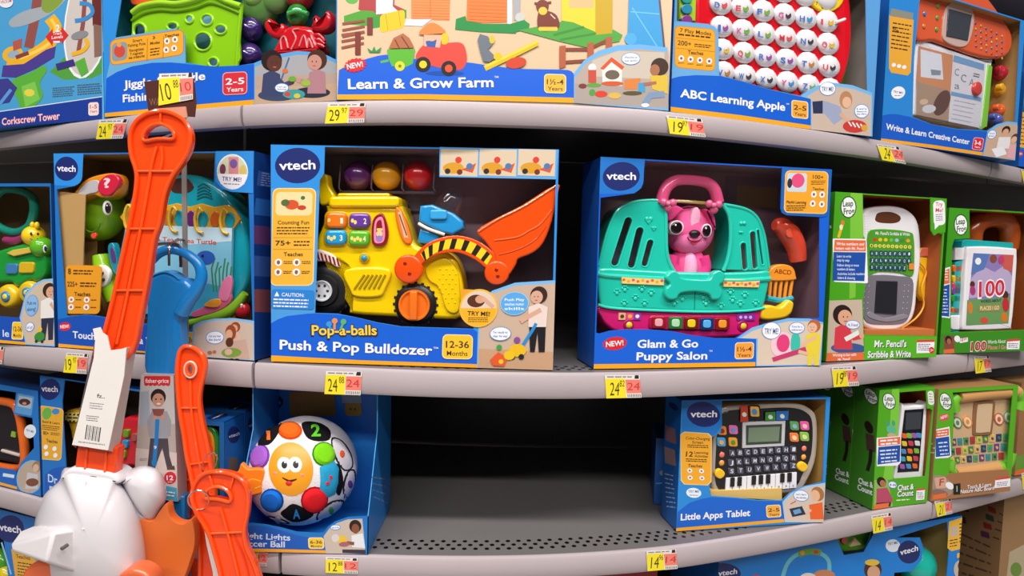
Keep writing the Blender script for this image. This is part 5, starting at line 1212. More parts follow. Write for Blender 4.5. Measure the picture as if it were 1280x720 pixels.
    for x, y, r, c in ((314, 37, 14, '#3a2468'), (313, 70, 14.5, '#40286c'), (307, 92, 10, '#3a2468')): mb = MB(); ball(mb, F, x, y, r, .022, c, .8); px_tube(mb, F, [(x - 8, y - 6), (x, y - 2), (x + 8, y - 6)], 1.2, .021, '#6a50a0', 8); mb.build('octopus_piece', M_PLAST, toy)
    mb = MB(); ball(mb, F, 327, 8, 26, .02, '#5c8c44', .6); ball(mb, F, 346, -2, 18, .02, '#6a9450', .6); ball(mb, F, 318, -6, 14, .018, '#86b058', .6); mb.build('fish_piece', M_PLAST, toy)
    cr = bpy.data.objects.new('crab_piece', None)
    R = '#cc1420'
    mb = MB(); F.slab(mb, spline([(338, 68), (345, 52), (350, 40), (360, 32), (375, 31), (388, 34), (394, 45), (397, 62), (380, 66), (350, 69)], 4, True), .016, .045, R, .007)
    px_tube(mb, F, [(339, 67), (352, 66), (375, 65), (397, 63)], 2.4, .0145, '#b40c18', 8)
    for pts in ([(352, 62), (351, 50), (356, 46), (360, 60)], [(364, 62), (370, 48), (366, 38), (374, 36)], [(374, 58), (380, 44), (384, 60)], [(384, 60), (386, 48), (391, 60)]): px_tube(mb, F, pts, 1, .0155, '#e88a8a', 8)
    for k in range(3): px_tube(mb, F, [(392, 46 + k * 6), (400, 45 + k * 6), (406, 52 + k * 4)], [4, 4, 2], .022, R, 10)
    cbm = mb.build('crab_piece', M_PLAST, toy)
    for pts in ([(345, 48), (334, 42), (329, 30), (335, 22), (341, 30), (345, 36), (350, 28), (354, 34), (352, 44)], [(388, 36), (390, 26), (393, 18), (399, 28), (403, 20), (408, 12), (413, 20), (412, 32), (402, 39)]):
        mb = MB(); F.slab(mb, spline(pts, 4, True), .014, .03, R, .005); mb.build('crab_claw', M_PLAST, cbm)
    mb = MB(); ball(mb, F, 372, 20, 13.5, .018, '#1c7c2c', .8); px_tube(mb, F, [(360, 17), (372, 14), (385, 17)], 2.4, .0165, '#48b060', 8); mb.build('green_ring_piece', M_PLAST, toy)
    mb = MB(); ball(mb, F, 375, -8, 19, .018, '#b81c24', .8); mb.build('red_ball_piece', M_PLAST, toy)
fishing_box()

def farm_box():
    C = Carton('boxed_toy_farm_set', 'wide beige printed box with tractor and barns, blue band and learn and grow title', [(434, -80), (836, -80), (835, 139), (421, 125)], Z_TOP, 0.06, proj=True)
    F = C.F; C.closed('#dcc09c', '#3a78b4'); a = F.art()
    a.poly([(433, -78), (834, -78), (835, 60), (700, 20), (600, 30), (430, 28)], '#e4cca8')
    a.line([(434, -80), (421, 125)], 1.6, '#4c6c74')
    # barn bases, doors
    a.poly([(452, -40), (495, -40), (493, 6), (506, 12), (504, 20), (466, 20), (448, 12)], '#b03a3c'); a.poly([(470, -20), (492, -20), (491, 8), (500, 16), (470, 18)], '#e8e4e8')
    a.poly([(430, 20), (452, 13), (466, 14), (476, 22), (474, 34), (430, 30)], '#4ca02c'); a.ell(440, -1, 8, 6, '#5cb048')
    a.poly([(462, 22), (508, 12), (508, 22), (500, 30), (464, 36)], '#3c9838'); a.rr(475, 15, 506, 38, 5, '#e8c41c', -.22); a.line([(482, 17), (485, 38)], .6, '#a88c10'); a.line([(498, 13), (501, 33)], .6, '#a88c10')
    a.poly([(514, -40), (564, -40), (562, 26), (514, 24)], '#f08c4c')
    for k in range(9): a.line([(516, -4 + k * 3.4), (562, -3 + k * 3.4)], .5, '#d87434')
    a.line([(538, -20), (538, 25)], .7, '#c8642c'); a.poly([(508, 24), (540, 24), (528, 33), (505, 32)], '#dcdce4')
    a.poly([(585, -40), (638, -40), (636, 28), (604, 29), (583, 26)], '#ee7c34')
    for k in range(7): a.line([(586, -2 + k * 4.4), (633, 0 + k * 4.4)], .5, '#c85c20')
    a.poly([(570, 24), (582, 20), (583, 26), (604, 30), (634, 30), (645, 34), (645, 42), (600, 40), (569, 37)], '#1f8c40'); a.rr(634, -20, 640, 30, 1, '#e8e8ec')
    a.poly([(640, -40), (652, -40), (650, 24), (642, 26)], '#a8a8ac'); a.ell(650, 22, 6, 6, '#c8c8c4'); a.poly([(638, 30), (655, 25), (662, 30), (661, 36), (638, 42)], '#1f8c40')
    # fences
    for x0, y0 in ((428, 26), (427, 40)):
        for k in range(3): a.line([(x0, y0 + 4 + k * 8), (x0 + 28, y0 + k * 7)], 3, '#9c4c3c')
    for x in (444, 459): a.rr(x, 22 if x > 450 else 40, x + 7, 44 if x > 450 else 69, 1, '#7c3024')
    a.poly([(459, 60), (462, 66), (475, 66), (477, 59), (470, 64), (468, 58), (465, 64)], '#2c9048')
    # yard and cow
    a.poly([(648, 38), (680, 32), (716, 24), (745, 30), (768, 38), (778, 44), (774, 52), (752, 56), (735, 60), (700, 52)], '#4ca43c'); a.poly([(702, -20), (745, -20), (744, 40), (716, 28), (702, 26)], '#ecd030'); a.poly([(711, -12), (742, -8), (742, 10), (711, 10)], '#d8b880'); a.poly([(744, -30), (766, -30), (765, 42), (744, 44)], '#c8a418')
    a.line([(692, 44), (730, 34)], 3, '#3c8c30'); a.line([(700, 50), (745, 42)], 2.4, '#3c8c30')
    a.poly(spline([(673, 16), (684, 14), (696, 20), (698, 36), (674, 38)], 4, True), '#7a3420'); a.ell(678, 8, 8, 8, '#7a3420'); a.ell(678.5, 14, 5.4, 5, '#e8c440'); a.line([(668, 4), (676, 6)], 2.4, '#7a3420'); a.line([(682, 4), (689, 3)], 2.4, '#7a3420'); a.rr(673, 34, 697, 39, 2, '#e8c440'); a.line([(688, 18), (694, 24)], 1.2, '#e8d8c8')
    for k in range(2): a.line([(706, 62 + k * 16), (735, 62 + k * 14), (760, 50 + k * 13)], 4, '#8c402c')
    for x, y in ((703, 58), (738, 54), (761, 47)): a.poly([(x - 4, y), (x + 4, y - 1), (x + 4, y + 26), (x - 4, y + 28)], '#b45c3c')
    a.poly([(787, -40), (822, -40), (829, 62), (784, 58)], '#3a9cd8'); a.line([(790, 10), (822, 60)], 1.4, '#6cc0ec'); a.line([(788, 15), (824, 18)], 1.4, '#6cc0ec'); a.line([(820, -40), (830, 60)], 2.4, '#5c4c5c'); a.ell(788, 49, 7.5, 7.5, '#4caae0')
    # blue band
    band = spline([(424, 88), (440, 80), (462, 73), (480, 69), (500, 70), (540, 78), (580, 78), (610, 82), (645, 86), (680, 87), (710, 88), (717, 93)], 3)
    a.poly(band + [(717, 129), (640, 127), (530, 124), (422, 125)], '#1260d8'); strip(a, [(421.5, 125), (530, 124.5), (640, 127), (717, 129)], 6.5)
    # tractor and trailer over the band
    a.poly([(484, 62), (519, 62), (516, 80), (508, 84), (490, 83), (486, 74)], '#5cb430'); a.line([(476, 78), (486, 76)], 3, '#5cb430'); a.poly([(486, 61), (492, 48), (504, 42), (512, 48), (518, 60)], '#b46c44'); a.line([(494, 50), (500, 62)], 1.6, '#7c3c24'); a.line([(502, 46), (512, 61)], 1.6, '#7c3c24'); a.ell(500, 83, 6.2, 6.2, '#d8d42c'); a.ell(500, 83, 2, 2, '#5c8c1c')
    a.ell(556, 92, 24, 3, '#0c4aa8'); a.poly(spline([(520, 70), (526, 60), (534, 56), (560, 54), (576, 54), (582, 62), (583, 78), (574, 88), (545, 84), (530, 78), (522, 74)], 4, True), '#e0483c'); a.poly([(530, 44), (553, 44), (550, 60), (530, 58)], '#e8b49c'); a.poly([(532, 52), (546, 50), (544, 60), (534, 59)], '#3c5ca8'); a.ell(540, 48, 5, 4, '#e8b890'); a.poly(spline([(524, 43), (532, 32), (541, 29), (550, 33), (557, 41), (542, 43)], 4, True), '#f08840'); a.rr(552, 42, 560, 56, 3, '#f0c424', -.1)
    for x, y, r, c in ((529, 81, 9.5, '#f0d020'), (561, 86, 9.5, '#f0542c')): a.ell(x, y, r, r, '#241c20'); a.ell(x, y, r * .5, r * .5, c)
    # donkey on the yellow seesaw
    a.line([(606, 86), (648, 66), (672, 54)], 7, '#d8b818'); a.line([(606, 84), (648, 64), (672, 52)], 3, '#f0d438'); a.poly([(597, 50), (600, 43), (610, 46), (616, 56), (610, 62), (620, 72), (612, 78), (604, 77), (600, 64)], '#6c7480'); a.ell(615, 50, 3.4, 5, '#d8c030'); a.ell(622, 71, 5, 5, '#e0c020'); a.ell(645, 79, 13, 7, '#d04428', -10)
    new_burst(a, 444.5, 82, 14.5, 9, -10)
    a.text('Learn & Grow Farm', 435.5, 111.5, 617, 109, 12.6, WHITE, .035); a.text('TM', 618, 98, 623, 98, 2.6, WHITE)
    badge(a, 680, 93, 707.5, 117, '1½-4', 'Years', '#f0b83c', sl=.03)
    # photo corner
    a.poly([(717, 129), (717, 92), (730, 76), (748, 64), (772, 57), (800, 56), (834, 60), (835, 139)], '#6cb0ea'); a.poly([(718, 129), (718, 98), (731, 81), (749, 70), (773, 64), (800, 62), (835, 66), (835, 136), (775, 132)], '#b4a498')
    a.poly([(718, 105), (835, 108), (835, 136), (718, 129)], '#a89c94'); a.poly([(740, 76), (773, 64), (830, 66), (830, 100), (740, 96)], '#c8bcac')
    a.ell(740, 85, 5, 5, '#e0e0e0'); a.poly([(735, 88), (745, 88), (745, 105), (735, 104)], '#c44c38'); a.poly([(752, 86), (764, 76), (777, 86), (777, 108), (753, 107)], '#e8e4dc'); a.poly([(750, 86), (764, 72), (780, 84), (777, 88), (764, 78), (754, 88)], '#d8542c'); a.ell(765, 94, 9, 6, '#6c5c50'); a.ell(765, 105, 14, 3, '#d0582c'); a.ell(742, 107, 9, 2.6, '#5ca03c')
    a.poly([(780, 100), (800, 98), (800, 112), (780, 112)], '#d8803c'); a.poly([(797, 104), (806, 104), (806, 116), (797, 115)], '#3c9cd0'); a.ell(751, 118, 8, 4, '#d83c28'); a.ell(740, 116, 4, 4, '#4c9c3c'); a.ell(768, 120, 8, 4, '#d8b050'); a.ell(790, 117, 12, 2.6, '#5c4c2c'); a.ell(728, 108, 5, 3, '#7c3430')
    a.poly([(812, 95), (834, 94), (834, 118), (815, 112)], '#d8b83c'); a.line([(820, 104), (804, 106)], 4, '#a86c50'); a.ell(824, 84, 11, 11, '#3c2418'); a.ell(818, 88, 6, 7, '#a86c4c'); a.line([(830, 118), (812, 120), (806, 130)], 8, '#7c94b4'); a.ell(806, 132, 5, 2.6, '#e8e4e4'); bubble(a, 788, 74, 11, 7, ['Welcome to', 'our farm!'])
    a.build('front_print', C.root)
farm_box()

def apple_box():
    C = Carton('boxed_toy_alphabet_apple', 'light blue window box holding a red apple toy with rows of white letter buttons', [(836, -80), (1090, -50), (1090, 173), (838, 139)], Z_TOP, 0.06, yaw=20, proj=True)
    F = C.F
    op = [(844, -66), (1082, -40), (1084, 115), (1065, 107), (1040, 104), (1020, 108), (1002, 118), (1001, 120), (960, 111), (930, 102), (899, 94), (898, 40), (893, 33), (885, 30), (846, 26)]
    C.window(op, '#5a9cd8', '#9c948e', '#1d62b0', '#6c8c34')
    a = F.art()
    band = [(838, 98), (850, 95.5), (870, 94), (900, 95), (930, 102.5), (960, 111.5), (1001, 121), (1013, 124)]
    a.poly([(836, 26), (885, 30), (893, 33), (898, 40), (899, 96), (838, 98)], '#6caade'); a.rr(843, 34, 894.5, 87, 7, '#c88c3c', .1); a.rr(844, 35, 893.5, 86, 6, '#f0a82c', .1)
    a.text('7 Play Modes', 850, 40, 889, 44.6, 5, INK, .02); a.lines(848, 43, 889, 47, 1, INK, .5, .1); a.line([(845, 47), (893, 52)], .5, '#b87c20'); a.text('200+', 847, 56, 864, 58, 6, INK, .02); a.lines(868, 55, 890, 60, 2, INK, .5, .1); a.line([(845, 60), (893, 64.5)], .5, '#b87c20'); a.text('Teaches', 860, 67.5, 879, 69, 4.8, INK, .02)
    for k in range(4): a.ell(851.5 + k * 11.6, 73 + k * 1.2, 3.6, 3.8, WHITE); a.ell(851.5 + k * 11.6, 73 + k * 1.2, 1.7, 1.8, '#a04a5c'); a.lines(847.5 + k * 11.6, 78 + k * 1.2, 855.5 + k * 11.6, 79.5 + k * 1.2, 1, INK)
    a.poly(band + [(1013, 163), (838, 139)], '#155fd0'); strip(a, [(838, 139.5), (925, 150), (1014, 163)], 6)
    a.text('ABC Learning Apple', 850, 121, 981, 138.5, 10, WHITE, .04); a.text('TM', 982.5, 131, 986, 131, 2, WHITE); badge(a, 989, 126, 1010, 148, '2-5', 'Years', '#f0a83c', sl=.12)
    a.poly([(1013, 163), (1013, 124), (1001, 121), (1003, 118), (1020, 107.5), (1040, 103.5), (1065, 106.5), (1090, 116), (1090, 173)], '#78b4e4'); a.poly([(1014, 162), (1014, 125), (1008, 121), (1022, 112), (1040, 108), (1065, 111), (1089, 120), (1088, 173)], '#c8b4a4')
    a.poly([(1015, 128), (1030, 126), (1050, 133), (1054, 148), (1042, 156), (1030, 142), (1016, 142)], '#9ca4c0'); a.poly([(1015, 127), (1028, 126), (1028, 142), (1016, 142)], '#2c3454'); a.ell(1057, 125, 8, 11, '#b8845c'); a.ell(1058, 128, 5.6, 7, '#e0b494'); a.line([(1050, 142), (1060, 152)], 5, '#d8a88c'); a.ell(1068, 158, 15, 8, '#c83c34'); 
    for k in range(4): a.line([(1060 + k * 5, 152 + k), (1064 + k * 5, 158 + k)], 1.8, '#f0e8e8')
    a.ell(1080, 160, 4, 4, '#d8a03c'); bubble(a, 1034, 111, 9.5, 8, ['TRY ME!'], '#f4f4f8'); bubble(a, 1076.5, 139, 8.5, 8, ["Let's", 'learn', 'the ABCs'])
    a.build('front_print', C.root)
    toy = subroot('toy_alphabet_apple', C); RD = '#dc1020'
    mb = MB(); F.slab(mb, spline([(873, 60), (868, 20), (873, -25), (900, -62), (960, -72), (1020, -60), (1056, -30), (1066, 20), (1064, 70), (1050, 112), (1025, 132), (960, 128), (900, 115)], 4, True), .022, .052, RD, .008); mb.build('apple_body', M_PLAST, toy)
    mb = MB(); F.slab(mb, [(848, -60), (872, -50), (870, 27), (850, 24)], .02, .03, '#a8cc30', .002); g = mb.build('mode_strip', M_PLAST, toy)
    for y, c in ((-22, '#e0a020'), (-2, '#2c9c8c'), (11, '#2c8cb0'), (25, '#8c3c8c')): mb = MB(); F.slab(mb, ellpts(859, y, 7, 6.4, 18), .017, .021, c, .001); mb.build('mode_button', M_PLAST, toy)
    mb = MB(); F.slab(mb, ellpts(1034, -6, 22, 21, 24), .0185, .024, '#f0d020', .002); ck = mb.build('clock_face', M_PLAST, toy); a = Art(F, .0183)
    for t, x, y in (('7', 1020, 6), ('6', 1027, 11), ('5', 1036, 10), ('4', 1042, 5)): a.text(t, x, y, x + 2.6, y, 4, '#5a4a20', .02)
    a.build('clock_print', ck)
    mb = MB(); px_tube(mb, F, [(1045, 28), (1056, 24)], 1.6, .012, '#f0f0f4', 8, 0); mb.build('clock_hand', M_PLAST, toy)
    rows = ['ABC', 'DEFGHI', 'JKLMNO', 'PQRSTU', 'VWXYZ ']
    cols = ['#3a6cc0', '#d8384c', '#3a6cc0', '#3a6cc0', '#3a6cc0', '#d04a9c']; pc = ['#c07830', '#d8b030', '#3c8cc8', '#d84c48', '#6aa840', '#8c4ca0', '#3c3c44']
    rnd = random.Random(3)
    for r in range(5):
        for i in range(6):
            ch = rows[r][i] if i < len(rows[r]) else ' '
            x = 902 + 26.6 * i + (r - 2) * 1.2; y = 33.5 + (r - 2) * 28.2 + i * 4.3
            mb = MB(); S = F.S(x, y, .014); R = 13 * S; c = F.P(x, y, .02)
            mb.ell(c, (R * 1.2, .0075, R * .92), '#e6e2e6', nu=20, nv=10)
            for dx in (-.45, 0, .45): mb.ell(c + Vector((dx * R, .0005, R * .6 - abs(dx) * R * .2)), (R * .36, .006, R * .34), '#e6e2e6', nu=10, nv=6)
            b = mb.build('letter_button', M_PLAST, toy)
            if ch != ' ':
                a = Art(F, .0128); w_ = 6.4 if ch not in 'I' else 2.4; a.text(ch, x - 7.4, y + 4, x - 7.4 + w_, y + 4 + w_ * .12, 7.5, cols[(i + r * 2) % 6] if ch not in 'AEIOU' else '#d8384c', .03)
                k = pc[rnd.randrange(7)]; a.ell(x + 5, y + 1, 3.6, 4, k); a.ell(x + 4.4, y, 1.3, 1.3, pc[rnd.randrange(7)]); a.lines(x + 1, y + 6.2, x + 9, y + 7.6, 1, '#5a6aa0'); a.build('letter_print', b)
apple_box()

def creative_box():
    C = Carton('boxed_toy_creative_center', 'tall blue window box holding a white writing board under an orange letter console', [(1097, -33), (1245, 17), (1268, 208), (1101, 177)], Z_TOP, 0.06, yaw=24, pivot='L')
    F = C.F
    op = [(1129, -22), (1240, 17), (1258, 150), (1248, 149), (1237, 153), (1227, 162), (1190, 159), (1160, 152), (1136, 141), (1130, 60)]
    C.window(op, '#2a86d4', '#b48c54', '#1a5cb0', '#a88048')
    a = F.art()
    band = [(1100, 139), (1107, 137), (1116, 137), (1133, 141), (1160, 152.5), (1190, 160), (1227, 163.5)]
    a.poly(band + [(1227, 201), (1101, 177)], '#1a5cc8'); strip(a, [(1101, 177.5), (1165, 188), (1227, 200)], 5)
    a.poly([(1098.5, 8), (1125, 14), (1128, 80), (1125, 84), (1106, 80), (1103, 74)], '#e8a838'); a.poly([(1100, 0), (1124, 6), (1124, 14), (1099, 9)], '#8c8c80')
    for y in range(18, 52, 5): a.lines(1103, y, 1124, y + 3, 1, INK, .5, .2, y)
    a.text('70+', 1103, 28, 1110, 30, 5, INK, .02)
    for k in range(3): a.ell(1108 + k * 6, 70 + k * 1.5, 2.4, 2.6, WHITE)
    a.ell(1116, 107, 8, 8.5, WHITE); a.text('TRY ME!', 1110.5, 107, 1121.5, 109, 3, '#2c4a94', .02); a.lines(1112, 110, 1120, 112, 1, '#6a80a8')
    a.text('Write & Learn Creative Center', 1105.5, 159, 1208.5, 183, 8.6, WHITE, .035)
    a.rr(1212, 172.5, 1225, 191.5, 3, '#f0a8a8', .15); a.rr(1212.7, 173.5, 1224.3, 190.5, 3, '#d8283c', .15); a.text('3-6', 1214.5, 182.5, 1222.5, 184, 6.4, WHITE, .03); a.text('Years', 1215, 187.5, 1222, 188.7, 2.8, WHITE)
    a.poly([(1227, 201), (1227, 163), (1237, 153), (1248, 149), (1260, 150.5), (1268, 158), (1268, 208)], '#7cb4e0'); a.poly([(1228, 200), (1228, 166), (1238, 157), (1248, 153), (1260, 154), (1267, 160), (1267, 207)], '#c8a890')
    a.ell(1249, 162, 5, 6.5, '#2c1c18'); a.ell(1249, 164.5, 3.6, 5, '#d8a080'); a.ell(1262, 174, 5, 7, '#5c3424'); a.ell(1261, 176, 3.6, 5, '#e0b090'); a.poly([(1242, 172), (1256, 172), (1258, 190), (1242, 188)], '#e4e0e0'); a.poly([(1257, 184), (1267, 184), (1267, 206), (1256, 203)], '#e0a8b0'); a.poly([(1236, 190), (1250, 186), (1256, 198), (1244, 203)], '#e8e8f0'); bubble(a, 1233, 168, 4.8, 6, ['Write &', 'draw'])
    a.build('front_print', C.root)
    toy = subroot('toy_writing_center', C)
    mb = MB(); F.slab(mb, spline([(1131, -40), (1160, -38), (1190, -22), (1222, 15), (1234, 34), (1236, 52), (1228, 62), (1205, 61), (1175, 50), (1150, 40), (1130, 34)], 4, True), .014, .04, '#dc5c34', .005); con = mb.build('letter_console', M_PLAST, toy)
    mb = MB(); F.slab(mb, spline([(1159, -2), (1174, -4), (1189, 8), (1189, 40), (1180, 48), (1162, 40), (1158, 28)], 4, True), .012, .016, '#c4a8a0', .001); F.slab(mb, [(1161, 1), (1187, 9), (1187, 40), (1163, 34)], .0105, .013, '#3c4048', .001); mb.build('console_screen', M_DARKSCR, toy)
    mb = MB(); k = 0; pal = ['#e0c030', '#c84c8c', '#5c9c48', '#4c7cc0', '#d88030']
    for r in range(5):
        for i in range(6): mb.ell(F.P(1192 + i * 6.2 + r * 1.2, 19 + r * 7 + i * 3.2, .0135), (.0026, .0015, .0026), ['#7a4a8a', '#c89a48', '#4a6a9a', '#b05030'][(r + i) % 4], nu=10, nv=6)
    for x, y in ((1136, 7), (1137, 22), (1149, -2), (1150, 12), (1151, 26)): mb.ell(F.P(x, y, .0135), (.0045, .002, .0045), pal[(x + y) % 5], nu=12, nv=6)
    mb.build('console_key', M_PLAST, toy)
    mb = MB(); F.slab(mb, spline([(1131, 38), (1136, 37), (1212, 66), (1218, 72), (1224, 150), (1221, 160), (1214, 160), (1142, 140), (1134, 132)], 3, True), .02, .04, '#eceaf0', .004); F.slab(mb, [(1214, 70), (1219, 73), (1226, 156), (1220, 160)], .018, .03, '#7cc040', .001); mb.build('writing_board', M_PLAST, toy)
    mb = MB(); pg = [(1134, 46), (1209, 70), (1217, 158), (1139, 138)]; F.slab(mb, pg, .0185, .021, '#e4e2ec'); p = mb.build('writing_sheet', M_PRINT, toy); a = Art(F, .0183)
    a.poly([(1134, 46), (1173, 58), (1176, 105), (1136, 92)], '#d8946c'); a.poly([(1136, 50), (1160, 57), (1166, 90), (1140, 86)], '#e6e8f4'); a.poly([(1150, 76), (1162, 78), (1162, 84), (1152, 84)], '#8c98a8'); a.poly([(1136, 92), (1176, 105), (1179, 148), (1140, 138)], '#b49884'); a.ell(1168, 122, 9, 18, '#6c4c44', 10); a.ell(1154, 130, 8, 6, '#dcdce8'); a.ell(1147, 120, 5, 4, '#e0c0a8')  # pale upper-left patch is glare off the clear cover, painted into the print
    a.poly([(1174, 58), (1209, 70), (1210, 78), (1174, 66)], '#7ca8d8'); a.poly([(1177, 106), (1213, 115), (1213, 120), (1177, 111)], '#7ca8d8'); a.text('C', 1178, 84, 1183, 85, 9, '#8890a0', -.01); a.text('C', 1186, 92, 1192, 94, 10, '#8890a0', -.01); a.text('A', 1196, 98, 1202, 100, 10, '#8890a0', -.01); a.text('a', 1180, 102, 1186, 103, 9, '#8890a0', -.01); a.line([(1199, 82), (1206, 84)], 1, '#687080'); a.line([(1199, 85), (1206, 87)], 1, '#687080'); a.lines(1182, 118, 1208, 150, 5, '#b8bccc', .12, .25); a.build('sheet_print_and_glare', p)
    mb = MB(); disc(mb, F, 1208, 102, 6, .012, .018, '#c8403c'); mb.build('slide_eraser', M_PLAST, toy)
    mb = MB(); F.slab(mb, [(1133, 42), (1211, 68), (1219, 160), (1138, 140)], .0165, .0172, '#ffffff'); mb.build('clear_cover', M_CLEAR, toy)
    for (x, y, c) in ((1229, 82, '#c8243c'), (1234, 106, '#e0a41c'), (1235, 134, '#e0602c'), (1233, 147, '#4c5cac')): mb = MB(); ball(mb, F, x, y, 6.5, .024, c); disc(mb, F, x + 1, y - 6, 3, .02, .03, c); mb.build('stamper', M_PLAST, toy)
creative_box()

def drum_box():
    C = Carton('boxed_toy_green_friend', 'blue window box at the top right edge with a lime green toy face', [(1264, 33), (1400, 75), (1420, 240), (1273, 208)], Z_TOP, 0.06, yaw=22, pivot='L', proj=True)
    F = C.F
    op = [(1284, 45), (1390, 80), (1400, 190), (1285, 160), (1284, 140), (1266, 138), (1266, 66), (1283, 66)]
    C.window(op, '#2476c4', '#a88048', '#174e98', '#8c6838')
    a = F.art(); a.poly([(1264, 33), (1288, 41), (1288, 58), (1280, 66), (1265, 62)], '#3c8cd8'); a.logo(1274.5, 48, 11, 12, .2)
    a.poly([(1267, 138), (1284, 141), (1286, 186), (1269, 183)], '#f0b040'); a.lines(1269, 144, 1284, 182, 8, INK, .3, .1); a.poly([(1270, 186), (1420, 205), (1420, 240), (1273, 208)], '#1a5cc8'); new_burst(a, 1274, 192, 5, 4, 5); a.build('front_print', C.root)
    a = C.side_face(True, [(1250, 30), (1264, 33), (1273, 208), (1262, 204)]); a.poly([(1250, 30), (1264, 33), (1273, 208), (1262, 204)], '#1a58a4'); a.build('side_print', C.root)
    toy = subroot('toy_green_friend', C); mb = MB(); ball(mb, F, 1284, 104, 21, .008, '#7cc01c', .8); mb.build('toy_head', M_PLAST, toy)
    mb = MB(); ball(mb, F, 1279, 75, 12, .01, '#e08c68', .7); mb.build('toy_cap', M_PLAST, toy)
    mb = MB(); F.slab(mb, ellpts(1274.5, 87 + 1, 3, 4.5, 14), .006, .02, '#f4f6f4', .001); F.slab(mb, ellpts(1275, 89, 1.8, 2.8, 12), .005, .008, '#1c1c20', .0005); mb.build('eye', M_PLAST, toy)
    mb = MB(); px_tube(mb, F, [(1268, 120), (1274, 128), (1284, 134)], 5, .02, '#6cb018', 10); mb.build('toy_arm', M_PLAST, toy)
drum_box()
def sphere_hit(F, px, py, c, R):
    d = (F.P(px, py, 0.0) - F.e).normalized(); o = F.e - c
    b = o.dot(d); q = b * b - (o.length_squared - R * R)
    if q < 0:
        p = F.e + d * (-b); return c + (p - c).normalized() * R
    return F.e + d * (-b - math.sqrt(q))
def sphere_patch(mb, F, pts, c, R, off, col, rings=4):
    cx = sum(p[0] for p in pts) / len(pts); cy = sum(p[1] for p in pts) / len(pts); n = len(pts); vs = []; fs = []
    for k in range(rings):
        t = 1 - k / rings
        for x, y in pts:
            h = sphere_hit(F, cx + (x - cx) * t, cy + (y - cy) * t, c, R); vs.append(c + (h - c).normalized() * (R + off * (1 if k else 0.3)))
    h = sphere_hit(F, cx, cy, c, R); vs.append(c + (h - c).normalized() * (R + off)); m = len(vs) - 1
    for k in range(rings - 1):
        for i in range(n): j = (i + 1) % n; fs.append((k * n + i, k * n + j, (k + 1) * n + j, (k + 1) * n + i))
    for i in range(n): fs.append(((rings - 1) * n + i, (rings - 1) * n + (i + 1) % n, m))
    mb.add(vs, fs, col, True)

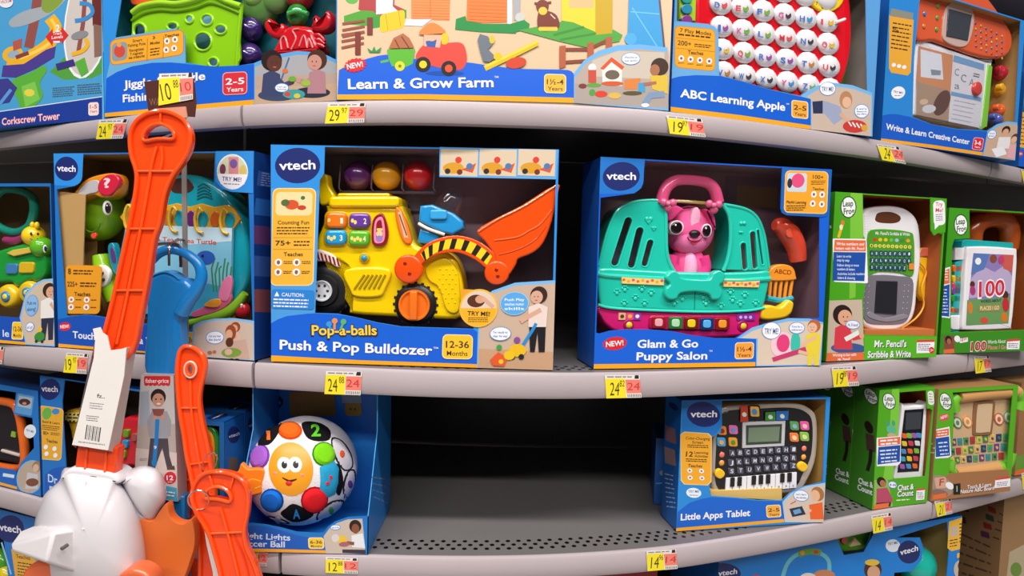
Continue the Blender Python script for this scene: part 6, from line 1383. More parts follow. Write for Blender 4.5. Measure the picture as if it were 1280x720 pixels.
def soccer_box():
    C = Carton('boxed_toy_soccer_ball', 'blue open display carton holding a plush ball with a smiling orange face', [(300, 496), (478, 500), (460, 698), (296, 685)], Z_BOT, 0.157, yaw=0)
    F = C.F; H = C.H; D = C.depth; t = 0.0012
    mb = MB(); B = '#1f74c4'; BI = '#2f8cdc'
    hc = F.P(457, 651).z
    def wall(x, xo):
        prof = [(0, 0), (D, 0), (D, H), (0.055, H), (0.055, H * .72), (0.0, hc)]
        n = len(prof); vs = [(x, y, z) for y, z in prof] + [(xo, y, z) for y, z in prof]
        mb.add(vs, [tuple(range(n)), tuple(reversed(range(n, 2 * n)))], B); mb.add(vs, [(i, (i + 1) % n, n + (i + 1) % n, n + i) for i in range(n)], '#58b4f0')
    wall(C.x0, C.x0 + t); wall(C.x1 - t, C.x1)
    mb.box((C.x0 + t, t, 0), (C.x1 - t, D, t), BI); mb.box((C.x0 + t, D - t, t), (C.x1 - t, D, H), BI); mb.box((C.x0 + t, 0.055, H - t), (C.x1 - t, D - t, H), B)
    top = [(300, 655), (315, 653), (332, 655.5), (350, 660), (370, 666), (396, 669), (404, 669), (410, 662), (420, 656), (437, 651.5), (457, 651)]
    o = [(C.x0, 0.0)] + [(F.P(x, y).x, F.P(x, y).z) for x, y in top]; o[1] = (C.x0, o[1][1]); o[-1] = (C.x1, o[-1][1]); o.append((C.x1, 0.0))
    slab2(mb, o, 0, t, B); mb.build('carton', M_PRINT, C.root)
    a = F.art()
    a.poly([(296, 664), (315, 656), (332, 658), (350, 663), (370, 670), (396, 676), (403, 680), (405, 694), (296, 685)], '#1c5cb8'); strip(a, [(296, 685), (350, 689), (406, 693.5)], 3.5)
    a.text('Bright Lights', 297, 669.5, 361.5, 676, 7, '#d4e2f4', .03); a.text('Soccer Ball', 297, 679, 354.5, 683.5, 7, '#d4e2f4', .03); badge(a, 384, 674, 404, 687.5, '6-36', 'Months', '#f0c438', sl=.06)
    a.poly([(406, 694), (404, 673), (412, 664), (422, 658), (437, 654), (456, 654), (457, 697)], '#c8b8aa'); a.ell(446, 663, 8, 8, '#2c1c18'); a.ell(446, 666, 5, 6, '#8a5038'); a.poly([(440, 674), (455, 672), (457, 690), (440, 688)], '#e4e4e8'); a.line([(443, 684), (432, 682)], 4, '#8a5038'); a.ell(428, 679, 6, 6, '#e8c038'); a.ell(419, 676, 5, 5, '#d8d0d0'); a.ell(430, 684, 7, 3, '#a8646c'); bubble(a, 420, 663, 6, 2.6, ['Soft & fun'])
    a.poly([(427, 690), (457, 692), (457, 697), (427, 694)], '#3c3440'); a.build('front_print', C.root)
    a = Art(F, D - 0.0022); a.ell(343, 503, 18, 11, '#1a2c66'); a.text('vtech', 329, 506, 357, 506, 6, '#8ca0cc', .03); a.rr(369, 490, 430, 522, 3, '#c08430'); a.rr(440, 492, 467, 505, 1, '#b8bcc4'); a.rr(443, 505, 466, 522, 4, '#d89a2c'); a.ell(451, 513, 1.4, 1.4, INK); a.ell(457, 513, 1.4, 1.4, INK); a.ell(346, 523, 10, 6, '#4c8cc8'); a.build('back_print', C.root)
    a = C.side_face(False, [(478, 500), (496, 506), (480, 640), (460, 698)]); a.lines(470, 612, 480, 640, 4, '#6c94c8', .2); a.build('side_print', C.root)
    # plush ball
    R = F.S(383, 590, 0.07) * 66.5; c = F.P(383, 590, 0.0) ; dd = (c - F.e).normalized(); c = F.P(383, 590, 0.079)
    R = F.S(383, 590, 0.079) * 66
    if c.z - R < 0.0015: c.z = R + 0.0015
    bl = MB(); bl.ell(c, (R, R, R), '#e9e2e4', nu=48, nv=32); ballo = bl.build('plush_ball', M_SOFT, C.root)
    def patch(pts, off, col, nm, m=M_SOFT, n=0, lab=None):
        mb = MB(); sphere_patch(mb, F, spline(pts, 3, True) if n == 0 else pts, c, R, off, col); o = mb.build(nm, m, ballo)
        return o
    K = '#17151a'
    for pts, t_, tc, tp in (([(326, 558), (330, 546), (342, 535), (358, 531), (352, 545), (343, 556), (335, 559)], '1', '#e8702c', (338, 552, 344, 537)),
        ([(384, 531), (396, 529), (410, 532), (421, 541), (419, 553), (404, 555), (391, 551), (385, 541)], '2', '#5cc02c', None),
        ([(351, 644), (358, 637), (367, 632), (380, 637), (393, 645), (384, 652), (366, 654)], 'A', '#2c8cd8', None),
        ([(426, 584), (432, 590), (434, 608), (428, 624), (423, 618), (427, 604)], '', '', None)):
        p = patch(pts, 0.001, K, 'black_panel')
        if t_:
            cx = sum(q[0] for q in pts) / len(pts); cy = sum(q[1] for q in pts) / len(pts); vs, fs = glyphs(t_, .03); h = 15 if t_ == '2' else 11; w = h * (.42 if t_ == '1' else .8)
            tm = MB(); tm.add([c + (sphere_hit(F, cx + (x - .5) * w, cy - (y - .5) * h, c, R) - c).normalized() * (R + .0024) for x, y in vs], fs, tc); tm.build('number_print', M_SOFT, p)
    for pts, k in (([(424, 552), (436, 556), (446, 572), (447, 588), (437, 592), (428, 580), (423, 564)], '#d8542c'), ([(441, 596), (449, 594), (450, 606), (444, 622), (436, 630), (434, 614)], '#6a3c8c'), ([(398, 652), (402, 642), (418, 632), (432, 632), (428, 643), (415, 651)], '#4ca04c'), ([(335, 646), (350, 650), (360, 655), (345, 652)], '#c8c0c4')):
        p = patch([(x, y) for x, y in inset(pts, -1.4)], .0006, '#2a262c', 'seam_panel'); mb = MB(); sphere_patch(mb, F, spline(inset(pts, .3), 3, True), c, R, .0012, '#cfc8ce'); mb.build('grey_panel', M_SOFT, p)
        cx = sum(q[0] for q in pts) / len(pts); cy = sum(q[1] for q in pts) / len(pts); mb = MB(); sphere_patch(mb, F, ellpts(cx, cy, 4, 6, 8), c, R, .0018, k); mb.build('panel_motif', M_SOFT, p)
    for cx, cy, rx, ry, col, rim, rot in ((368, 540.5, 14, 10, '#f0641c', '#d8480c', 0), (327.5, 573, 10.5, 14, '#9c5cc0', '#7c3ca4', 20), (411, 571.5, 14, 14, '#7cd01c', '#2c7c1c', 0), (395, 628.5, 16, 14.5, '#e8242c', '#b01420', -20), (341, 627, 13, 12.5, '#1c6cd0', '#1450a4', 30)):
        p = patch(ellpts(cx, cy, rx + 2, ry + 2, 16, rot), .0008, rim, 'button_rim', n=1); mb = MB(); sphere_patch(mb, F, ellpts(cx, cy, rx, ry, 18, rot), c, R, .005, col); mb.build('soft_button', M_SOFT, p)
    p = patch(ellpts(367, 589, 28.5, 33.5, 32), .0012, '#e8981c', 'smiling_face', M_SATIN, 1)
    for cx in (358.5, 372.8):
        for rx, ry, dx, col, off in ((9.6, 11, 0, '#f4f2f2', .0022), (4.8, 6, .6, '#141018', .0028), (1.5, 1.6, 2, '#f4f4f4', .0034)): mb = MB(); sphere_patch(mb, F, ellpts(cx + dx, 583 - (2 if rx < 2 else -1), rx, ry, 16), c, R, off, col, 3); mb.build('eye', M_SATIN, p)
    mb = MB()
    for cx, cy in ((347, 594), (381, 597)): sphere_patch(mb, F, ellpts(cx, cy, 3.8, 2.8, 10), c, R, .0016, '#f08c78', 2)
    sm = [(354, 598), (361, 602.5), (368, 603.5), (375, 601)]; ms = spline(sm, 4); sphere_patch(mb, F, ms + [(x, y + 1.8) for x, y in ms[::-1]], c, R, .0024, '#4a1c14', 2); sphere_patch(mb, F, ellpts(363.5, 606.5, 4.8, 3.8, 12), c, R, .0024, '#e02828', 2); mb.build('mouth', M_SATIN, p)
    p = patch([(404, 588), (412, 584), (423, 580), (429, 590), (427, 608), (422, 622), (412, 626), (402, 618), (404, 604)], .0035, '#2c9cc8', 'music_flap', n=1)
    mb = MB(); sphere_patch(mb, F, ellpts(412, 608, 4, 3.4, 10), c, R, .0045, '#d82c44', 2); sphere_patch(mb, F, [(414, 608), (414, 596), (420, 598), (420, 601), (416, 600), (416, 608)], c, R, .0045, '#d82c44', 2); mb.build('note_print', M_SOFT, p)
    mb = MB(); F.slab(mb, spline([(333, 592), (325, 588), (312, 588), (304, 581), (300, 590), (291, 597), (297, 607), (297, 622), (306, 626), (318, 620), (331, 616)], 3, True), .004, .012, '#f0801c', .002); tg = mb.build('orange_ribbon_tag', M_SATIN, ballo)
    a = Art(F, .0038); a.line([(296, 600), (304, 598), (309, 603), (318, 600), (328, 603)], 1.2, '#f8c040'); a.line([(307, 615), (307, 604), (313, 606), (313, 614)], 2.2, '#3c5ca8'); a.ell(305.5, 615, 3, 2.4, '#3c5ca8'); a.ell(311.5, 614.5, 3, 2.4, '#3c5ca8'); a.line([(320, 612), (328, 609)], 1.2, '#f8c040'); a.build('note_print', tg)
soccer_box()

def dup(root, loc, label):
    r = root.copy(); COL.objects.link(r); r.location = loc; r['label'] = label
    for ch in list(root.children):
        c_ = ch.copy(); COL.objects.link(c_); c_.parent = r
        for g in ch.children:
            d = g.copy(); COL.objects.link(d); d.parent = c_
    return r

def tablet_box():
    C = Carton('boxed_toy_apps_tablet', 'blue window box holding a black toy tablet with letter keys and piano keys', [(861, 504), (1053, 493), (1029, 653), (845, 672)], Z_BOT, 0.06, yaw=10, pivot='R')
    F = C.F
    op = [(913, 502.5), (1047, 496), (1033, 603), (1010, 609), (991, 618), (980, 628), (950, 629), (924, 627), (892, 626), (890, 620), (897, 551), (909, 544)]
    C.window(op, '#2a8ad8', '#c49a54', '#1c5ca8', '#b48844')
    a = F.art()
    a.poly([(861, 504), (913, 501), (911, 536), (903, 546), (896, 551), (894, 552), (859, 546)], '#1c78cc'); a.logo(888, 521.5, 21.5, 16.5, -.05)
    a.poly([(848, 648), (863, 636), (880, 630), (892, 627.5), (924, 628), (950, 630), (980, 629), (982, 655), (845, 672)], '#1a64cc'); strip(a, [(845, 672), (910, 664), (981, 655)], 4)
    a.poly([(856, 549), (862, 545), (893, 546), (897, 550), (893, 608), (888, 613), (858, 613), (854, 608)], '#f4d090'); a.poly([(857, 550), (862, 546), (892, 547), (896, 551), (892, 607.5), (887, 612), (859, 612), (855, 607.5)], '#f0aa2c')
    a.text('Color-Changing', 863, 555, 894, 555, 3.6, INK, .02); a.text('Screen', 871, 560, 885, 560, 3.6, INK, .02); a.lines(865, 561, 892, 566, 2, INK); a.text('12', 862, 577, 871, 577, 6.5, INK, .03); a.text('Learning', 873, 573, 891, 573, 3.2, INK, .02); a.text('Activities', 873, 577.5, 890, 577.5, 3.2, INK, .02); a.lines(862, 579, 889, 584, 2, INK); a.text('Teaches', 864, 590.5, 882, 590.5, 4, INK, .02)
    for x in (866, 881):
        for y in (595, 604): a.ell(x, y, 3.2, 2.8, WHITE); a.ell(x, y, 1.4, 1.2, '#a05a5c')
    a.ell(869.5, 623, 9.5, 6.3, '#e8f0f8'); a.text('TRY ME!', 862.5, 623, 876.5, 622.5, 3.2, '#3c5ca0', .02); a.lines(864, 625, 875, 627, 1, '#5c7cb0')
    a.text('Little Apps Tablet', 851, 658, 938.5, 648.7, 8, WHITE, .04); badge(a, 959, 634, 977.5, 649.5, '2-5', 'Years', '#f0a840', sl=-.1)
    a.poly([(981, 655), (980, 630), (991, 618.5), (1010, 609), (1036, 603.5), (1029, 653)], '#a8c8e4'); a.poly([(983, 654), (982, 631), (992, 621), (1010, 612), (1035, 606), (1029, 653)], '#d4c0b0')
    a.ell(1025, 618, 8, 9, '#a8703c'); a.ell(1022, 620, 5.6, 7, '#e4b494'); a.poly([(1013, 632), (1030, 628), (1032, 649), (1013, 650)], '#e8642c'); a.line([(1015, 638), (1008, 644)], 3, '#e4b494'); a.poly([(988, 638), (1004, 634), (1008, 644), (991, 648)], '#2c3448'); a.poly([(992, 640), (1001, 637), (1003, 642), (994, 645)], '#6c9cc8'); a.line([(990, 632), (997, 628)], 1.2, '#d05050'); bubble(a, 1004, 621, 9, 6.5, ['Let\'s learn', 'the alphabet'])
    a.build('front_print', C.root)
    a = C.side_face(True, [(844, 503), (861, 504), (845, 672), (833, 657)]); a.ell(851, 520, 5, 5, '#1c2c68'); a.rr(841, 552, 851, 572, 1, '#8c6470'); a.rr(839, 580, 849, 600, 1, '#9c7c80'); a.lines(838, 610, 846, 650, 8, '#9cb8dc', .25); a.build('side_print', C.root)
    toy = subroot('toy_apps_tablet', C)
    out = spline([(911, 512), (958, 506), (1003, 503), (1026, 509), (1034, 525), (1029, 570), (1016, 600), (1000, 617), (955, 623), (910, 625.5), (895, 620), (893, 595), (901, 536)], 4, True)
    mb = MB(); F.slab(mb, out, .012, .04, '#b0a498', .005); mb.build('silver_rim', M_PLAST, toy)
    mb = MB(); F.slab(mb, spline([(915, 518), (958, 512), (1000, 509), (1020, 514), (1027, 528), (1022, 568), (1009, 594), (996, 611), (955, 617), (910, 619), (900, 614), (899, 594), (906, 540)], 4, True), .0105, .015, '#19171c', .001); mb.build('black_panel', M_PLAST, toy)
    mb = MB(); F.slab(mb, [(938, 530), (993, 526), (989, 559), (935, 564)], .009, .013, '#c8c8cc', .001); F.slab(mb, [(942, 534), (988, 530.5), (985, 555.5), (940, 559.5)], .0085, .01, '#3a443c'); F.slab(mb, [(945, 537), (985, 534), (982, 553), (943, 556)], .0082, .0088, '#74866e'); mb.build('tablet_screen', M_DARKSCR, toy)
    S = F.S(950, 580, .01)
    rows = [('ABCDEFGHI', (922, 571), (1000, 563)), ('JKLMNOPQR', (920, 583), (999, 574)), ('STUVWXYZ', (919.5, 594), (998, 584))]
    for t_, p0, p1 in rows:
        for i, ch in enumerate(t_):
            k = i / (len(t_) - 1); x = p0[0] + (p1[0] - p0[0]) * k; y = p0[1] + (p1[1] - p0[1]) * k
            mb = MB(); F.slab(mb, rrpts(x - 4, y - 4.2, x + 4, y + 4.2, 1.6), .0085, .011, '#4a4c5c', .001); b = mb.build('letter_key', M_PLAST, toy); a = Art(F, .0084); a.text(ch, x - 2, y + 2.2, x + 2, y + 2, 5, '#dcdce8', .02); a.build('letter_print', b)
    for i in range(10):
        a0, b0 = i / 10, (i + 1) / 10; T0, T1, B0, B1 = Vector((911.5, 603)), Vector((1002, 592)), Vector((909, 623)), Vector((1000, 611.5))
        q = [T0.lerp(T1, a0 + .005), T0.lerp(T1, b0 - .005), B0.lerp(B1, b0 - .005), B0.lerp(B1, a0 + .005)]
        mb = MB(); F.slab(mb, [tuple(v) for v in q], .0085, .012, '#eeecf2', .0004); pk = mb.build('piano_key', M_PLAST, toy); a = Art(F, .0083); m = (q[2] + q[3]) / 2; a.text(str(i + 1), m.x - 1, m.y - 1.4, m.x + 1, m.y - 1.6, 3, '#3c3c44', .01); a.build('number_print', pk)
    for i in (1, 2, 4, 5, 6, 8, 9):
        a0 = i / 10; c0 = Vector((911.5, 603)).lerp(Vector((1002, 592)), a0); c1 = Vector((909, 623)).lerp(Vector((1000, 611.5)), a0); c1 = c0.lerp(c1, .56)
        mb = MB(); F.slab(mb, [(c0.x - 2.6, c0.y + .6), (c0.x + 2.6, c0.y), (c1.x + 2.6, c1.y), (c1.x - 2.6, c1.y + .6)], .0065, .0086, '#141216', .0004); mb.build('black_piano_key', M_PLAST, toy)
    for x, y, c1, c2 in ((911, 542, '#e8882c', '#8a2c1c'), (925.6, 540.5, '#e86cb0', '#5c9cd8'), (909, 557, '#3c9cd8', '#f0a84c'), (924, 556.5, '#e8a02c', '#5c8c2c'), (1004, 532.5, '#5ca050', '#8cb8d8'), (1017, 532, '#e8609c', '#f8c0d8'), (1002.5, 547.5, '#f0803c', '#f8d8b0'), (1015.6, 546, '#8cc050', '#d8e8a0')):
        mb = MB(); F.slab(mb, rrpts(x - 5.6, y - 5.8, x + 5.6, y + 5.8, 2.6), .0085, .011, c1, .001); F.slab(mb, ellpts(x, y + .5, 3, 3, 10), .0078, .009, c2); mb.build('picture_key', M_PLAST, toy)
    for x, y, r, cc in ((908, 573, 3.8, '#f07868'), (907, 583.5, 3.8, '#f0a040'), (1013, 561, 3.4, '#f07868'), (1011.5, 572, 3.4, '#f0a040')): mb = MB(); ball(mb, F, x, y, r, .007, cc, .6); mb.build('round_key', M_PLAST, toy)
    for x, y in ((904.5, 598), (1010, 585)): mb = MB(); F.slab(mb, spline([(x, y - 6.5), (x + 6, y - 3), (x + 6, y + 2), (x, y + 6.5), (x - 6, y + 3), (x - 6, y - 2)], 3, True), .006, .011, '#f4c020', .002); mb.build('star_key', M_PLAST, toy)
    for q, c1 in (([(937, 509), (946, 508), (945, 529), (935, 530)], '#c8402c'), ([(968, 516), (981, 515), (980, 526), (967, 527)], '#3c8c3c'), ([(982, 514), (998, 513), (996, 525), (981, 526)], '#2c6cb8')): mb = MB(); F.slab(mb, q, .0075, .0085, c1); F.slab(mb, ellpts(sum(p_[0] for p_ in q) / 4, sum(p_[1] for p_ in q) / 4 + 1, 3, 3, 10), .007, .0076, '#d8e8d8'); mb.build('picture_card', M_PRINT, toy)
    mb = MB(); F.slab(mb, rrpts(947, 507, 962, 524, 3), .006, .0085, '#2c1c18', .001); F.slab(mb, rrpts(949, 509, 960, 522, 2), .0052, .007, '#f0b44c'); F.slab(mb, ellpts(954, 516, 3.5, 4, 12), .0045, .0056, '#4c94c8'); mb.build('character_card', M_PRINT, toy)
    mb = MB(); F.slab(mb, [(891, 620), (981, 613), (980, 628), (924, 627), (891, 627)], .006, .06, '#d8b468'); mb.build('card_tray', M_CARD, C.root)
tablet_box()

def deep_box():
    C = Carton('boxed_toy_small', 'small dark blue box with an orange blob, pushed back behind the tablet box', [(811, 550), (848, 547), (850, 633), (817, 630)], Z_BOT, 0.10)
    F = C.F; C.closed('#1a5ca8', '#15488c'); a = F.art(); a.poly([(812, 556), (848, 552), (848, 600), (816, 602)], '#26344c'); a.ell(832, 574, 14, 16, '#c8781c'); a.ell(832, 594, 12, 5, '#8c98a8'); a.text('vtech', 825, 619, 843, 620, 5, '#c8d8f0', .03); a.line([(817, 607), (848, 604)], 1.2, '#68a8e0'); a.build('front_print', C.root)
deep_box()

def phone_boxes():
    C = Carton('boxed_toy_phone', 'green box with a white toy phone in its window, front of a row of three', [(1118, 489), (1181, 481), (1159, 625), (1090, 637.5)], Z_BOT, 0.05, group=None, yaw=17, pivot='L')
    F = C.F; G = '#52a81c'
    op = [(1140, 490), (1171, 485.5), (1172, 506), (1176, 508), (1160, 590), (1122, 595), (1121, 592), (1131, 540), (1137, 515)]
    C.window(op, G, '#9a5428', '#3c8c1c', '#8a4420')
    a = F.art(); a.poly([(1132, 487), (1140, 486), (1137, 515), (1129, 555), (1120, 596), (1108, 598), (1122, 545)], '#7cc83c')
    a.frog(1127, 501, 7.5, 9.5); a.ell(1125.5, 534, 5.5, 5.5, '#5cb890'); a.ell(1122, 527, 2, 3.4, '#4ca07c'); a.ell(1129, 526, 2, 3.4, '#4ca07c'); a.ell(1125, 541, 5, 3, '#c8a888')
    a.poly([(1107, 545), (1136, 541), (1132, 574), (1128, 578), (1103, 580)], WHITE); a.poly([(1109, 546), (1135, 542), (1134, 551), (1108, 555)], ORANGE); a.poly([(1108, 556), (1134, 552), (1131, 573), (1104, 578)], '#1f50a8'); a.lines(1111, 545, 1132, 553, 2, WHITE, .5, -.14); a.lines(1109, 557, 1130, 575, 4, '#dce6f6', .4, -.14)
    a.poly([(1098, 598), (1114, 594), (1116, 632), (1092, 636)], '#8cb85c'); a.ell(1106, 600, 5.5, 6.5, '#241418'); a.ell(1107.5, 602, 3.6, 4.6, '#b07050'); a.poly([(1099, 609), (1112, 607), (1117, 622), (1114, 629), (1096, 630)], '#b84c68'); a.poly([(1096, 628), (1114, 626), (1113, 632), (1095, 634)], '#2c2028'); bubble(a, 1119, 603, 4.6, 4, ["Hi"]); a.poly([(1094, 630), (1112, 627), (1110, 633.5), (1091, 637)], ORANGE)
    for d, cc in ((.7, '#2c5c20'), (0, WHITE)): a.text('Chat &', 1124 + d, 610.5 + d, 1144 + d, 607.5 + d, 7, cc, .04); a.text('Count', 1122.5 + d, 618.5 + d, 1142.5 + d, 616 + d, 7, cc, .04)
    a.lines(1121, 621, 1138, 624, 1, '#e4f4d4', .5, -.12); a.poly([(1147.5, 607), (1158, 605.5), (1155.5, 621), (1145, 622.5)], WHITE); a.poly([(1147.5, 607), (1158, 605.5), (1157.6, 608), (1147, 609.5)], '#d84838'); a.lines(1147.5, 611, 1155, 620, 4, '#505058', .4)
    a.build('front_print', C.root)
    a = C.side_face(True, [(1098, 492), (1118, 489), (1090, 637.5), (1072, 628)])
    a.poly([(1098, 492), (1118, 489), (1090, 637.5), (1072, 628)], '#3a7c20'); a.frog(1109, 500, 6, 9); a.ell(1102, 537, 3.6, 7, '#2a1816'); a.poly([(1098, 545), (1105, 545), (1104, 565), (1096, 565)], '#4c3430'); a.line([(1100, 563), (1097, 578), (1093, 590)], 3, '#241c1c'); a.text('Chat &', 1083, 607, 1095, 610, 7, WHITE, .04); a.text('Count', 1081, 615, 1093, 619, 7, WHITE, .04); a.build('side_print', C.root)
    toy = subroot('toy_phone', C)
    mb = MB(); F.slab(mb, spline([(1141, 509), (1144, 506), (1167, 503), (1170, 506), (1158, 590), (1155, 594), (1125, 596), (1122, 593)], 2, True), .008, .026, '#ece8ec', .003); mb.build('phone_body', M_PLAST, toy)
    mb = MB(); F.slab(mb, [(1144, 510), (1166, 507), (1153, 584), (1127, 587)], .0072, .009, '#16161c', .0005); F.slab(mb, [(1145, 513), (1163, 511), (1160, 531), (1142, 533.5)], .0068, .0074, '#3c4046'); mb.build('phone_screen', M_DARKSCR, toy)
    pal = ['#e8642c', '#3ca0c8', '#7cb83c', '#e8c02c', '#9c5cb0', '#c83c54', '#4c8cc0', '#d8d8dc']
    for r in range(5):
        for i in range(4 if r == 0 else 3):
            k = (i + .5) / (4 if r == 0 else 3); y = 541 + r * 9.6; xl = 1137.5 - r * 1.9; x = xl + k * 23; mb = MB(); F.slab(mb, rrpts(x - 2.8, y - 3 - k * 2, x + 2.8, y + 3 - k * 2, 1.2), .0062, .0075, pal[(r * 3 + i * 2) % 8], .0005); mb.build('app_key', M_PLAST, toy)
    mb = MB(); F.slab(mb, [(1170.5, 484), (1180.5, 482), (1178, 504), (1170, 507)], -.0005, .0008, G); s = mb.build('try_me_tab', M_PRINT, C.root); a = Art(F, -.0005); a.rr(1171.8, 486, 1178.6, 502, 3, '#e8ece4', -.1); a.lines(1173, 488, 1177.6, 500, 4, '#909894', .35); a.build('tab_print', s)
    n = Vector((-math.sin(C.root.rotation_euler.z), math.cos(C.root.rotation_euler.z), 0))
    dup(C.root, C.root.location + n * 0.0515, 'green toy phone box directly behind the front one of the row'); dup(C.root, C.root.location + n * 0.103, 'rearmost and darkest green toy phone box of the row of three')
phone_boxes()

def board_box():
    C = Carton('boxed_toy_letter_board', 'brown and green carton showing a wooden letter tile board with a screen', [(1198, 488), (1277, 479), (1264, 596), (1164, 627)], Z_BOT, 0.07, yaw=17, pivot='L')
    F = C.F
    op = [(1212, 490), (1272, 483), (1262, 568), (1246, 575), (1201, 587), (1194, 582), (1205, 540), (1212, 500)]
    C.window(op, '#58ac20', '#4c9430', '#a87c50', '#3c7c24')
    a = F.art()
    a.poly([(1194, 583), (1262, 569), (1267, 572), (1264, 596), (1164, 627), (1166, 612), (1186, 590)], '#a4714a'); a.poly([(1264, 560), (1275, 500), (1277, 479), (1264, 596)], '#58ac20')
    a.frog(1203, 499.5, 6.5, 9); a.rr(1193.5, 513, 1203.5, 519.5, 1, '#e04850', -.3); a.text('NEW!', 1194.5, 519, 1202.5, 516, 3.4, WHITE, .02)
    a.poly([(1185, 531), (1203, 526), (1200, 560), (1196, 563), (1180, 566)], WHITE); a.poly([(1187, 532), (1202, 528), (1201, 536), (1185, 540)], ORANGE); a.poly([(1185, 541), (1201, 537), (1198.5, 560), (1181, 564)], '#1f50a8'); a.lines(1187, 543, 1198, 561, 4, '#dce6f6', .35, -.2); a.lines(1188, 531, 1200, 537, 2, WHITE, .4, -.2)
    a.ell(1181.5, 602, 14, 15, '#a08c7c'); a.rr(1174, 590, 1189, 605, 2, '#d8a890', -.25); a.text('F', 1178.5, 602, 1184.5, 600.5, 9, '#b04848', .03); a.ell(1192, 600, 5, 5, WHITE); a.ell(1178, 612, 10, 5, '#8c6c60'); a.poly([(1168, 617), (1186, 611), (1185, 618), (1166, 624)], ORANGE)
    for d, cc in ((.6, '#6c4030'), (0, '#f4ecec')): a.text('Touch & Learn', 1213 + d, 601.5 + d, 1242.5 + d, 593 + d, 5, cc, .03); a.text('Nature ABC Board', 1204 + d, 609 + d, 1245.5 + d, 597 + d, 5, cc, .03)
    a.poly([(1197, 597), (1206, 594.5), (1204, 610), (1195, 612)], '#1c2418'); a.line([(1200, 607), (1201, 599)], 1, '#c8d0c0'); a.poly([(1248, 582), (1265, 577), (1264, 590), (1246, 595)], WHITE); a.poly([(1248, 582), (1265, 577), (1264.8, 579.5), (1247.8, 584.5)], '#d84838'); a.lines(1249, 585, 1262, 591, 3, '#505058', .4, -.25)
    a.build('front_print', C.root)
    a = C.side_face(True, [(1182, 484), (1198, 488), (1164, 627), (1157, 618)]); a.poly([(1182, 484), (1198, 488), (1164, 627), (1157, 618)], '#a87c54'); a.frog(1188, 496, 5, 8.5)
    a.poly([(1173, 521), (1184, 519), (1180, 550), (1168, 550)], '#16180f'); a.line([(1174, 540), (1176, 528), (1179, 530)], 1.2, '#e8ece0'); a.lines(1168, 565, 1176, 590, 5, '#e4d8c8', .3); a.build('side_print', C.root)
    toy = subroot('toy_letter_board', C); WD = '#c8945c'
    mb = MB(); F.slab(mb, [(1214, 497), (1273, 489), (1264, 566), (1200, 583), (1197, 578)], .012, .03, '#ceac84', .002); brd = mb.build('board_panel', M_PRINT, toy)
    mb = MB(); px_tube(mb, F, [(1216, 494), (1245, 489), (1275, 485)], 5, .012, WD, 12, 3); mb.build('wooden_rail', M_SATIN, toy)
    mb = MB(); px_tube(mb, F, [(1200, 582), (1225, 576), (1252, 568)], 5.4, .012, WD, 12, 3); mb.build('wooden_rail', M_SATIN, toy)
    for pts in ([(1252, 568), (1261, 563), (1266, 548)], [(1198, 581), (1194, 578), (1198, 566)], [(1274, 486), (1277, 492), (1275, 502)], [(1214, 494), (1210, 499), (1210, 508)]): mb = MB(); px_tube(mb, F, pts, 5.2, .0125, '#6cb82c', 12, 4); mb.build('green_corner', M_SATIN, toy)
    mb = MB(); F.slab(mb, spline([(1237, 498), (1252, 496), (1254, 500), (1249, 527), (1246, 531), (1231, 533), (1229, 529), (1233, 502)], 3, True), .009, .014, '#8c6444', .001); F.slab(mb, spline([(1239, 500), (1250, 498.5), (1251, 502), (1247, 526), (1244, 528), (1233, 530), (1232, 526), (1236, 503)], 3, True), .0085, .0095, '#d8b894'); mb.build('board_screen', M_PLAST, toy)
    for x, y, cc in ((1213, 521, '#4c8c6c'), (1224, 519, '#e89030'), (1257, 513.5, '#c86038'), (1266.5, 511, '#6c9c80')): mb = MB(); F.slab(mb, ellpts(x, y, 5, 6.4, 16), .0105, .013, cc); F.slab(mb, ellpts(x, y, 3.6, 5, 16), .0098, .011, '#e4d4bc'); F.slab(mb, ellpts(x, y, 1.8, 2.6, 10), .0092, .0100, cc); mb.build('activity_button', M_PRINT, toy)
    pal = ['#6c3c80', '#4c7c50', '#3c8c9c', '#d8b85c', '#4c8c4c', '#2c3c70', '#a83c3c', '#5c9c50', '#c8c04c']
    for r in range(3):
        for i in range(9):
            x = 1206 - r * 3 + i * 7.1; y = 543.5 + r * 11.5 - i * 1.45 - (r * i) * .06; mb = MB(); F.slab(mb, [(x - 2.4, y - 3.6), (x + 2.8, y - 4.6), (x + 2.2, y + 3.4), (x - 3, y + 4.4)], .0105, .013, pal[(i * 2 + r * 4) % 9], .0004); F.slab(mb, ellpts(x, y, 1.4, 1.8, 8), .0101, .0106, pal[(i + r * 2 + 3) % 9]); mb.build('letter_tile', M_PRINT, toy)
    # neighbour cut by the right edge of the photo
    C2 = Carton('boxed_toy_green', 'green and brown carton cut by the right edge, next to the letter board box', [(1283, 480), (1360, 470), (1350, 572), (1268, 595)], Z_BOT, 0.06, yaw=21, pivot='L')
    C2.closed('#9c7048', '#a87c50'); a = C2.F.art(); a.poly([(1283, 480), (1300, 478), (1292, 540), (1274, 560)], '#58a82c'); a.frog(1291, 494, 6, 9); a.poly([(1272, 570), (1300, 560), (1298, 588), (1268, 595)], '#6a9c38'); a.poly([(1270, 588), (1290, 582), (1290, 588), (1268, 595)], ORANGE); a.build('front_print', C2.root)
board_box()

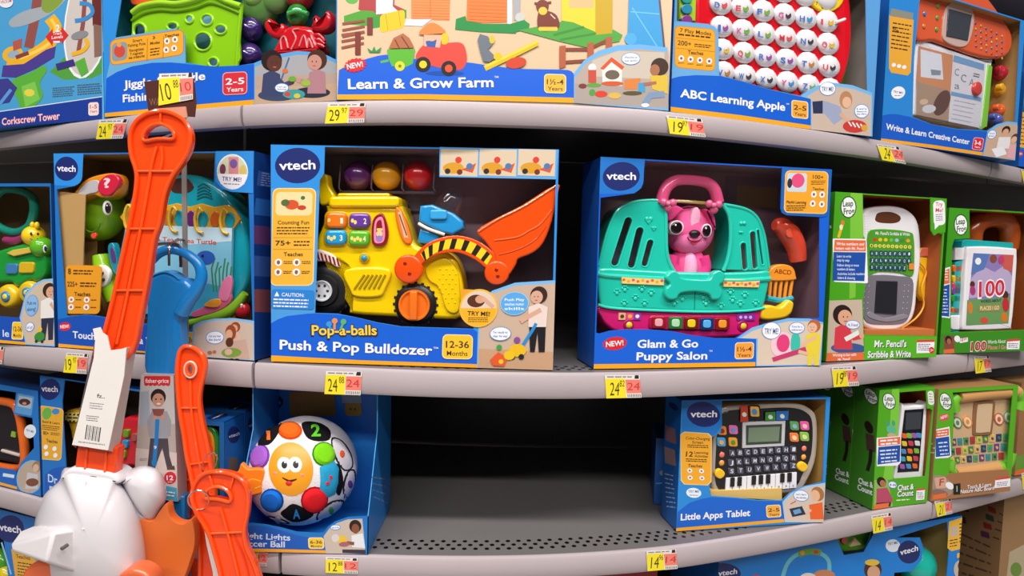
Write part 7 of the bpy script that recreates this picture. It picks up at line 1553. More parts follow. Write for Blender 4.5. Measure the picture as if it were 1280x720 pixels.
def left_boxes():
    C = Carton('boxed_toy_workbench', 'blue window box with a yellow striped toy cab and red base, behind the hanging toys', [(30, 471), (200, 486), (198, 658), (54, 622)], Z_BOT, 0.09)
    F = C.F
    op = [(64, 474), (194, 489), (193, 640), (150, 628), (120, 610), (100, 598), (78, 592), (70, 545), (64, 506)]
    C.window(op, '#2474c4', '#4a3830', '#174e98', '#3c3430')
    a = F.art(); a.poly(tabpts(30, 471, 64, 503, 12, .06), '#2474c4'); a.logo(46, 490, 13.5, 15); a.poly([(53, 597), (62, 590), (76, 588), (100, 597), (125, 612), (150, 628), (194, 641), (198, 658), (55, 622)], '#1c5cbc')
    a.text('Drill & Learn', 57, 606, 110, 622, 8, '#c8dcf4', .03) if False else a.text('Dr', 57.5, 605, 69, 608, 8.5, '#c8dcf4', .03)
    a.text('P', 61, 617, 66, 618, 7, '#c8dcf4', .03)
    a.rr(36.5, 514, 69, 580, 5, '#f0c878', .1, .06); a.rr(37.3, 515, 68.2, 579, 5, '#e8ac34', .1, .06); a.ell(46, 523, 6, 8, '#6cb04c'); a.ell(57, 520, 5, 4, '#3c8cd0')
    a.text('Build & Learn', 42, 535, 64, 537, 3.2, INK, .02); a.lines(42, 538, 65, 545, 3, INK, .4, .1); a.text('80+', 45, 550, 52, 550.6, 4.4, INK, .02); a.lines(54, 547, 66, 551, 2, INK, .4, .1); a.text('Teaches', 50, 559, 64, 560.6, 4, INK, .02)
    for x, y in ((50, 565), (61, 567), (52, 573), (63, 575)): a.ell(x, y, 2.6, 2.8, WHITE)
    a.build('front_print', C.root)
    toy = subroot('toy_workbench', C)
    mb = MB(); F.slab(mb, spline([(70, 518), (105, 519), (110, 524), (104, 552), (98, 558), (82, 557), (78, 545)], 3, True), .02, .06, '#d8a820', .005); F.slab(mb, [(68, 521), (108, 522), (107, 534), (70, 533)], .016, .03, '#e8d070', .001); b = mb.build('yellow_cab', M_PLAST, toy); a = Art(F, .0158)
    for k in range(7): a.poly([(70 + k * 5.4, 522), (73 + k * 5.4, 522), (71.5 + k * 5.4, 524.4), (69 + k * 5.4, 524.4)], '#241c1c'); a.poly([(71 + k * 5.2, 531), (74 + k * 5.2, 531), (72.5 + k * 5.2, 533), (70 + k * 5.2, 533)], '#241c1c')
    a.lines(73, 526, 92, 529, 1, '#403830', .6); a.build('stripe_print', b)
    mb = MB(); F.slab(mb, spline([(145, 528), (182, 530), (186, 560), (178, 590), (160, 588), (146, 596), (140, 580)], 3, True), .02, .06, '#d41c2c', .005); mb.build('red_base', M_PLAST, toy)
    for x, y, cc in ((153, 547, '#6ca020'), (152, 561, '#1c94c8'), (149, 574, '#8ca020'), (165, 552, '#b0504c')): mb = MB(); F.slab(mb, rrpts(x - 4, y - 5.5, x + 4, y + 5.5, 2.5), .0155, .021, cc, .002); mb.build('push_button', M_PLAST, toy)
    # drawing tablet box at the far left
    C = Carton('boxed_toy_drawing_pad', 'blue window box with an orange framed drawing pad at the left edge', [(-100, 470), (28, 478), (51, 621), (-66, 594)], Z_BOT, 0.09, yaw=-22, pivot='R')
    F = C.F; op = [(-80, 480), (-2, 484), (0, 516), (26, 519), (34, 560), (20, 580), (16, 596), (-60, 580)]
    C.window(op, '#2474c4', '#3c3430', '#174e98', '#343030')
    a = F.art(); a.rr(0.5, 486, 24, 515, 2, '#5c9cd4', .1); a.rr(3, 489, 22, 505, 1, '#a8bcc8', .1); a.ell(12, 497, 8, 5, '#4c2c2c'); a.ell(12, 499, 3, 2, '#d08c78'); a.ell(25.5, 538, 8, 9.5, '#e4ecf4'); a.text('TRY ME!', 20, 538, 31, 540, 3, '#3c5ca0', .02)
    a.ell(35, 597, 18, 21, '#7cb4e0'); a.ell(35, 597, 16.5, 19.5, '#bca898'); a.ell(41, 584, 6, 7, '#a47850'); a.ell(40, 586, 4, 5, '#d8b49c'); a.poly([(30, 592), (44, 594), (46, 612), (30, 612)], '#c8c8cc'); a.ell(38, 604, 8, 5, '#7c4c38')
    a.poly([(-66, 580), (16, 590), (19, 612), (-66, 594)], '#1c64c0'); a.lines(0, 593, 16, 601, 1, '#d8e8f8', .5, .12); strip(a, [(-66, 594), (20, 613)], 3); a.build('front_print', C.root)
    toy = subroot('toy_drawing_pad', C)
    mb = MB(); px_tube(mb, F, [(-60, 500), (-8, 500), (6, 512), (16, 540), (24, 572), (22, 585), (10, 588), (-20, 584), (-60, 575)], 4, .012, '#dc6420', 10, 4); mb.build('orange_frame', M_PLAST, toy)
    mb = MB(); F.slab(mb, [(-60, 502), (-4, 503), (10, 530), (20, 582), (-50, 572)], .016, .03, '#241c20', .001); F.slab(mb, [(1, 540), (6, 541), (7, 548), (1, 547)], .0145, .017, '#8cb838'); px_tube(mb, F, [(-6, 566), (18, 571)], 1.6, .014, '#c8b8b0', 8, 0); mb.build('drawing_screen', M_DARKSCR, toy)
    # row of three cartons end-on behind the hanging orange toys
    C = Carton('boxed_toy_arch', 'blue carton with a rainbow arch toy, front one of a row of three', [(214, 524), (276, 528), (281, 672), (222, 663)], Z_BOT, 0.055, yaw=-6, pivot='R')
    F = C.F; C.window([(222, 530), (270, 533), (274, 650), (228, 642)], '#2272c0', '#7c5c3c', '#1c62b0', '#4c3c38')
    a = C.side_face(False, [(276, 528), (296, 512), (299, 660), (281, 672)]); a.ell(286, 545, 6, 12, '#1c2a66'); a.text('vtech', 281, 550, 292, 545, 5, '#c8d0e8', .03); a.rr(282, 576, 291, 600, 1, '#6c5c50'); a.build('side_print', C.root)
    # print on the lid
    mb = MB(); dz = C.H + .0001
    mb.add([(math.cos(t) * .013 + .012, math.sin(t) * .018 + .026, dz) for t in [2 * math.pi * i / 20 for i in range(20)]], [tuple(range(20))], '#1c2a66')
    vs, fs = glyphs('vtech', .03); mb.add([(.014 - y * .005, .012 + x * .028, dz + .0001) for x, y in vs], fs, '#d8dcec'); mb.build('lid_print', M_PRINT, C.root)
    toy = subroot('toy_arch', C)
    for r, cc in ((20, '#2c9c3c'), (15, '#f0a01c'), (10, '#e8641c')): mb = MB(); px_tube(mb, F, [(249 - r, 620), (249 - r, 560), (249 - r * .7, 549 - r * .5), (249, 546 - r * .7), (249 + r * .7, 549 - r * .5), (249 + r, 560), (249 + r, 620)], 3.6, .01, cc, 10, 4); mb.build('arch_band', M_PLAST, toy)
    n = Vector((-math.sin(C.root.rotation_euler.z), math.cos(C.root.rotation_euler.z), 0))
    dup(C.root, C.root.location + n * 0.057, 'second blue carton of the row, between the rainbow arch box and the rear one'); dup(C.root, C.root.location + n * 0.114, 'rear blue carton of the row of three beside the plush ball box')
left_boxes()

def low_boxes():
    zb = Z_LOW
    C = Carton('boxed_toy_baby_set', 'wide blue box under the lower shelf at right with a teal toy', [(858, 700), (1216, 636), (1184, 900), (885, 990)], zb, 0.14, push=.07, Hmax=.365, proj=True)
    F = C.F
    op = [(1045, 668), (1095, 655), (1080, 690), (1055, 694)]
    op2 = [(1120, 672), (1184, 652), (1186, 690), (1180, 760), (1110, 780), (1118, 716), (1140, 714), (1152, 700), (1154, 684), (1150, 672)]
    C.window(op, '#1a80d8', '#c8a868', '#1a5cac', '#3c4858', opening2=op2)
    a = F.art(); a.logo(902, 717, 24, 13, -.15); a.ell(1116, 682, 9, 8, '#e4ecf4'); a.text('TRY ME!', 1109.5, 682, 1122.5, 679.5, 3.4, '#3c5ca0', .02); a.ell(1136, 690, 14, 14.5, '#1c2a66'); a.text('vtech', 1125, 694, 1147.5, 688, 7, '#f0f2fa', .03)
    a.line(spline([(978, 722), (984, 705), (995, 694), (1010, 690), (1026, 692), (1036, 702), (1036, 722)], 4), 5, '#6cc0d0'); a.line(spline([(998, 693), (1012, 689), (1026, 691)], 3), 8, '#6ca040'); a.ell(1003, 691, 3, 3, '#d8a030'); a.ell(1020, 690, 3, 2.4, '#c83c2c'); a.ell(1030, 720, 14, 8, '#c8845c'); a.ell(1010, 722, 10, 6, '#e4d8d0')
    a.ell(1091, 712, 11, 12, '#4c2c20'); a.ell(1092, 716, 8, 9, '#d8a484'); a.ell(1090, 703, 9, 4, '#e8c040'); a.ell(945, 722, 5, 4, '#d84c5c')
    a.poly([(1186, 652), (1213, 645), (1211, 682), (1207, 685), (1189, 689), (1184, 685)], '#f0b83c'); a.rr(1188, 658, 1197, 670, 1, '#c8b8a8', -.2); a.lines(1199, 652, 1210, 678, 6, INK, .35, -.2); a.lines(1187, 673, 1197, 684, 3, INK, .35, -.2); a.rr(1196, 690, 1212, 696, 1, '#f0b83c', -.2); a.ell(1200, 712, 8, 12, '#c8b8a8'); a.ell(1201, 707, 4, 5, '#4c342c'); a.build('front_print', C.root)
    toy = subroot('toy_baby_set', C)
    mb = MB(); ball(mb, F, 1146, 706, 21, .012, '#1cb4a0', .8); mb.build('teal_toy', M_PLAST, toy)
    mb = MB(); F.slab(mb, spline([(1046, 662), (1090, 655), (1084, 684), (1066, 690), (1050, 688)], 3, True), .02, .05, '#5cac2c', .006); F.slab(mb, [(1063, 684), (1069, 672), (1077, 681)], .016, .021, '#f0d0a0', .001); F.slab(mb, ellpts(1056, 676, 4, 4.6, 12), .016, .021, '#d8483c', .001); mb.build('green_toy', M_PLAST, toy)
    C = Carton('boxed_toy_brown', 'brown and green carton on the lowest deck at the bottom right corner', [(1268, 625), (1350, 600), (1320, 820), (1238, 850)], zb, 0.13, yaw=18, pivot='L', push=.08, Hmax=.365, proj=True)
    C.closed('#9c7850', '#94704c'); a = C.F.art(); a.poly([(1268, 625), (1350, 600), (1350, 622), (1262, 652)], '#4c9c28'); a.poly([(1262, 652), (1274, 648), (1250, 790), (1240, 800)], '#5aa834'); a.poly([(1262, 690), (1350, 650), (1350, 690), (1256, 740)], '#b8a888'); a.ell(1270, 712, 7, 9, '#6a8c3c'); a.build('front_print', C.root)
    a = C.side_face(True, [(1222, 640), (1268, 625), (1238, 850), (1205, 800)]); 
    for k in range(4): a.rr(1250 - k * 3, 652 + k * 13, 1257 - k * 3, 660 + k * 13, 1, ['#8c3428', '#3c4438', '#8c2c2c', '#5c2c50'][k], -.1); a.lines(1260 - k * 3, 654 + k * 13, 1266 - k * 3, 658 + k * 13, 1, '#4c3828')
    for k in range(3): a.rr(1232 - k * 3, 650 + k * 16, 1237 - k * 3, 658 + k * 16, 1, '#4a3c34', -.1)
    a.lines(1216, 700, 1250, 760, 5, '#5c4430', .2, .3); a.build('side_print', C.root)
    C = Carton('boxed_toy_green_pad', 'blue box with logo and yellow panel on the lowest deck at bottom left', [(-60, 624), (150, 672), (142, 980), (-40, 900)], zb, 0.15, push=.10, Hmax=.365, proj=True)
    F = C.F; C.window([(-50, 640), (2, 655), (8, 700), (14, 760), (-46, 740)], '#2474c4', '#3c4434', '#174e98', '#3c3c38')
    a = F.art(); a.logo(13, 661, 17, 17, .15); a.poly([(14, 686), (50, 694), (54, 760), (24, 756)], '#e0a83c'); a.text('Teaches', 20, 697, 38, 700, 4.6, INK, .02); a.lines(22, 703, 48, 722, 5, INK, .35, .15); a.line([(2, 678), (14, 718)], 2, '#8cc4f0'); a.build('front_print', C.root)
    mb = MB(); ball(mb, F, -2, 705, 16, .02, '#4c9c28', .6); ball(mb, F, 4, 722, 14, .02, '#d8c020', .6); mb.build('toy_green_pad', M_PLAST, C.root)
    C = Carton('boxed_toy_red', 'red carton whose top just shows under the lower shelf at centre', [(700, 722), (822, 714), (812, 960), (708, 975)], zb, 0.15, push=.05, Hmax=.355, proj=True); C.closed('#b02030', '#7c1824'); a = C.F.art(); a.poly([(775, 716), (822, 713), (822, 719), (775, 722)], '#d84050'); a.build('front_print', C.root)
low_boxes()
class Hang:
    """local frame facing the aisle for a thing hung in front of the shelves"""
    def __init__(s, name, label, cat, px, py, Y, group=None):
        s.Y = Y; s.loc = on_y(px, py, Y); s.root = thing(name, label, cat, s.loc, 0, group); s.e = EYE - s.loc; s.rect = None
    def P(s, px, py, d=0.0): return on_y(px, py, s.Y + d) - s.loc
    def S(s, px, py, d=0.0): return ((s.P(px + 4, py, d) - s.P(px - 4, py, d)).length) / 8
    slab = Face.slab
def hart(F, d):
    a = Art(F, d); a.clamp = False; return a
def dome(mb, F, pts, c, d, h, back, col, n=8):
    """rounded shell over a star-shaped outline: bulges h towards the viewer and back behind"""
    vs = []; fs = []; m = len(pts)
    def ring(t, dd):
        for x, y in pts: vs.append(F.P(c[0] + (x - c[0]) * t, c[1] + (y - c[1]) * t, dd))
    for k in range(n): a = math.pi / 2 * k / n; ring(math.cos(a), d - h * math.sin(a))
    for k in range(n - 1):
        for i in range(m): j = (i + 1) % m; fs.append((k * m + i, (k + 1) * m + i, (k + 1) * m + j, k * m + j))
    vs.append(F.P(c[0], c[1], d - h)); top = len(vs) - 1
    for i in range(m): fs.append(((n - 1) * m + i, top, (n - 1) * m + (i + 1) % m))
    b = len(vs)
    for k in range(1, n): a = math.pi / 2 * k / n; ring(math.cos(a), d + back * math.sin(a))
    for i in range(m): j = (i + 1) % m; fs.append((i, j, b + j, b + i))
    for k in range(n - 2):
        for i in range(m): j = (i + 1) % m; fs.append((b + k * m + i, b + k * m + j, b + (k + 1) * m + j, b + (k + 1) * m + i))
    fs.append(tuple(b + (n - 2) * m + i for i in range(m))); mb.add(vs, fs, col, True)
ORG = '#ff4a10'
def channel(name, H, left, right, loopc, ribs, slot, parent=None, th=.012, mids=((.33,), (.66,))):
    """orange ribbed handle: floor plate, raised rim, long ribs, cross ribs and a kidney slot"""
    out = spline(left + right, 4, True)
    mb = MB(); H.slab(mb, out, 0.004, th + .004, ORG, holes=[slot])
    px_tube(mb, H, out, 2.6, 0.002, '#ff5418', 8, 0, True); px_tube(mb, H, slot, 2.2, 0.001, '#ff5a1c', 8, 0, True)
    return mb
def kidney(cx, cy, rx, ry, rot=0):
    p = []; c, s = math.cos(math.radians(rot)), math.sin(math.radians(rot))
    for i in range(28):
        t = 2 * math.pi * i / 28; x = rx * math.cos(t); y = ry * math.sin(t); y += -0.25 * ry * (1 - (x / rx) ** 2) + (0.0 if y < 0 else -ry * .55 * (1 - (x / rx) ** 2))
        p.append((cx + x * c - y * s, cy + x * s + y * c))
    return p

# ---- clip strip with its hooks
def clip_strip():
    H = Hang('hanging_clip_strip', 'grey clip strip hanging from the top shelf lip with wire hooks for toys', 'display hook', 229, 140, .905)
    mb = MB(); H.slab(mb, [(226, 138), (232, 138), (235.5, 452), (229.5, 452)], -.001, .001, '#8c8684'); mb.build('strip_bar', M_SATIN, H.root)
    for pts, nm in (([(229, 170), (205, 172)], 0), ([(230, 300), (213, 306)], 1), ([(232, 440), (236, 447)], 2)):
        mb = MB(); a = H.P(*pts[0], 0); b = H.P(*pts[1], (-.088, -.04, -.055)[nm]); a.y -= .001
        mb.tube([a, a.lerp(b, .5) + Vector((0, 0, .004)), b, b + Vector((0, -.004, -.008 if nm else -.002)), b + Vector((0, -.004, -.03 if nm else -.004))], .0018, '#a8a29c', 8); mb.build('wire_hook', M_CHROME, H.root)
    mb = MB()   # U shaped wire that carries the blue toy
    mb.tube([H.P(*p, -.034) for p in spline([(191, 352), (192, 325), (194, 307), (214, 305), (224, 308), (226, 325), (226, 334)], 4)], .0022, '#8c827c', 8); mb.build('wire_loop', M_CHROME, H.root)
    # price holder at the head
    S = Hang('price_sign_holder', 'dark brown hanging sign holder clipped above the orange push toy handle', 'sign holder', 212, 147, .845)
    mb = MB(); S.slab(mb, [(180, 102), (198, 100), (242, 98), (245, 128), (243, 146), (186, 143)], 0, .002, '#4c241c'); mb.build('brown_plate', M_PRINT, S.root)
    a = hart(S, 0); a.text('WA', 187, 132, 201, 131, 9, '#7c5c48', .01); a.build('sign_print', S.root)
    mb = MB(); S.slab(mb, [(192, 136), (232, 133), (234, 147), (190, 147)], -.003, -.0005, '#d89478'); mb.build('pink_clip', M_SATIN, S.root)
clip_strip()

def duck_toy():
    H = Hang('push_toy_duck', 'white duck push toy with ribbed orange handle and white card sleeve', 'push toy', 205, 170, .808)
    left = [(200, 139), (184, 142), (170, 152), (163, 168), (164, 192), (170, 212), (171, 226), (168, 250), (160, 290), (151, 330), (141, 375), (131, 415), (124, 445), (150, 452), (166, 436)]
    right = [(175, 395), (184, 350), (192, 300), (199, 280), (205, 245), (214, 222), (228, 202), (236, 186), (238, 168), (231, 152), (216, 142)]
    slot = kidney(198, 171, 20, 13, -4)
    mb = channel('handle', H, left, right, None, None, slot)
    px_tube(mb, H, [(196, 183), (190, 205), (186, 230), (178, 275), (168, 325), (158, 375), (146, 430)], 1.8, .002, '#ff5a1c', 8)
    px_tube(mb, H, [(186, 213), (182, 250), (170, 300), (150, 400), (142, 435)], 1.0, .003, '#e83c08', 6)
    px_tube(mb, H, [(202, 183), (203, 200), (200, 214)], 1.4, .002, '#ff5a1c', 8); px_tube(mb, H, [(201, 141), (200, 157)], 1.4, .002, '#ff5a1c', 8)
    for p in ([(172, 214), (218, 214)], [(160, 286), (199, 286)], [(142, 363), (182, 363)]): px_tube(mb, H, p, 1.6, .002, '#ff5a1c', 8, 0)
    hd = mb.build('ribbed_handle', M_PLAST, H.root); hd['label'] = 'ribbed bright orange handle with a kidney shaped grip slot'
    # card sleeve
    mb = MB(); f = [(122, 424), (135, 440), (153, 434), (154, 437), (136, 563), (90, 556), (104, 500), (118, 432)]; fr = [(116, 411), (125, 409), (128, 416), (134, 420), (138, 438), (153, 436), (158, 434), (155, 470), (135, 563), (90, 556), (103, 505), (117, 448), (119, 425)]
    H.slab(mb, fr, -.014, -.0125, '#e8e2dc')
    A = [H.P(153, 436, -.014), H.P(171, 432, .018), H.P(148, 567, .018), H.P(135, 563, -.014)]; mb.add(A + [p + Vector((-.0012, .0006, 0)) for p in A], [(0, 3, 2, 1), (4, 5, 6, 7), (0, 1, 5, 4), (2, 3, 7, 6), (1, 2, 6, 5)], '#cfc6be')
    A = [H.P(119, 425, -.014), H.P(124, 430, .02), H.P(95, 560, .02), H.P(90, 556, -.014)]; mb.add(A, [(0, 1, 2, 3)], '#cfc6be')
    sl = mb.build('card_sleeve', M_CARD, H.root); a = hart(H, -.014)
    a.text('fz..', 121, 497, 131, 498, 5, '#3c3c40', .02)
    for k in range(9): a.line([(109 + k * 2.1, 531 + k * .4), (106.5 + k * 2.1, 549 + k * .4)], [1.3, .6, 1.0, .5][k % 4], '#2c2a2c')
    a.lines(112, 503, 130, 512, 3, '#8c8a8c', .3, .1); a.lines(108, 519, 124, 527, 3, '#6c6a6c', .3, .1); a.lines(98, 552, 132, 556, 1, '#9c9a9c', .3, .12); a.build('sleeve_print', sl)
    mb = MB(); H.slab(mb, [(97, 552), (147, 560), (143, 598), (92, 592)], .0, .016, ORG, .003); px_tube(mb, H, [(109, 560), (106, 592)], 1.6, -.001, '#ff5a1c', 8, 0); px_tube(mb, H, [(133, 562), (131, 594)], 1.6, -.001, '#ff5a1c', 8, 0); mb.build('orange_neck', M_PLAST, H.root)
    # duck body
    W = '#dcd6da'
    mb = MB(); out = spline([(78, 588), (88, 584), (117, 588), (141, 592), (148, 602), (158, 614), (171, 638), (179, 665), (183, 700), (181, 745), (150, 775), (90, 775), (52, 750), (44, 700), (42, 670), (45, 645), (56, 618), (74, 601)], 5, True)
    dome(mb, H, out, (112, 680), .02, .06, .02, W, 10); b = mb.build('duck_body', M_PLAST, H.root); b['label'] = 'glossy white moulded duck body'
    mb = MB(); H.slab(mb, spline([(77, 592), (90, 585), (118, 588), (141, 593), (149, 603), (140, 606), (110, 601), (82, 602), (74, 600)], 3, True), -.004, .03, W, .005); H.slab(mb, ellpts(115, 597, 6, 1.8, 12), -.0045, -.003, '#6c6468'); mb.build('neck_collar', M_PLAST, b)
    for p in ([(107, 600), (104, 625), (103, 655), (104, 662)],): mb = MB(); mb.tube([H.P(x, y, -.016 - .008 * i) for i, (x, y) in enumerate(p)], .0008, '#f4f0f2', 6); mb.build('mould_line', M_PLAST, b)
    # bill
    mb = MB(); V = [(12, 682, -.03), (24, 663, -.005), (46, 656, .0), (66, 665, -.055), (57, 703, -.065), (15, 690, -.035), (100, 661, -.03), (99, 718, -.03), (46, 690, .01)]
    P = [H.P(*v) for v in V]; mb.add(P, [(0, 1, 2, 3), (0, 3, 4, 5), (3, 6, 7, 4), (2, 6, 3), (5, 4, 7, 8), (1, 0, 5, 8, 2), (2, 8, 7, 6)], '#d8d2d4', True)
    o = mb.build('duck_bill', M_SATIN, H.root); md = o.modifiers.new('round', 'BEVEL'); md.width = .004; md.segments = 3
    mb = MB(); disc(mb, H, 77, 686, 2.4, -.0595, -.05, '#5c5458', .3); mb.build('screw_hole', M_SATIN, o)
    # wing / second lobe
    mb = MB(); out = spline([(150, 598), (162, 587), (180, 582), (197, 587), (206, 601), (208, 624), (200, 638), (191, 651), (180, 650), (166, 634), (154, 612)], 4, True); dome(mb, H, out, (180, 612), .03, .035, .015, W, 8); px_tube(mb, H, [(154, 604), (170, 597), (190, 600)], .6, .004, '#b8b0b4', 6); mb.build('duck_wing', M_PLAST, H.root)
    mb = MB(); dome(mb, H, spline([(148, 606), (165, 622), (178, 644), (188, 652), (178, 660), (168, 650)], 4, True), (168, 640), .03, .02, .01, '#c8c0c4', 6); mb.build('wing_edge', M_PLAST, H.root)
    # webbed foot
    mb = MB(); H.slab(mb, spline([(174, 650), (190, 651), (200, 638), (208, 630), (212, 645), (220, 653), (230, 655), (239, 650), (243, 665), (243, 682), (238, 700), (228, 726), (210, 748), (184, 742), (178, 700), (176, 670)], 4, True), .012, .026, '#d86a2c', .0012, steps=2); mb.build('webbed_foot', M_SATIN, H.root)
    mb = MB(); H.slab(mb, ellpts(54, 730, 30, 28, 24), -.02, .0, '#e86a3c', .006); H.slab(mb, ellpts(166, 738, 26, 26, 24), -.045, -.02, '#d8663c', .006); mb.build('orange_wheel', M_PLAST, H.root)
duck_toy()

def blue_toy():
    H = Hang('toy_blue_handle', 'blue plastic loop handled toy with a printed card showing a boy', 'toy', 210, 310, .862)
    B = '#1480cc'
    mb = MB(); px_tube(mb, H, [(190, 326), (200, 316), (216, 312), (234, 318), (248, 330), (252, 346), (246, 362), (234, 378), (226, 392)], [5, 6, 6, 6, 6.4, 7, 8, 9, 9], .012, B, 14, 5)
    out = spline([(184, 347), (194, 341), (205, 338), (214, 341), (222, 347), (232, 350), (240, 362), (236, 376), (226, 392), (223, 410), (223, 470), (181, 470), (181, 411), (182, 385), (179, 365)], 4, True)
    H.slab(mb, out, .006, .03, B, .008, steps=5); px_tube(mb, H, [(182, 352), (192, 344), (205, 340), (216, 343), (224, 349)], 1.2, .006, '#2c98dc', 8)
    for k in range(5): px_tube(mb, H, [(187 + k * 7.5, 400), (187 + k * 7.5, 466)], .5, .0062, '#1c88d4', 6, 0)
    h = mb.build('blue_handle', M_PLAST, H.root)
    mb = MB(); H.slab(mb, [(209, 620), (231, 620), (233, 770), (214, 770)], .004, .018, '#1878b8', .005); mb.build('blue_shaft', M_PLAST, H.root)
    mb = MB(); H.slab(mb, [(176, 468), (217, 469), (222, 627), (167, 620)], -.004, .022, '#b8b0ac'); A = [H.P(217, 469, -.004), H.P(223, 469, .022), H.P(228, 626, .022), H.P(222, 627, -.004)]; mb.add(A, [(0, 3, 2, 1)], '#9c9ca0'); c = mb.build('printed_card', M_PRINT, H.root); a = hart(H, -.0041)
    a.poly([(177, 469), (217, 470), (219, 530), (173, 530)], '#c8c4c4'); a.poly([(173, 530), (219, 530), (221, 590), (170, 586)], '#b8aca4'); a.poly([(176, 490), (186, 488), (188, 530), (174, 532)], '#a8b0bc'); a.poly([(170, 560), (221, 566), (222, 627), (167, 620)], '#d8c8c0'); a.poly([(202, 606), (221, 610), (222, 627), (202, 623)], '#48a8c8')
    a.text('12', 0, 0, 1, 0, .1, WHITE) if False else None
    a.rr(180, 470, 213, 480, 2, '#d8282c'); [a.ell(183 + k * 5.4, 480, 2.8, 2.4, '#d8282c') for k in range(6)]; a.text('fisher-price', 182, 478.5, 211, 478.5, 5.4, WHITE, .02)
    a.poly([(188, 520), (209, 520), (210, 550), (188, 550)], '#9ca0a8'); a.poly([(184, 526), (190, 514), (209, 514), (214, 526), (213, 545), (186, 545)], '#9c9ca4'); a.poly([(188, 548), (210, 548), (212, 570), (216, 584), (209, 586), (203, 560), (192, 590), (184, 588)], '#4c444c')
    a.ell(198, 496, 9.5, 10, '#2a1c18'); a.ell(198, 500, 7.4, 8.4, '#c89078'); a.ell(195, 499, 1, 1.1, '#2a1c18'); a.ell(201.5, 499, 1, 1.1, '#2a1c18'); a.ell(198.5, 504.6, 2.6, 1.1, '#f0e0d8'); a.poly([(190, 511), (206, 511), (203, 520), (193, 520)], '#8c4c44'); a.ell(194, 522, 3, 2.8, '#c89078'); a.ell(204, 521, 3, 2.8, '#c89078')
    a.line([(197, 524), (196, 545), (193, 578)], 5, '#1c80c8'); a.ell(193, 578, 3.4, 5, '#1c80c8'); a.text('9', 192.6, 561, 196, 561, 4, WHITE); a.poly([(209, 583), (218, 582), (219, 587), (209, 587)], '#5c4840'); a.poly([(183, 587), (192, 588), (191, 592), (183, 591)], '#5c4840')
    a.ell(213, 597, 7.6, 7.6, '#d0303c'); a.text('12', 208.6, 600, 217, 600, 6, WHITE, .03); a.lines(210, 601.5, 216, 603, 1, WHITE); a.lines(204, 613, 219, 621, 2, WHITE, .4, .15); a.lines(175, 572, 185, 576, 2, '#8c8480', .3); a.build('card_print', c)
blue_toy()

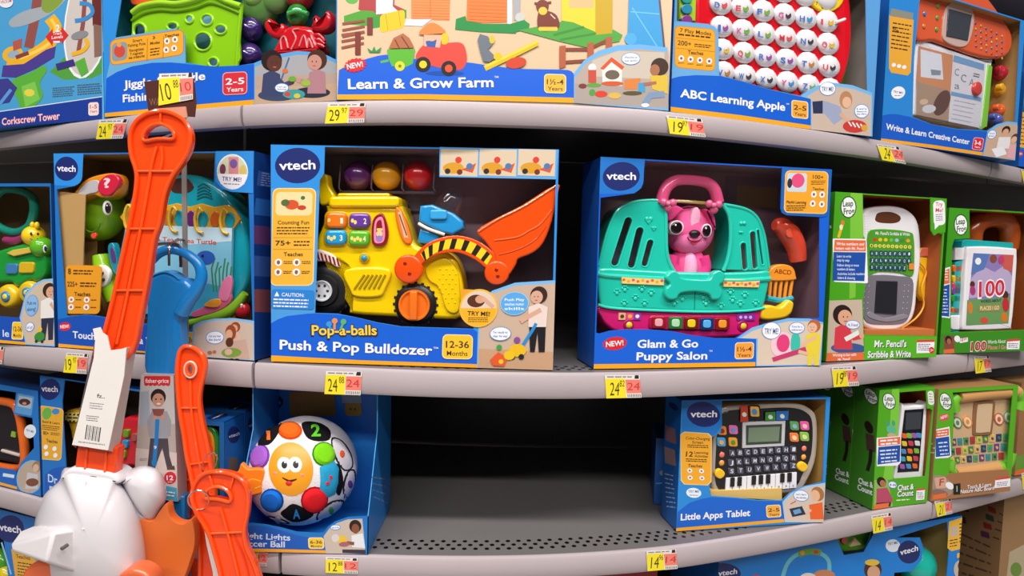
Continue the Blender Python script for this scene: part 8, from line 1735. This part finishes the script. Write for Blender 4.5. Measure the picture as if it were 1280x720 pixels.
def orange_toys():
    H = Hang('push_toy_orange_handle', 'ribbed orange handle hanging at the right of the blue toy, loop over a wire hook', 'push toy', 238, 450, .842)
    left = [(236, 433), (226, 437), (222, 455), (222, 480), (225, 515), (230, 545), (234, 572), (240, 600), (246, 640), (250, 700), (252, 760), (280, 760)]
    right = [(276, 700), (270, 640), (264, 590), (260, 560), (253, 530), (249, 505), (250, 488), (254, 470), (256, 455), (250, 441)]
    sl = ellpts(238, 462, 5, 8, 16)
    mb = channel('h', H, left, right, None, None, sl, th=.01)
    px_tube(mb, H, [(238, 476), (240, 520), (247, 565), (256, 620), (262, 700)], 1.4, .002, '#ff5a1c', 8)
    for p in ([(225, 510), (250, 510)], [(235, 581), (262, 577)], [(242, 622), (268, 618)]): px_tube(mb, H, p, 1.4, .002, '#ff5a1c', 8, 0)
    mb.build('ribbed_handle', M_PLAST, H.root)
    mb = MB(); mb.tube([H.P(x, y, .0) for x, y in ellpts(238, 462, 7.5, 10, 24)], .0014, '#e8c8b8', 8, True); mb.build('slot_rim', M_PLAST, H.root)
    for cx, cy, rx, ry in ((262, 579, 8, 14),): mb = MB(); mb.tube([H.P(x, y, -.008 + .012 * math.sin(i / 24 * 6.283)) for i, (x, y) in enumerate(ellpts(cx, cy, rx, ry, 24, 25))], .0011, '#d8d4d0', 8, True); mb.build('metal_ring', M_CHROME, H.root)
    # second handle behind, darker in the shade
    G = Hang('push_toy_orange_handle', 'orange handle hanging behind the others, only its lower ribs showing', 'push toy', 245, 560, .888)
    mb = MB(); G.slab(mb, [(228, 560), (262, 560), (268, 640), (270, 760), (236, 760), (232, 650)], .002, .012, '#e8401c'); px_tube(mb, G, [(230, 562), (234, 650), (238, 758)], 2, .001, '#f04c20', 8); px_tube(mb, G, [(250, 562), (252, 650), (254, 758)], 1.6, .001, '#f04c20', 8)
    for y in (600, 646, 690): px_tube(mb, G, [(232, y), (268, y)], 1.6, .001, '#f04c20', 8, 0)
    mb.build('ribbed_handle', M_PLAST, G.root)
    # front right handle with card sleeve
    H = Hang('push_toy_orange_handle', 'large ribbed orange handle in front of the plush ball box, kidney slot on top', 'push toy', 272, 610, .80)
    left = [(272, 590), (256, 592), (245, 602), (240, 618), (243, 635), (254, 654), (262, 670), (268, 690), (276, 720), (282, 760)]
    right = [(332, 760), (324, 725), (316, 702), (308, 684), (305, 664), (309, 642), (310, 620), (305, 604), (292, 594)]
    sl = kidney(272, 622, 17, 11, 8); mb = channel('h', H, left, right, None, None, sl)
    px_tube(mb, H, [(276, 636), (284, 664), (298, 720), (304, 758)], 1.6, .002, '#ff5a1c', 8); px_tube(mb, H, [(292, 668), (306, 700), (318, 750)], 1.0, .003, '#e83c08', 6)
    for p in ([(264, 667), (306, 665)], [(262, 594), (266, 608)], [(292, 596), (288, 610)]): px_tube(mb, H, p, 1.5, .002, '#ff5a1c', 8, 0)
    mb.build('ribbed_handle', M_PLAST, H.root)
    mb = MB(); H.slab(mb, [(254, 652), (261, 660), (270, 690), (284, 724), (284, 760), (270, 760), (266, 715), (258, 680)], .014, .018, '#d8d0cc'); mb.build('card_sleeve', M_CARD, H.root)
    mb = MB(); mb.tube([H.P(x, y, -.01 + .014 * math.sin(i / 28 * 6.283)) for i, (x, y) in enumerate(ellpts(248, 625, 13, 12, 28))], .0012, '#d8d4d0', 8, True); mb.build('metal_ring', M_CHROME, H.root)
orange_toys()
# ---------------------------------------------------------------- shelf price tags
def price_tag(q, main, cents, red, label, shelf=None, plane=None):
    TL, TR, BR, BL = q; cx = sum(p[0] for p in q) / 4; cy = sum(p[1] for p in q) / 4
    if shelf:
        z, lh, cur, xs = lip_curve(shelf); c = interp_at(cur, xs, max(-55, min(1335, cx))); a = interp_at(cur, xs, max(-58, cx - 12)); b = interp_at(cur, xs, min(1338, cx + 12)); t = (b - a).normalized()
        n = Vector((t.y, -t.x, 0)); org = c + n * 0.0064
    else: org = on_y(cx, cy, plane); n = Vector((0, -1, 0)); t = Vector((1, 0, 0))
    ang = math.atan2(t.y, t.x)
    def hit(px, py):
        d = ray(px, py); k = (org - EYE).dot(n) / d.dot(n); return EYE + d * k
    ctr = hit(cx, cy); mw = Matrix.Translation(ctr) @ Matrix.Rotation(ang, 4, 'Z'); inv = mw.inverted()
    r = thing('price_tag', label, 'price tag', ctr, ang, 'yellow and red price tags')
    class PF: pass
    f = PF(); L = [inv @ hit(*p) for p in (TL, TR, BR, BL)]
    # unit square mapping
    h = homog([(0, 0), (1, 0), (1, 1), (0, 1)], [(p.x, p.z) for p in L])
    f.P = lambda x, y, d=0.0: Vector((h(x, y)[0], d, h(x, y)[1])); f.rect = None
    mb = MB(); slab2(mb, [(p.x, p.z) for p in L], 0, .0006, '#e8e2dc'); mb.build('paper_tag', M_PRINT, r)
    a = Art(f, 0); a.clamp = False
    a.poly([(0, .16), (.56, .14), (.56, 1), (0, 1)], '#f4e02c'); a.poly([(.57, .2), (1, .2), (1, .8), (.58, .8)], '#f08070'); a.poly([(.86, .0), (.97, .0), (.97, .16), (.84, .16)], '#2c2428')
    a.lines(.06, .03, .78, .12, 1, '#8c8480', .6)
    if main: a.text(main, .1, .88, .36 if len(main) == 2 else .24, .88, .58, '#3a3408', -.004)
    if cents: a.text(cents, .39, .5, .53, .5, .28, '#3a3408', -.004)
    if red: a.text(red, .6, .66, .96, .66, .34, '#c83c3c', 0)
    for k in range(8): a.poly([(.6 + k * .05, .84), (.62 + k * .05, .84), (.62 + k * .05, .97), (.6 + k * .05, .97)], '#4c4444')
    a.build('price_print', r)
T = price_tag
T([(124, 150), (160, 149), (153, 173), (120, 174)], '24', '97', '24', 'small price tag reading 24 under the track tower box', 'top')
T([(410, 129.5), (457, 129), (455, 153), (406, 154.5)], '29', '97', '29', 'price tag reading 29.97 on the top shelf lip', 'top')
T([(833, 144), (877.5, 149), (882, 171.5), (837.5, 167)], '19', '97', '19', 'price tag reading 19.97 below the alphabet apple box', 'top')
T([(1096, 180), (1124, 184), (1132.5, 205), (1103, 200)], '24', '', '24', 'price tag reading 24 below the writing board box', 'top')
T([(1276, 211), (1292, 214), (1296, 232), (1280, 229)], '', '', '', 'price tag cut by the right edge on the top shelf lip', 'top')
T([(83, 441), (110, 442.5), (107.5, 467.5), (79, 465.5)], '19', '97', '19', 'price tag reading 19 below the sea turtle box', 'mid')
T([(-18, 431), (5, 434), (2, 455), (-21, 453)], '', '', '', 'price tag cut by the left edge on the middle shelf lip', 'mid')
T([(407.5, 464), (452.5, 465), (450.5, 494), (405.5, 492.5)], '24', '88', '24', 'price tag reading 24.88 below the bulldozer box', 'mid')
T([(756, 469), (799.5, 469), (802, 497), (758, 498)], '24', '82', '24', 'price tag reading 24.82 below the pet carrier box', 'mid')
T([(1039.5, 459), (1070, 458), (1074, 482), (1042.5, 484)], '19', '88', '19', 'price tag reading 19.88 below the scribble pad box', 'mid')
T([(1217.5, 446), (1236, 445), (1239.5, 464.5), (1220, 467)], '17', '', '17', 'price tag reading 17 below the word book box', 'mid')
T([(407, 696.5), (447, 698), (447, 717.5), (407, 716)], '12', '88', '12', 'price tag reading 12.88 below the plush ball box', 'bot')
T([(309, 686), (335, 687.5), (333, 708), (307, 706)], '', '', '12', 'price tag half hidden by the orange handle below the plush ball', 'bot')
T([(808, 689), (845, 687), (847, 711), (809.5, 714)], '14', '96', '14', 'price tag reading 14.96 below the apps tablet box', 'bot')
T([(1089, 645), (1114, 641), (1116, 662), (1092, 667)], '14', '', '14', 'price tag reading 14 below the toy phone boxes', 'bot')
T([(1168, 627), (1189, 622), (1190.5, 642), (1172, 646)], '21', '', '21', 'price tag reading 21 below the letter board box', 'bot')
T([(1277, 592), (1298, 586), (1300, 606), (1279, 612)], '', '', '', 'price tag cut by the right edge on the lower shelf lip', 'bot')
T([(199, 92), (241, 91), (241, 124), (198, 132)], '10', '88', '10', 'price tag reading 10.88 on the brown hanging sign holder', None, .8435)
